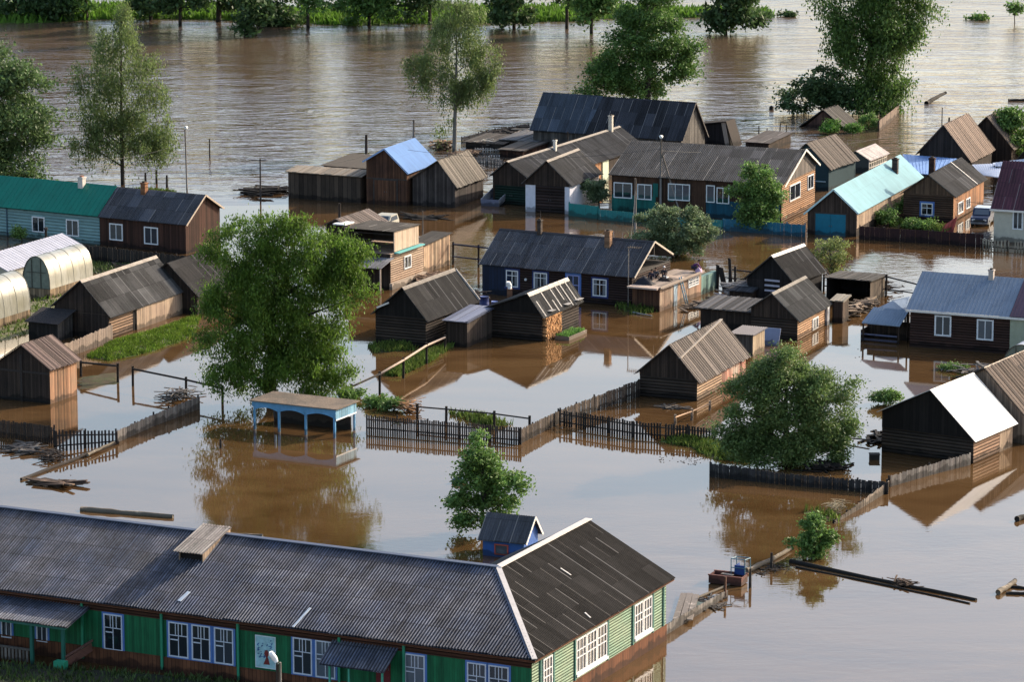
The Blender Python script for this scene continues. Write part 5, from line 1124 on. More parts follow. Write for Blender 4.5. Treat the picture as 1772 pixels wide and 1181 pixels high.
# flat light metal roofs
def canopy(name, label, pts, z, zr, m, posts=True, cat='canopy', style='seam'):
    """lean-to canopy: four roof corners in photo pixels (front left, front right, back right, back left) at heights z, z, zr, zr."""
    P = [G(*pts[0], z), G(*pts[1], z), G(*pts[2], zr), G(*pts[3], zr)]
    root = thing(name, label, cat, (P[1].x, P[1].y, 0), ROT0); Q = [w2loc(root, p) for p in P]
    m_ = MB(); m_.hexa([q for q in Q] + [q + Vector((0, 0, .07)) for q in Q]); fixn(m_.build('roof', m, root))
    m_ = MB(); n_ = 14
    for k in range(1, n_):
        a = Q[0].lerp(Q[1], k / n_) + Vector((0, 0, .09)); c = Q[3].lerp(Q[2], k / n_) + Vector((0, 0, .09)); m_.beam(a, c, .04, .04)
    m_.build('roof_seam', m, root)
    if posts:
        for q in Q: m_ = MB(); c = (Q[0] + Q[1] + Q[2] + Q[3]) / 4; e = q.lerp(c, .07); m_.box((e.x - .06, e.y - .06, -.8), (e.x + .06, e.y + .06, min(e.z, q.z))); m_.build('post', PLD, root)
    return root
LBL = mat('metal', (.24, .38, .66), .5, .06, .6); PAL = mat('metal', (.50, .55, .66), .5, .06, .6)
canopy('metal_roof', 'pale blue metal roof between the turquoise roof and the steep barn', [(1575, 300), (1640, 306), (1660, 276), (1562, 268)], 2.2, 2.6, LBL)
canopy('metal_roof', 'pale gray metal roof between the log cottage and the purple roof', [(1700, 304), (1735, 309), (1745, 283), (1682, 286)], 2.2, 2.5, PAL)
canopy('metal_roof', 'bluish white roof strip touching the top of the purple roof', [(1722, 288), (1800, 291), (1800, 273), (1718, 283)], 2.6, 2.8, PAL)
root = canopy('porch_canopy', 'blue metal porch canopy left of the blue roofed log house', [(1491, 560), (1557, 566), (1573, 539), (1512, 533)], 1.5, 2.5, mat('metal', (.20, .26, .34), .5, .07, .6))
m_ = MB(); m_.box((-3.4, .2, .1), (-.3, .32, .25)); m_.box((-3.4, .2, .55), (-.3, .3, .65)); m_.build('porch_rail', plain((.10, .11, .18), .7), root)
m_ = MB(); m_.box((-3.5, 2.0, -.5), (.3, 2.1, 1.5)); m_.box((-3.5, .4, -.5), (-3.4, 2.0, .9)); m_.build('canopy_shade_boards', PLD, root)  # dark boards added to stand in for the shade under the canopy
canopy('metal_roof', 'upper blue metal lean-to behind the porch canopy', [(1512, 538), (1568, 540), (1575, 515), (1545, 522)], 1.9, 2.5, mat('metal', (.16, .22, .31), .5, .07, .6))

# annexe deck of the blue log house
b = G(1141, 540); root = thing('annexe', 'flat roofed plank annexe with a pale boarded roof deck and a white lattice window', 'annexe', (b.x, b.y, 0), ROT0 - .028)
wA = -hit(root, 1094, 532, (0, 0, 0), (0, 1, 0)).x; lA = hR(root, 1213, 500).y; hA = hR(root, 1143, 497).z
m_ = MB(); m_.box((-wA, 0, -.8), (0, lA, hA - .1)); m_.build('wall', PLB, root)
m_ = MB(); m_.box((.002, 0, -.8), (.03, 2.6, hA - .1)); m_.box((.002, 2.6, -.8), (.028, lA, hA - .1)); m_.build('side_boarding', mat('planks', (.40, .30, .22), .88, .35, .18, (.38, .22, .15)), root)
m_ = MB(); 
rr = random.Random(3); x = -wA - .1
while x < .2: 
    q = rr.uniform(.2, .34); m_.ibox((x, -.3 + rr.uniform(-.1, .1), hA - .1 + rr.uniform(0, .02)), (x + q * .93, lA + .1, hA - .05 + rr.uniform(0, .03))); x += q
m_.build('roof_deck', mat('island', (.40, .32, .26), .9, .3, .2, (.26, .21, .18)), root)
m_ = MB(); m_.box((-wA - .15, -.75, hA - .13), (.1, .35, hA + .005)); m_.build('front_awning', mat('island', (.60, .46, .38), .85, .1, .2, (.55, .42, .34)), root)
m_ = MB(); m_.beam((.22, -.35, hA + .02), (.22, lA + .15, hA + .02), .1, .14); m_.build('edge_pole', WLITE, root)
y0 = hR(root, 1190, 490).y; y1 = hR(root, 1208, 480).y
window(root, 'R', y0, y1, hR(root, 1190, 499).z, hR(root, 1190, 484).z, cols=3, rows=(.33, .66), fw=.10, at=.03)
m_ = MB(); yl = hR(root, 1165, 520).y; m_.box((.03, yl, -.4), (.07, yl + .7, 1.9)); m_.build('door', plain((.45, .56, .62), .6), root)
m_ = MB(); m_.box((-.5, lA, -.8), (0, lA + 3.6, hA - .55)); m_.build('side_panel', mat('planks', (.20, .33, .29), .8, .15, .4, (.16, .27, .25)), root)
ANX = root
def item_mb(name, label, cat, fn, loc, rz, m, group=None, smooth=False):
    q = MB(); fn(q); o_ = q.build(name, m, None, smooth); o_.location = loc; o_.rotation_euler = (0, 0, rz); tag(o_, label, cat, group); return o_
def onA(x, y, z=0): return loc2w(ANX, (x, y, hA - .02 + z))
rz = ANX.rotation_euler.z
item_mb('ladder', 'blue gray ladder leaning on the sunlit side of the annexe', 'ladder', lambda q: ([q.beam((.9, s_, -.4), (.1, s_, hA + .3), .06, .08) for s_ in (0, .42)], [q.beam((.9 - .8 * k / 9, 0, -.4 + (hA + .7) * k / 9), (.9 - .8 * k / 9, .42, -.4 + (hA + .7) * k / 9), .04, .04) for k in range(1, 9)]), loc2w(ANX, (.05, hR(ANX, 1172, 520).y, 0)), rz, plain((.14, .25, .33), .7))
def tarp(q, sx, sy, h, seed=1, dark=False):
    rr = random.Random(seed); n = 7; V = []
    for j in range(n):
        for i in range(n):
            u, v = i / (n - 1) - .5, j / (n - 1) - .5; e = 1 - max(abs(u), abs(v)) * 2
            V.append((u * sx * rr.uniform(.85, 1.1), v * sy * rr.uniform(.85, 1.1), (h * rr.uniform(.4, 1.1) * min(1, e * 2.2)) if e > .01 else 0))
    q.idx(V, [(j * n + i, j * n + i + 1, (j + 1) * n + i + 1, (j + 1) * n + i) for j in range(n - 1) for i in range(n - 1)], [(v[0], v[1]) for v in V])
item_mb('bundle', 'black bag lying at the front edge of the roof deck', 'bag', lambda q: tarp(q, 1.7, 1.1, .55, 2), onA(-wA + .75, .9, .02), rz, plain((.015, .015, .022), .8), smooth=True)
item_mb('bundle', 'rumpled dark blanket in the middle of the roof deck', 'blanket', lambda q: tarp(q, 1.2, .9, .3, 3), onA(-1.0, 3.4, .02), rz, plain((.03, .022, .018), .9), smooth=True)
item_mb('bundle', 'light brown cloth spread on the roof deck', 'cloth', lambda q: tarp(q, 1.8, 1.4, .12, 4), onA(-.9, 5.0, .02), rz, plain((.42, .32, .25), .9), smooth=True)
item_mb('bundle', 'white sack beside the seated people', 'bag', lambda q: tarp(q, .6, .6, .4, 5), onA(-wA + 1.5, 3.6, .02), rz, plain((.7, .68, .66), .8), smooth=True)
item_mb('bundle', 'small heap of black clothes by the open gable', 'clothes', lambda q: tarp(q, .9, .9, .5, 6), onA(-wA + .3, 1.7, .02), rz, plain((.02, .02, .03), .9), smooth=True)
item_mb('bundle', 'pale pinkish bundle beside the crouching person in purple', 'bundle', lambda q: tarp(q, .6, .7, .5, 7), onA(.0, 8.3, .02), rz, plain((.55, .38, .5), .9), smooth=True)

# ================================================================ PEOPLE
SKIN = plain((.42, .25, .18), .6, .05)
def skinmesh(name, joints, edges, m, parent, sub=2):
    me = bpy.data.meshes.new(name); me.from_pydata([j[0] for j in joints], edges, []); me.materials.append(m)
    o = bpy.data.objects.new(name, me); COL.objects.link(o)
    if parent: o.parent = parent
    md = o.modifiers.new('Skin', 'SKIN')
    if not me.skin_vertices: me.skin_vertices.new() if hasattr(me.skin_vertices, 'new') else None
    sv_ = me.skin_vertices[0].data
    for i, j in enumerate(joints): sv_[i].radius = (j[1], j[1] if len(j) < 3 else j[2])
    sv_[0].use_root = True
    s = o.modifiers.new('Sub', 'SUBSURF'); s.levels = sub; s.render_levels = sub
    md.use_smooth_shade = True
    return o
def person(label, loc, rz, pose, jacket, trousers, hairc, group=None, cap=None):
    """pose: dict of joint positions in metres, origin at the seat/feet."""
    root = thing('person', label, 'person', loc, rz, group); P = {k: Vector(v) for k, v in pose.items()}
    J = []; E = []; ix = {}
    def add(k, r, par=None, p=None):
        J.append((tuple(p if p is not None else P[k]), r)); ix[k] = len(J) - 1
        if par: E.append((ix[par], ix[k]))
    add('pelvis', .13); add('waist', .115, 'pelvis', P['pelvis'].lerp(P['neck'], .4)); add('chest', .14, 'waist', P['pelvis'].lerp(P['neck'], .75)); add('neck', .055, 'chest')
    add('jaw', .065, 'neck', P['neck'].lerp(P['head'], .55)); add('head', .098, 'jaw'); add('crown', .07, 'head', P['head'] + (P['head'] - P['neck']).normalized() * .09)
    fwd = Vector((0, -1, 0)); add('nose', .016, 'head', P['head'] + fwd * .115)
    for s in 'lr':
        sg = 1 if s == 'l' else -1
        add('sh' + s, .062, 'chest', P['neck'] + Vector((sg * .17, 0, -.06))); add('el' + s, .043, 'sh' + s); add('wr' + s, .03, 'el' + s)
        d = (P['wr' + s] - P['el' + s]).normalized(); pm = P['wr' + s] + d * .06; add('pm' + s, .034, 'wr' + s, pm)
        sd = d.cross(Vector((0, 0, 1))); sd = sd.normalized() if sd.length > .1 else Vector((1, 0, 0))
        for q, (off, ln) in enumerate([(-.033, .065), (-.011, .08), (.011, .078), (.033, .06)]):
            add('f%s%d' % (s, q), .009, 'pm' + s, pm + d * .05 + sd * off); add('g%s%d' % (s, q), .008, 'f%s%d' % (s, q), pm + d * (.05 + ln) + sd * off + Vector((0, 0, -.02)))
        add('t' + s, .01, 'pm' + s, pm + sd * sg * .05 + d * .02)
        add('hp' + s, .09, 'pelvis', P['pelvis'] + Vector((sg * .1, -.01, -.03))); add('kn' + s, .058, 'hp' + s); add('an' + s, .038, 'kn' + s); add('ft' + s, .036, 'an' + s, P['an' + s] + Vector((0, -.15, -.03)))
    skinmesh('body', J, E, SKIN, root, 1)
    def sub(keys, name, m, grow):
        ks = [k for k in ix if k in keys]; mp = {ix[k]: i for i, k in enumerate(ks)}
        skinmesh(name, [(J[ix[k]][0], J[ix[k]][1] + grow) for k in ks], [(mp[a], mp[b]) for a, b in E if a in mp and b in mp], m, root, 1)
    sub(['pelvis', 'waist', 'chest', 'shl', 'shr', 'ell', 'elr', 'wrl', 'wrr'], 'jacket', jacket, .022)
    sub(['pelvis', 'hpl', 'hpr', 'knl', 'knr', 'anl', 'anr'], 'trousers', trousers, .016)
    h = MB(); c = P['head'] + Vector((0, .015, .03)); V = []; F = []; n = 10
    for j in range(5):
        for i in range(n):
            t = j / 4 * 1.75; a = 2 * math.pi * i / n; V.append(c + Vector((math.sin(t) * math.cos(a) * .115, math.sin(t) * math.sin(a) * .125, math.cos(t) * .125)))
    for j in range(4):
        for i in range(n): F.append((j * n + i, j * n + (i + 1) % n, (j + 1) * n + (i + 1) % n, (j + 1) * n + i))
    h.idx(V, F, [(0, 0)] * len(V)); h.build('cap' if cap else 'hair', cap or plain(hairc, .9), root, True)
    return root
SIT = dict(pelvis=(0, 0, .14), neck=(0, -.10, .62), head=(0, -.14, .82), ell=(.26, -.22, .36), wrl=(.16, -.42, .34), elr=(-.26, -.22, .36), wrr=(-.14, -.42, .36), knl=(.16, -.42, .42), anl=(.15, -.50, .05), knr=(-.16, -.42, .44), anr=(-.15, -.48, .05))
SIT2 = dict(pelvis=(0, 0, .14), neck=(.03, -.06, .64), head=(.05, -.08, .85), ell=(.30, -.10, .36), wrl=(.26, -.34, .22), elr=(-.24, -.26, .38), wrr=(-.10, -.44, .46), knl=(.14, -.46, .30), anl=(.14, -.82, .06), knr=(-.16, -.42, .40), anr=(-.14, -.60, .05))
CRO = dict(pelvis=(0, .12, .42), neck=(0, -.30, .78), head=(0, -.46, .92), ell=(.24, -.42, .50), wrl=(.16, -.60, .30), elr=(-.24, -.42, .50), wrr=(-.16, -.60, .28), knl=(.17, -.30, .46), anl=(.15, .0, .08), knr=(-.17, -.26, .44), anr=(-.15, .05, .08))
STD = dict(pelvis=(0, 0, .92), neck=(0, -.03, 1.45), head=(0, -.06, 1.64), ell=(.30, -.02, 1.15), wrl=(.30, -.2, .95), elr=(-.28, -.02, 1.15), wrr=(-.26, -.16, .93), knl=(.10, -.03, .50), anl=(.10, 0, .08), knr=(-.10, -.02, .50), anr=(-.11, .02, .08))
DK1 = plain((.02, .02, .028), .85); DK2 = plain((.035, .03, .05), .85); BRN = plain((.05, .035, .03), .85)
person('seated person in dark clothes with a white cap on the deck before the open gable', onA(-wA + .75, 4.9, .02), rz + R(30), SIT, DK1, BRN, (.02, .015, .01), cap=plain((.75, .73, .7), .8))
person('seated person in black with bare head nearest the slope of the roof', onA(-wA + .45, 2.9, .02), rz + R(20), SIT2, DK2, DK1, (.02, .015, .01))
person('person in a dark jacket leaning forward between the two seated people', onA(-wA + .35, 4.0, .02), rz + R(45), SIT, plain((.04, .045, .06), .85), DK1, (.05, .03, .02))
person('crouching person in a purple top at the far corner of the roof deck', onA(-.5, lA - .4, .02), rz + R(120), CRO, plain((.10, .02, .13), .8), plain((.03, .03, .06), .8), (.015, .01, .01))

# ================================================================ VEHICLES
def vehicle(name, label, loc, rz, body, L=4.2, W=1.75, H=1.65, sink=-.55, hood=True, roofc=None, cat='car'):
    root = thing(name, label, cat, (loc.x, loc.y, sink), rz)
    m = MB(); pr = [(0, .35), (0, .85), (.15, .98), (1.15, 1.05), (1.75, H), (L - .55, H), (L - .08, 1.05), (L, .9), (L, .35)]    # side profile: y from the nose
    m.prism([(y, z) for y, z in pr], 'x', -W / 2, W / 2); o_ = fixn(m.build('body', body, root)); bv = o_.modifiers.new('b', 'BEVEL'); bv.width = .07; bv.segments = 3
    g = MB(); g.hexa([(-W / 2 + .14, 1.19, 1.10), (W / 2 - .14, 1.19, 1.10), (W / 2 - .2, 1.70, H - .08), (-W / 2 + .2, 1.70, H - .08)] + [(-W / 2 + .14, 1.15, 1.12), (W / 2 - .14, 1.15, 1.12), (W / 2 - .2, 1.66, H - .06), (-W / 2 + .2, 1.66, H - .06)]); g.build('windscreen', glassm(), root)
    for s in (-1, 1):
        g = MB(); x0 = s * (W / 2 + .004); g.prism([(1.45, 1.1), (1.85, H - .12), (L - .7, H - .12), (L - .4, 1.1)], 'x', x0, x0 + s * .012); fixn(g.build('side_window', glassm(), root))
        g = MB(); g.box((s * W * .32 - .16, -.02, .68), (s * W * .32 + .16, .02, .86)); g.build('headlight', plain((.7, .7, .68), .2), root)
        for y in (.8, L - .85):
            g = MB(); g.tube([(s * (W / 2 - .2), y, .34), (s * (W / 2 + .02), y, .34)], .34, 16); wh = g.build('wheel', plain((.02, .02, .02), .9), root)
            g = MB(); g.tube([(s * (W / 2 + .02), y, .34), (s * (W / 2 + .03), y, .34)], .2, 12); g.build('rim', plain((.4, .4, .4), .4), wh)
    g = MB(); g.box((-.55, -.03, .58), (.55, .01, .78)); g.build('grille', plain((.03, .03, .03), .5), root); g = MB(); g.box((-W / 2 + .05, -.08, .38), (W / 2 - .05, .0, .55)); g.build('bumper', plain((.35, .36, .38), .5), root)
    if roofc: g = MB(); g.box((-W / 2 + .1, 1.85, H + .002), (W / 2 - .1, L - .65, H + .03)); g.build('roof', roofc, root)
    return root
c = G(1694, 392); vehicle('off_road_car', 'dark blue car with a pale roof standing in water left of the beige house', c, ROT0 + R(8), plain((.02, .03, .07), .3, .05), sink=-.15, roofc=plain((.5, .58, .68), .35))
c = G(652, 402); vehicle('parked_car', 'pale cream car half hidden behind the striped board roof', c, ROT0 + R(6), plain((.45, .43, .36), .45, .08), L=4.0, W=1.6, sink=-.3)
# tipping trailer with raised bed
b = G(848, 357); root = thing('trailer', 'small open trailer with white edges parked in water beside the gray plank shed', 'trailer', (b.x, b.y, -.62), ROT0 + R(4))
BD = plain((.06, .07, .11), .6)
m_ = MB(); m_.hexa([(-.95, 0, .6), (.95, 0, .6), (.95, .08, .6), (-.95, .08, .6), (-.95, -.1, 1.3), (.95, -.1, 1.3), (.95, .0, 1.3), (-.95, .0, 1.3)]); m_.build('tailgate', plain((.16, .17, .24), .6), root)
for s in (-1, 1):
    m_ = MB(); m_.hexa([(s * .95, 0, .6), (s * .95, 2.9, 1.2), (s * .89, 2.9, 1.2), (s * .89, 0, .6), (s * 1.0, -.05, 1.3), (s * 1.0, 2.9, 1.9), (s * .92, 2.9, 1.9), (s * .92, -.05, 1.3)]); fixn(m_.build('side_panel', plain((.34, .34, .36), .5), root))
    m_ = MB(); m_.tube([(s * .8, 1.2, .4), (s * 1.02, 1.2, .4)], .4, 14); m_.build('wheel', plain((.02, .02, .02), .9), root)
m_ = MB(); m_.hexa([(-.89, .05, .55), (.89, .05, .55), (.89, 2.9, 1.15), (-.89, 2.9, 1.15), (-.89, .05, .62), (.89, .05, .62), (.89, 2.9, 1.22), (-.89, 2.9, 1.22)]); m_.box((-.95, 2.9, 1.1), (.95, 2.98, 2.0)); m_.build('bed', BD, root)

# ================================================================ POLES
def pole(label, base, topy, r=.09, m=None, cross=None, strut=None, lamp=False, group='wooden poles', lean=0, name='wooden_pole'):
    b = G(*base); h = AT(base[0], topy, b.y).z; root = thing(name, label, 'pole', (b.x, b.y, 0), 0, group)
    q = MB(); q.tube([(0, 0, -1), (lean * h * .5, 0, h * .5), (lean * h, 0, h)], [r * 1.15, r, r * .8], 8); q.build('pole', m or DTIM, root, True)
    if cross: q = MB(); q.beam((-cross, 0, h - .15), (cross * .7, 0, h - .1), .08, .08); q.build('crossbar', m or DTIM, root)
    if strut: a = AT(strut[0], strut[1], b.y - .6) - b; e = AT(strut[2], strut[3], b.y) - b; q = MB(); q.tube([a, e], .09, 7); q.build('strut', mat('plain', (.22, .19, .17), .9, .2, 1, None, 0, 0, .3), root, True)
    if lamp:
        q = MB(); q.tube([(0, 0, h - .02), (0, -.05, h + .12), (.0, -.12, h + .22), (.0, -.2, h + .24)], [.05, .17, .2, .06], 10); q.build('lamp_shade', plain((.75, .78, .78), .3), root, True)
    return root, h
GP = mat('plain', (.20, .18, .165), .9, .2, 1, None, 0, 0, .3)
pole('lamp pole with a white head right of the riverside birch', (324, 332), 224, .08, GP, lamp=True, lean=-.02)
pole('short post standing alone in the river right of the lamp pole', (363, 273), 240, .08)
pole('pole with a crossbar left of the timber store', (451, 348), 275, .08, cross=.9)
pole('thick black post behind the dark flat roof', (634, 285), 233, .16)
pole('thin post with a hanging bundle left of the tall birch', (716, 243), 207, .12, GP)
pole('slim pole in front of the long barn roof', (982, 275), 228, .10)
pole('tall lamp topped pole with a slanting strut before the teal duplex', (1143, 372), 240, .11, GP, strut=(1178, 372, 1146, 268), lamp=True)
pole('rough gray pole standing in the street left of the round gray bush', (1099, 412), 309, .12, GP)
pole('thin pole rising from the white garage gate', (1233 - 298, 385), 365, .05)
pole('tall thin aerial pole in front of the steep barn at the river', (1628, 300), 186, .06, DTIM)
pole('short dark post beside the steep barn ridge', (1642, 228), 203, .12)
pole('iron pipe with white fittings rising behind the light plank house', (732, 450), 365, .05, GP)
pole('dark pole in front of the striped board roof behind the willow', (588, 410), 352, .14)
for i, (x, y, t, lb) in enumerate([(1313, 243, 217, 'first'), (1327, 243, 222, 'second'), (1349, 240, 213, 'third'), (1361, 243, 216, 'fourth')]):
    pole('%s of four thin crooked posts in the river behind the teal duplex, from the left' % lb, (x, y), t, .07, lean=(.0, .01, .04, -.03)[i])
for i, (x, y, t, lb) in enumerate([(252, 322, 299, 'leftmost of three stub posts beside the birch trunk'), (271, 318, 294, 'middle of three stub posts beside the birch trunk'), (289, 325, 303, 'rightmost of three stub posts beside the birch trunk')]):
    pole(lb, (x, y), t, .12)
b = G(1087, 535); root = thing('antenna_mast', 'television antenna on a thin mast in front of the blue log house', 'antenna', (b.x, b.y, 0), ROT0)
h = AT(1087, 428, b.y).z; q = MB(); q.tube([(0, 0, -.5), (0, 0, h)], .04, 6); q.build('mast', GP, root)
q = MB(); q.beam((-.1, 0, h), (1.15, 0, h + .05), .05, .05); q.build('boom', DTIM, root)
q = MB()
for k in range(6): q.beam((.05 + k * .2, -.35, h + .02), (.05 + k * .2, .35, h + .02), .045, .045)
q.build('element', DTIM, root)
for i, (p, lb) in enumerate([((1298, 1018, 985), 'dark stake beside the red brown box boat'), ((1335, 985, 957), 'dark stake further along the sunken fence'), ((382, 776, 760), 'tiny stake standing in water below the big willow')]):
    pole(lb, (p[0], p[1]), p[2], .09, group='stakes along the sunken fence', name='stake')

# ================================================================ FENCES
def fence(name, label, line, h, style, m, postm=None, step=2.4, pw=.11, gap=.09, rails=(.25, .75), rm=None, th=.03, z0=-.5, jit=.06, group=None, cat='fence', world=False, posts=True, lean=0.0, railside=.04):
    """line: photo pixels on the water along the foot; h height above water at both ends (or list)."""
    P = [Vector(p) if world else G(*p) for p in line]; hs = h if hasattr(h, '__len__') else [h] * len(P)
    root = thing(name, label, cat, (P[0].x, P[0].y, 0), 0, group); o_ = P[0]
    rr = random.Random(int(P[0].x * 13 + P[0].y)); bm = MB(); rb = MB(); L0 = 0
    for i in range(len(P) - 1):
        a, b_ = P[i] - o_, P[i + 1] - o_; d = b_ - a; L = d.length; d.normalize(); n = Vector((d.y, -d.x, 0)); 
        if n.y > 0: n = -n
        x = 0
        while x < L and pw > 0:
            H = hs[i] + (hs[i + 1] - hs[i]) * x / L + rr.uniform(-jit, jit); ln = rr.uniform(-.02, .02) + lean; w_ = pw * rr.uniform(.85, 1.1)
            if rr.random() > (.03 if gap > .06 else .0):
                A = a + d * x; B = A + d * w_; off = n * rr.uniform(0, .02); up = Vector((0, 0, H)) + d * ln; dn = Vector((0, 0, z0))
                bm.hexa([A + off + dn, B + off + dn, B + off + n * th + dn, A + off + n * th + dn, A + off + up, B + off + up, B + off + n * th + up, A + off + n * th + up])
            x += w_ + gap * rr.uniform(.75, 1.25)
        for r_ in rails: rb.beam(a + Vector((0, 0, hs[i] * r_)) - n * railside, b_ + Vector((0, 0, hs[i + 1] * r_)) - n * railside, .06, .09)
        if posts:
            k = max(1, int(round(L / step)))
            for j in range(k + (1 if i == len(P) - 2 else 0)):
                A = a + d * (L * j / k) - n * .1; H = hs[i] + (hs[i + 1] - hs[i]) * j / k + rr.uniform(-.05, .15)
                pm = MB(); pm.hexa([A + Vector(q) for q in ((-.06, -.06, -.8), (.06, -.06, -.8), (.06, .06, -.8), (-.06, .06, -.8), (-.06, -.06, H), (.06, -.06, H), (.06, .06, H), (-.06, .06, H))]); pm.build('post', postm or WDARK, root)
    if bm.v: bm.build('picket_panel' if gap > .03 else 'board_panel', m, root)
    if rails: rb.build('rail', rm or postm or m, root)
    return root
PK = mat('island', (.10, .075, .06), .9, .45, .2, (.06, .045, .04)); PKG = mat('island', (.26, .24, .22), .9, .35, .2, (.15, .13, .12)); PKO = mat('island', (.30, .20, .13), .9, .4, .2, (.15, .10, .08))
fence('picket_fence', 'dark picket fence at the left edge in front of the small plank shed', [(-10, 755), (93, 768)], 1.25, 'p', mat('island', (.07, .055, .045), .9, .3, .2, (.05, .04, .035)), pw=.14, gap=.05)
fence('picket_fence', 'broken black picket fence with daylight gaps at the left', [(96, 782), (202, 770)], [1.55, 1.0], 'p', mat('island', (.035, .032, .035), .9, .3, .2, (.025, .022, .022)), pw=.14, gap=.13)
fence('board_fence', 'weathered gray board fence running to the big willow', [(203, 766), (268, 737), (345, 708)], [.85, .9, .95], 'b', PKG, pw=.15, gap=.02)
fence('picket_fence', 'brown picket fence right of the blue shelter', [(634, 748), (900, 770)], 1.25, 'p', mat('island', (.085, .062, .05), .9, .45, .2, (.05, .038, .032)), pw=.125, gap=.05)
fence('board_fence', 'gray brown board fence climbing from the brown pickets to the log cabin', [(901, 768), (968, 733), (1030, 712), (1107, 686)], [1.05, 1.0, 1.15, 1.3], 'b', mat('island', (.16, .12, .09), .9, .55, .2, (.08, .065, .055)), pw=.14, gap=.05, z0=-.6)
fence('picket_fence', 'black picket fence with pale gaps left of the big round bush', [(968, 737), (1095, 757), (1236, 768)], [1.2, 1.2, 1.1], 'p', mat('island', (.05, .04, .035), .9, .4, .2, (.035, .03, .028)), pw=.16, gap=.065)
fence('board_fence', 'very low dark board fence under the big round bush', [(1228, 826), (1380, 842), (1535, 856)], [1.0, .8, .85], 'b', mat('island', (.06, .055, .055), .9, .3, .2, (.04, .038, .038)), pw=.15, gap=.01)
fence('board_fence', 'weathered board fence touching the corner of the white roofed log house', [(1540, 843), (1610, 823), (1679, 805)], [.75, .8, .85], 'b', PKG, pw=.16, gap=.015)
fence('board_fence', 'nearly drowned plank fence running down toward the small shrub', [(1537, 851), (1490, 880), (1445, 906)], [.75, .45, .12], 'b', mat('island', (.30, .25, .20), .9, .3, .2, (.2, .16, .13)), pw=.16, gap=.012)
fence('board_fence', 'tall pale plank fence beside the long log shed', [(108, 622), (150, 607), (193, 592)], [1.15, 1.25, 1.45], 'b', mat('island', (.33, .25, .20), .9, .15, .2, (.27, .21, .17)), pw=.2, gap=.012)
fence('board_fence', 'teal board fence starting at the white garage', [(984, 373), (1034, 379)], 1.25, 'b', plain((.01, .19, .18), .6), postm=plain((.01, .15, .15), .6), pw=.2, gap=.01, jit=.01)
fence('board_fence', 'lower teal board fence in front of the left half of the duplex', [(1036, 380), (1160, 391), (1250, 399)], 1.0, 'b', plain((.015, .18, .18), .6), postm=plain((.01, .15, .15), .6), pw=.2, gap=.01, jit=.01)
fence('board_fence', 'blue board fence in front of the right half of the duplex', [(1251, 399), (1330, 405), (1392, 410)], 1.15, 'b', plain((.01, .12, .20), .6), postm=plain((.01, .10, .17), .6), pw=.2, gap=.01, jit=.02)
fence('board_fence', 'solid dark red board fence in front of the log cottage', [(1487, 414), (1698, 428)], 1.25, 'b', mat('island', (.045, .018, .018), .8, .12, .2, (.04, .016, .016)), postm=DTIM, pw=.25, gap=.006, jit=.01)
fence('picket_fence', 'pale picket fence along the beige house', [(1700, 431), (1785, 437)], .95, 'p', mat('island', (.42, .37, .28), .85, .2, .2, (.34, .30, .23)), postm=PK, pw=.13, gap=.17)
fence('river_fence', 'tilted board fence in the river right of the sunken shed', [(1521, 228), (1555, 198)], [1.3, 1.1], 'b', mat('island', (.28, .21, .17), .9, .3, .2, (.2, .15, .12)), pw=.2, gap=.04)
fence('board_fence', 'long dark board fence below the windows of the brown half duplex', [(80, 446), (165, 454), (340, 474)], 1.5, 'b', mat('island', (.05, .042, .036), .9, .3, .2, (.035, .03, .026)), pw=.18, gap=.01)
fence('river_fence', 'dark board fence leaning in the river left of the big dark barn', [(800, 250), (858, 240), (915, 226)], [.9, 1.1, .8], 'b', mat('island', (.06, .055, .06), .9, .3, .2, (.04, .04, .045)), pw=.2, gap=.06)
fence('picket_fence', 'pale broken picket panel among the ruins right of the birch trunk', [(822, 268), (868, 270)], .8, 'p', mat('island', (.5, .47, .43), .9, .2, .2, (.4, .38, .35)), pw=.14, gap=.16)
fence('board_fence', 'gray slatted fence between the river ruins and the long barn', [(790, 282), (870, 290)], .9, 'b', PKG, pw=.16, gap=.05)
def rails(label, pts, zs, m, r=.09, ph=None, name='rail_fence', pm=None, low=None):
    """posts at photo ground points with a rail through heights zs."""
    P = [G(*p) for p in pts]; root = thing(name, label, 'fence', (P[0].x, P[0].y, 0)); o_ = P[0]
    q = MB(); q.tube([P[i] - o_ + Vector((0, -.1, zs[i])) for i in range(len(P))], r, 7); q.build('rail', m, root, True)
    if low:
        q = MB(); q.tube([P[i] - o_ + Vector((0, -.1, zs[i] * low)) for i in range(len(P))], r * .8, 7); q.build('rail', m, root, True)
    for i, p in enumerate(P):
        c = p - o_; q = MB(); q.tube([c + Vector((0, 0, -.8)), c + Vector((.02, 0, zs[i] + .2))], .10, 7); q.build('post', pm or WDARK, root, True)
    return root
rails('light peeled rail fence between the big willow and the dark log barn', [(608, 675), (657, 683), (698, 655), (738, 630), (770, 607)], [.25, 1.6, 1.45, 1.5, 1.1], mat('island', (.55, .42, .32), .85, .1, .2, (.5, .38, .3)), .09)
rails('dark rail on posts beside the small plank shed', [(140, 652), (204, 663)], [1.15, 1.35], WDARK, .08)
rails('long dark rail fence between the pale fence and the big willow', [(230, 668), (322, 686), (385, 700)], [1.35, 1.3, 1.25], WDARK, .08)
rails('dark single rail fence behind the brown pickets', [(722, 728), (772, 733), (855, 741), (916, 750)], [1.05, 1.08, 1.08, 1.1], WDARK, .06)
rails('black rail fence with two rails between the annexe and the dark huts', [(1262, 488), (1310, 493), (1352, 498)], [1.15, 1.1, 1.1], mat('island', (.03, .035, .045), .9, .2, .2, (.03, .03, .035)), .07, low=.35)
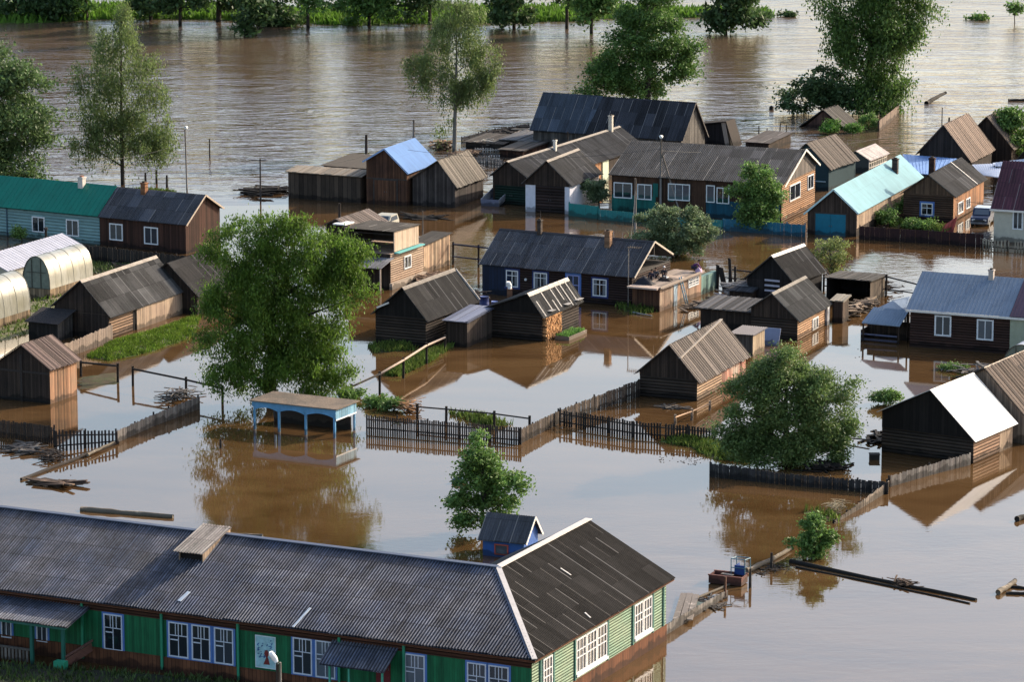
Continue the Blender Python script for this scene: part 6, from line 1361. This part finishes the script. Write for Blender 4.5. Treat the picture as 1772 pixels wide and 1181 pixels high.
rails('black rail fence behind the open shelter, reaching the blue roof', [(1425, 505), (1500, 511), (1533, 514), (1600, 520)], [1.35, 1.3, 1.8, 1.25], mat('island', (.03, .03, .035), .9, .2, .2, (.025, .025, .03)), .07, low=.4)
rails('dark blue gate rails left of the blue log house', [(784, 458), (828, 463), (872, 468)], [1.9, 1.9, 1.9], mat('island', (.03, .05, .10), .8, .2, .2, (.03, .04, .08)), .08, low=.4)
rails('low crooked rail on stakes right of the log cabin', [(1168, 735), (1197, 728), (1228, 710)], [.55, .7, .5], mat('island', (.5, .33, .2), .85, .2, .2, (.45, .3, .2)), .05, pm=WLITE)
b = G(1236, 500); root = thing('gate', 'broken gate of leaning dark boards between the annexe and the black rail fence', 'gate', (b.x, b.y, 0), ROT0)
for k, (x, w_, h_, l_) in enumerate([(-.25, .35, 1.5, .1), (.1, .3, 2.2, .05), (.9, .5, 2.0, -.6), (1.5, .28, 2.9, -.25), (1.85, .2, 2.2, 0)]):
    q = MB(); q.hexa([(x, 0, -.6), (x + w_, 0, -.6), (x + w_, .08, -.6), (x, .08, -.6), (x + l_, 0, h_), (x + w_ + l_, 0, h_ * .96), (x + w_ + l_, .08, h_ * .96), (x + l_, .08, h_)]); q.build('board', WDARK, root)
q = MB(); q.beam((-.4, .1, 1.2), (2.1, .1, 1.0), .06, .1); q.build('rail', WDARK, root)

# ================================================================ FLOATING TIMBER AND SMALL THINGS
LOGM = mat('island', (.42, .36, .28), .85, .15, .2, (.36, .30, .23))
def log(label, a, b_, r, m=LOGM, z=.08, group='floating logs', name='floating_log', z2=None):
    A = G(*a); B = G(*b_); q = MB(); d = B - A
    rl = random.Random(int(A.x * 7 + B.y)); K = 9; sd_ = Vector((-d.y, d.x, 0)).normalized(); z2 = z if z2 is None else z2; bow = rl.uniform(-.02, .02) * d.length
    q.tube([d * (k / K) + sd_ * (bow * math.sin(math.pi * k / K) + rl.uniform(-.03, .03)) + Vector((0, 0, z + (z2 - z) * k / K + rl.uniform(-.02, .02))) for k in range(K + 1)], [r * (1.08 - .3 * k / K) * rl.uniform(.88, 1.1) for k in range(K + 1)], 10)
    o_ = q.build(name, m, None, True); o_.location = A; return tag(o_, label, 'log', group)
log('long pale floating log behind the school roof', (140, 884), (300, 897), .19, z=.08)
log('pale floating log just showing over the school ridge', (388, 928), (455, 930), .16, z=.05)
DLG = mat('island', (.07, .06, .055), .9, .3, .2, (.05, .045, .04)); 
log('upper of the two long dark floating logs at the lower right', (1368, 974), (1690, 1040), .14, DLG, .05)
log('lower of the two long dark floating logs at the lower right', (1378, 983), (1678, 1046), .08, DLG, .02)
log('short pale log lying across the timbers at the lower right edge', (1727, 1030), (1757, 1010), .18, z=.16)
log('dark timber floating at the lower right edge, upper one', (1741, 1017), (1800, 1022), .12, DLG, .03)
log('dark timber floating at the lower right edge, lower one', (1741, 1029), (1800, 1030), .14, DLG, .04)
log('dark log end poking in from the right edge below the white roof', (1759, 903), (1800, 892), .18, DLG, .15)
log('dark floating trunk right of the great willow', (1603, 180), (1636, 170), .25, DLG, .1, z2=.7)
log('small dark drift wood at the right edge of the river', (1745, 175), (1790, 174), .2, DLG, .08)
log('long dark beam drifting from the broken pickets at the left', (203, 768), (37, 832), .14, mat('island', (.12, .10, .085), .9, .2, .2, (.1, .08, .07)), .08)
log('pale plank lying on the left end of the drifting beam', (152, 793), (198, 770), .10, z=.22)
log('white pole floating below the annexe of the blue log house', (1095, 543), (1128, 549), .07, plain((.5, .5, .48), .8), .1)
log('light beam in the sunken fence line by the box boat', (1292, 992), (1370, 952), .16, LOGM, .12)
log('thin pale pole in the sunken fence line left of the box boat', (1195, 1042), (1285, 1005), .08, LOGM, .08)
def debris(label, area, n, m, lmin=.5, lmax=2.2, th=.08, seed=1, name='driftwood', zmax=.25, ang=None, cat='driftwood'):
    rr = random.Random(seed); P = [G(*p) for p in area]; c = sum(P, Vector()) / len(P); q = MB()
    for k in range(n):
        ws = [rr.random() for _ in P]; s_ = sum(ws); p = sum((P[i] * (ws[i] / s_) for i in range(len(P))), Vector()) - c
        a = rr.uniform(0, math.pi) if ang is None else ang + rr.gauss(0, .35); l_ = rr.uniform(lmin, lmax) / 2; d = Vector((math.cos(a), math.sin(a), rr.uniform(-.12, .12))) * l_
        z = rr.uniform(.02, zmax); q.beam(p - d + Vector((0, 0, z)), p + d + Vector((0, 0, z)), th * rr.uniform(.8, 2.2), th * .6)
    o_ = q.build(name, m, None); o_.location = c; return tag(o_, label, cat)
debris('heap of dark boards drifting in front of the left picket fence', [(0, 770), (75, 765), (80, 790), (0, 792)], 45, PKG, .8, 2.5, .12, 3)
debris('tangle of branches and boards beside the drifting beam', [(60, 785), (125, 775), (120, 805), (70, 812)], 50, PK, .5, 1.8, .06, 4, zmax=.4)
debris('broken floating door of planks at the left', [(38, 830), (150, 838), (110, 846), (50, 842)], 20, PKO, 2.0, 3.6, .16, 5, ang=-.25)
debris('drift of pale and dark planks heaped left of the porch canopy', [(1448, 548), (1500, 522), (1555, 508), (1500, 548), (1452, 562)], 110, mat('island', (.45, .34, .24), .9, .6, .2, (.12, .09, .07)), .5, 2.0, .14, 6, zmax=.7)
debris('scattered planks floating along the annexe wall', [(1160, 538), (1290, 505), (1245, 520), (1180, 545)], 70, mat('island', (.50, .38, .28), .9, .5, .2, (.2, .15, .12)), .5, 2.2, .12, 7, zmax=.3)
debris('loose boards lying on the very low plank roof', [(1230, 512), (1300, 505), (1310, 528), (1250, 532)], 46, mat('island', (.36, .35, .36), .9, .6, .2, (.1, .1, .1)), .8, 3.0, .12, 8, zmax=1.7, ang=-.4)
debris('drift of sticks caught on the two long dark logs', [(1505, 1003), (1535, 1003), (1570, 1015), (1610, 1018), (1580, 1024)], 50, PKO, .4, 1.3, .06, 9, zmax=.35)
debris('driftwood tangle at the willow end of the gray board fence', [(262, 690), (345, 672), (345, 690), (280, 705)], 60, PKG, .5, 2.4, .07, 10, zmax=.6)
debris('orange brush heap at the end of the light rail fence', [(675, 715), (725, 700), (735, 712), (700, 722)], 60, mat('island', (.45, .24, .11), .9, .4, .2, (.3, .17, .09)), .5, 1.6, .06, 11, zmax=.8)
debris('tumbled firewood and lumber behind the blue roofed barn', [(735, 262), (785, 262), (800, 255), (740, 255)], 120, mat('island', (.42, .27, .17), .9, .5, .2, (.25, .18, .13)), .4, 1.1, .12, 12, zmax=1.0)
debris('pale broken lattice boards in the ruins right of the birch', [(822, 262), (868, 262), (868, 256), (822, 254)], 50, mat('island', (.55, .52, .48), .9, .3, .2, (.4, .38, .35)), .4, 1.2, .08, 13, zmax=1.1)
debris('dark lumber heap at the river edge beside the big barn', [(800, 245), (915, 225), (930, 235), (830, 255)], 110, WDARK, .8, 3.5, .14, 14, zmax=.9)
debris('dark rafts of boards in the river left of the timber store', [(415, 330), (495, 320), (500, 340), (430, 346)], 70, WDARK, 1.0, 4.0, .16, 15, zmax=.5, ang=-.1)
debris('floating boards on the flooded street before the barns', [(680, 372), (780, 375), (770, 384), (690, 380)], 40, DLG, 1.0, 4.5, .14, 16, zmax=.1, ang=-.12)
debris('driftwood behind the blue roofed log house', [(1640, 655), (1700, 640), (1720, 660)], 30, PKG, .6, 2.4, .1, 17, zmax=.9)
debris('small heap of wreckage at the corner of the red fence', [(1698, 420), (1715, 418), (1712, 430)], 40, PKG, .4, 1.3, .08, 18, zmax=1.2)
debris('planks trapped under the left side of the white roofed house', [(1470, 770), (1545, 740), (1560, 770)], 34, DLG, .8, 2.6, .12, 19, zmax=.3)
debris('drift of boards under the big round bush', [(1380, 812), (1470, 800), (1480, 812), (1400, 822)], 50, WDARK, .8, 2.6, .12, 20, zmax=.4)
debris('twig mat floating right of the box boat', [(1300, 985), (1370, 965), (1365, 990), (1310, 1000)], 40, PK, .3, 1.0, .04, 21, zmax=.08)
debris('reed stalks bent over the drowned plank fence', [(1420, 895), (1470, 875), (1460, 890)], 60, mat('island', (.45, .38, .25), .9, .3, .2, (.35, .3, .2)), .4, 1.0, .03, 22, zmax=.9)

debris('jumble of broken boards between the trailer and the birch', [(800, 300), (845, 292), (850, 305), (812, 312)], 60, PKG, .5, 2.0, .1, 31, zmax=.8)
debris('rubbish and planks piled behind the dark log barn', [(800, 520), (850, 515), (852, 535), (806, 540)], 70, PK, .4, 1.6, .1, 32, zmax=1.0)
debris('lumber heap in the flooded yard below the light plank house', [(700, 490), (770, 470), (790, 480), (720, 498)], 80, PKO, .6, 2.4, .1, 33, zmax=.5)
debris('broken fence boards lying between the two dark huts', [(1330, 500), (1300, 505), (1420, 515), (1440, 530)], 60, WDARK, .6, 2.4, .12, 34, zmax=1.2)
debris('roof slats and sticks behind the open shelter', [(1440, 500), (1500, 495), (1580, 505), (1560, 520)], 70, PK, .5, 2.0, .08, 35, zmax=1.1)
debris('fallen palings floating before the log cabin', [(1120, 700), (1200, 705), (1190, 712), (1125, 708)], 22, PKG, .5, 1.8, .08, 36, zmax=.1)
debris('collapsed board wall in the river left of the big barn', [(880, 240), (940, 236), (920, 250), (880, 255)], 60, PKG, .8, 3.0, .14, 37, zmax=1.3)
debris('planks strewn along the shore under the tall birch', [(745, 275), (800, 270), (860, 262), (800, 280)], 90, PKO, .5, 2.2, .1, 38, zmax=.6)
debris('old boards stacked against the right edge barn wall', [(1600, 330), (1640, 325), (1650, 332), (1610, 340)], 30, PLL, .5, 1.6, .1, 39, zmax=.4)
rr = random.Random(77); q = MB()
for (x0, y0, x1, y1, n_) in ((520, 610, 600, 690, 60), (1140, 785, 1220, 805, 60), (60, 800, 130, 830, 20), (1300, 985, 1370, 1000, 20), (1480, 590, 1560, 640, 16)):
    for _ in range(n_):
        p = G(rr.uniform(x0, x1), rr.uniform(y0, y1), .015); a = rr.uniform(0, 3.14); d = Vector((math.cos(a), math.sin(a), 0)) * rr.uniform(.03, .05 + .16 * rr.random() ** 3); q.beam(p - d, p + d, rr.uniform(.03, .07), .02)
o_ = struct(q.build('floating_litter', mat('island', (.12, .09, .06), .9, .6, .2, (.06, .07, .03)), None), 'stuff'); o_['label'] = 'specks of floating sticks and leaves scattered over the flood water'
debris('dark yard rubbish between the greenhouses and the brown half duplex', [(150, 450), (330, 478), (300, 486), (170, 470)], 90, WDARK, .6, 2.4, .14, 41, zmax=.5)
# raised garden bed afloat
b = G(985, 590); root = thing('garden_planter', 'floating wooden seed bed full of green plants beside the firewood', 'planter', (b.x, b.y, 0), ROT0)
x0 = -1.2; L_ = 3.6
m_ = MB(); m_.box((-1.3, 0, .0), (0, .08, .30)); m_.box((-.08, .08, .0), (0, L_, .30)); m_.box((-1.3, .08, 0), (-1.22, L_, .3)); m_.box((-1.22, L_ - .08, 0), (-.08, L_, .3)); m_.build('frame', WLITE, root)
m_ = MB(); m_.box((-1.22, .08, 0), (-.08, L_ - .08, .22)); m_.build('soil', MUD, root)
rr = random.Random(2); S = [(rr.uniform(-1.2, -.1), rr.uniform(.1, L_ - .1), .2) for _ in range(700)]; blades('plants', S, cmat((.06, .14, .03), (.10, .2, .05)), kind=None, parent=root, hgt=.3, wid=.06, seed=8)
# box boat with blue frame
b = G(1255, 1014); root = thing('box_boat', 'red brown box boat carrying a blue tubular frame', 'boat', (b.x, b.y, -.05), ROT0 + R(2))
s_ = ppm(b.y); RB = plain((.10, .035, .028), .7, .3)
m_ = MB(); m_.box((-1.1, 0, .1), (1.05, .06, .62)); m_.box((-1.1, 1.1, .1), (1.05, 1.16, .62)); m_.box((-1.1, .06, .1), (-1.04, 1.1, .62)); m_.box((.99, .06, .1), (1.05, 1.1, .62)); m_.box((-1.04, .06, .1), (.99, 1.1, .25)); m_.build('hull', RB, root)
m_ = MB(); m_.box((-1.14, -.04, .6), (1.09, .08, .66)); m_.box((-1.14, 1.08, .6), (1.09, 1.2, .66)); m_.build('rim', plain((.2, .08, .06), .7), root)
m_ = MB()
for (x, y) in ((.05, .9), (.95, .9), (.05, 1.9), (.95, 1.9)): m_.tube([(x, y, .2), (x, y, 1.55 if y < 1 else 1.45)], .03, 6)
for (p, q) in (((.05, .9, 1.55), (.95, .9, 1.55)), ((.05, 1.9, 1.45), (.95, 1.9, 1.45)), ((.05, .9, 1.0), (.95, .9, 1.0)), ((.05, .9, 1.55), (.05, 1.9, 1.45)), ((.95, .9, 1.55), (.95, 1.9, 1.45))): m_.tube([p, q], .03, 6)
m_.build('tube_frame', plain((.08, .18, .24), .5), root)
m_ = MB(); m_.box((.25, .95, .55), (.92, 1.0, 1.15)); m_.box((.25, 1.0, .55), (.3, 1.8, 1.1)); m_.build('side_panel', plain((.01, .05, .22), .5), root)
m_ = MB(); m_.beam((-.4, .5, .66), (.4, .3, .68), .25, .04); m_.build('plank_seat', WLITE, root)
# landing stage
b = G(1149, 1102); root = thing('wooden_jetty', 'low fence stub and plank deck beside the far corner of the school', 'jetty', (b.x, b.y, 0), ROT0)
yE = hit(root, 1258, 1060, (0, 0, 0), (1, 0, 0)).y
m_ = MB(); yy = 0; rr = random.Random(8)
while yy < yE: w_ = rr.uniform(.1, .16); m_.ibox((-.03, yy, -.5), (.03, yy + w_, .62 - .25 * (yy / yE) ** 2 + rr.uniform(-.03, .03))); yy += w_ + .015
m_.build('board_panel', PKG, root)
m_ = MB(); pa, pb = w2loc(root, G(1166, 1079)), w2loc(root, G(1181, 1031)); dd = pb - pa; sd = Vector((dd.y, -dd.x, 0)).normalized()
for k in range(3): o2 = sd * (k * .42 + .1); m_.beam(pa + o2 + Vector((0, 0, .18 + k * .02)), pb + o2 * .9 + Vector((0, 0, .16)) + dd * rr.uniform(-.06, .04), .36, .06)
m_.build('plank_deck', mat('island', (.56, .48, .43), .85, .12, .2, (.5, .43, .38)), root)
m_ = MB(); c1 = w2loc(root, G(1199, 1052)); m_.hexa([c1 + Vector(q) for q in ((-.3, -1.0, .06), (.4, -1.0, .06), (.6, 1.0, .06), (-.1, 1.0, .06), (-.3, -1.0, .11), (.4, -1.0, .11), (.6, 1.0, .11), (-.1, 1.0, .11))]); m_.build('green_board', plain((.20, .28, .26), .8, .3), root)
m_ = MB()
for k in range(34):
    c1 = w2loc(root, G(rr.uniform(1190, 1252), rr.uniform(1032, 1056))); a_ = rr.uniform(0, 3.1); d = Vector((math.cos(a_), math.sin(a_), 0)) * rr.uniform(.2, .8); c1.z = .06; m_.beam(c1 - d, c1 + d, .08, .05)
m_.build('loose_stick', PKG, root)
m_ = MB(); m_.box((-.06, yE - .4, -.5), (.06, yE - .28, 1.3)); m_.build('post', mat('island', (.16, .08, .05), .9, .1, .2, (.14, .07, .05)), root)
# barrels and smoke pipe between the sheds
b = G(856, 548); 
def barrel(label, px, m, h=.9, r=.3, z=0):
    b = G(*px); q = MB(); q.tube([(0, 0, z - .1), (0, 0, z + h * .3), (0, 0, z + h * .32), (0, 0, z + h * .65), (0, 0, z + h * .67), (0, 0, z + h)], [r, r, r * 1.05, r * 1.05, r, r], 14); o_ = q.build('barrel', m, None, True); o_.location = (b.x, b.y, 0); return tag(o_, label, 'barrel', 'barrels behind the woodshed')
barrel('pale blue barrel behind the woodshed ridge', (856, 556), plain((.10, .16, .42), .5), 1.7)
barrel('dark blue barrel left of the pale blue one', (838, 545), plain((.02, .04, .15), .5), 1.6, .4)
barrel('small yellow green can beside the pale blue barrel', (866, 552), plain((.10, .09, .02), .6), 1.2, .2)
b = G(882, 560); q = MB(); q.box((-.22, -.22, 0), (.22, .22, AT(882, 500, b.y).z)); o_ = q.build('stove_chimney', mat('logs', (.45, .20, .12), .9, .3, .1, (.35, .18, .1), .7), None); o_.location = (b.x, b.y, 0); tag(o_, 'orange brick chimney stack with a white hood behind the woodshed', 'chimney')
q = MB(); zt_ = AT(882, 500, b.y).z; q.tube([(0, 0, zt_), (0, 0, zt_ + .3), (-.1, 0, zt_ + .48), (-.28, 0, zt_ + .52)], [.16, .2, .2, .12], 10); q.build('hood', plain((.8, .78, .74), .6), o_, True)
# red garden panel
b = G(1648, 405); q = MB(); q.hexa([(-1.4, 0, -.2), (0, 0, -.2), (0, .08, -.2), (-1.4, .08, -.2), (-1.3, 1.4, .55), (0, 1.4, 1.5), (0, 1.48, 1.5), (-1.3, 1.48, .55)]); o_ = q.build('red_ramp', mat('planks', (.45, .07, .05), .7, .15, .2, (.38, .05, .04)), None); o_.location = (b.x, b.y, 0); o_.rotation_euler = (0, 0, ROT0); tag(o_, 'sloping red painted boards behind the dark red fence', 'ramp')
# blue object beside the young tree and white sheet by the plank hut
b = G(782, 836); q = MB(); V = []
q.tube([(-.5, 0, .05), (-.2, -.05, .15), (.2, .05, .12), (.55, 0, .05)], [.12, .3, .26, .1], 10); o_ = q.build('dinghy', plain((.02, .06, .14), .6), None, True); o_.location = (b.x + .5, b.y, 0); tag(o_, 'small dark blue dinghy end floating beside the young tree', 'boat')
b = G(1333, 598); q = MB(); q.hexa([(-.7, 0, 0), (.7, 0, 0), (.7, .06, 0), (-.7, .06, 0), (-.7, .5, 1.35), (.7, .5, 1.35), (.7, .56, 1.35), (-.7, .56, 1.35)]); o_ = q.build('sheet_panel', plain((.22, .25, .36), .6), None); o_.location = (b.x, b.y, 0); o_.rotation_euler = (0, 0, ROT0); tag(o_, 'pale blue gray sheet leaning on the front of the plank hut', 'panel')
b = G(1348, 215); q = MB(); q.tube([(0, 0, -.2), (0, 0, .35), (0, 0, .5)], [.3, .28, .1], 10)
b = G(1335, 190); o_ = q.build('buoy', DTIM, None, True); o_.location = (b.x, b.y, 0); tag(o_, 'small black float alone in the river left of the broad dark bush', 'float')
b = G(1513, 795); q = MB(); q.box((-.35, -.3, -.2), (.35, .3, .35)); q.box((-.38, -.33, .35), (.38, .33, .4)); o_ = q.build('floating_box', DTIM, None); o_.location = (b.x, b.y, 0); tag(o_, 'small black box floating left of the white roofed log house', 'box')
# overhead wires
def wire(label, a, za, b_, zb, sag=.5, r=.012):
    A = G(*a) + Vector((0, 0, za)); B = G(*b_) + Vector((0, 0, zb)); q = MB(); q.tube([(B - A) * (k / 12) + Vector((0, 0, -4 * sag * (k / 12) * (1 - k / 12))) for k in range(13)], r, 4)
    o_ = q.build('overhead_wire', plain((.05, .05, .05), .6), None); o_.location = A; tag(o_, label, 'wire', 'overhead wires')
wire('wire sagging from the crossbar pole to the dark flat roof', (451, 348), 3.6, (640, 320), 3.2, .6, .02)
wire('wire from the lamp pole beside the birch to the short river post', (324, 332), 5.0, (363, 273), 1.6, .2, .02)
wire('wire from the strutted lamp pole toward the blue roofed barn', (1143, 372), 6.6, (706, 357), 5.7, .9, .015)
wire('wire crossing in front of the beige house wall', (1652, 400), 3.0, (1800, 412), 3.1, .15, .018)
wire('wire from the strutted lamp pole toward the steep barn at the right', (1143, 372), 6.4, (1628, 300), 5.2, 1.2, .015)
wire('wire from the rough gray pole down to the antenna mast', (1099, 412), 4.6, (1087, 535), 4.4, .5, .012)
wire('wire from the lamp pole beside the birch toward the green roofed duplex', (324, 332), 5.2, (150, 372), 5.4, .5, .012)
# every wire, pole and hut stays on flooded land; clean stray helper data
for o_ in list(bpy.data.objects):
    if o_.parent is None and o_.type == 'MESH' and 'label' not in o_ and 'kind' not in o_: o_['kind'] = 'structure'
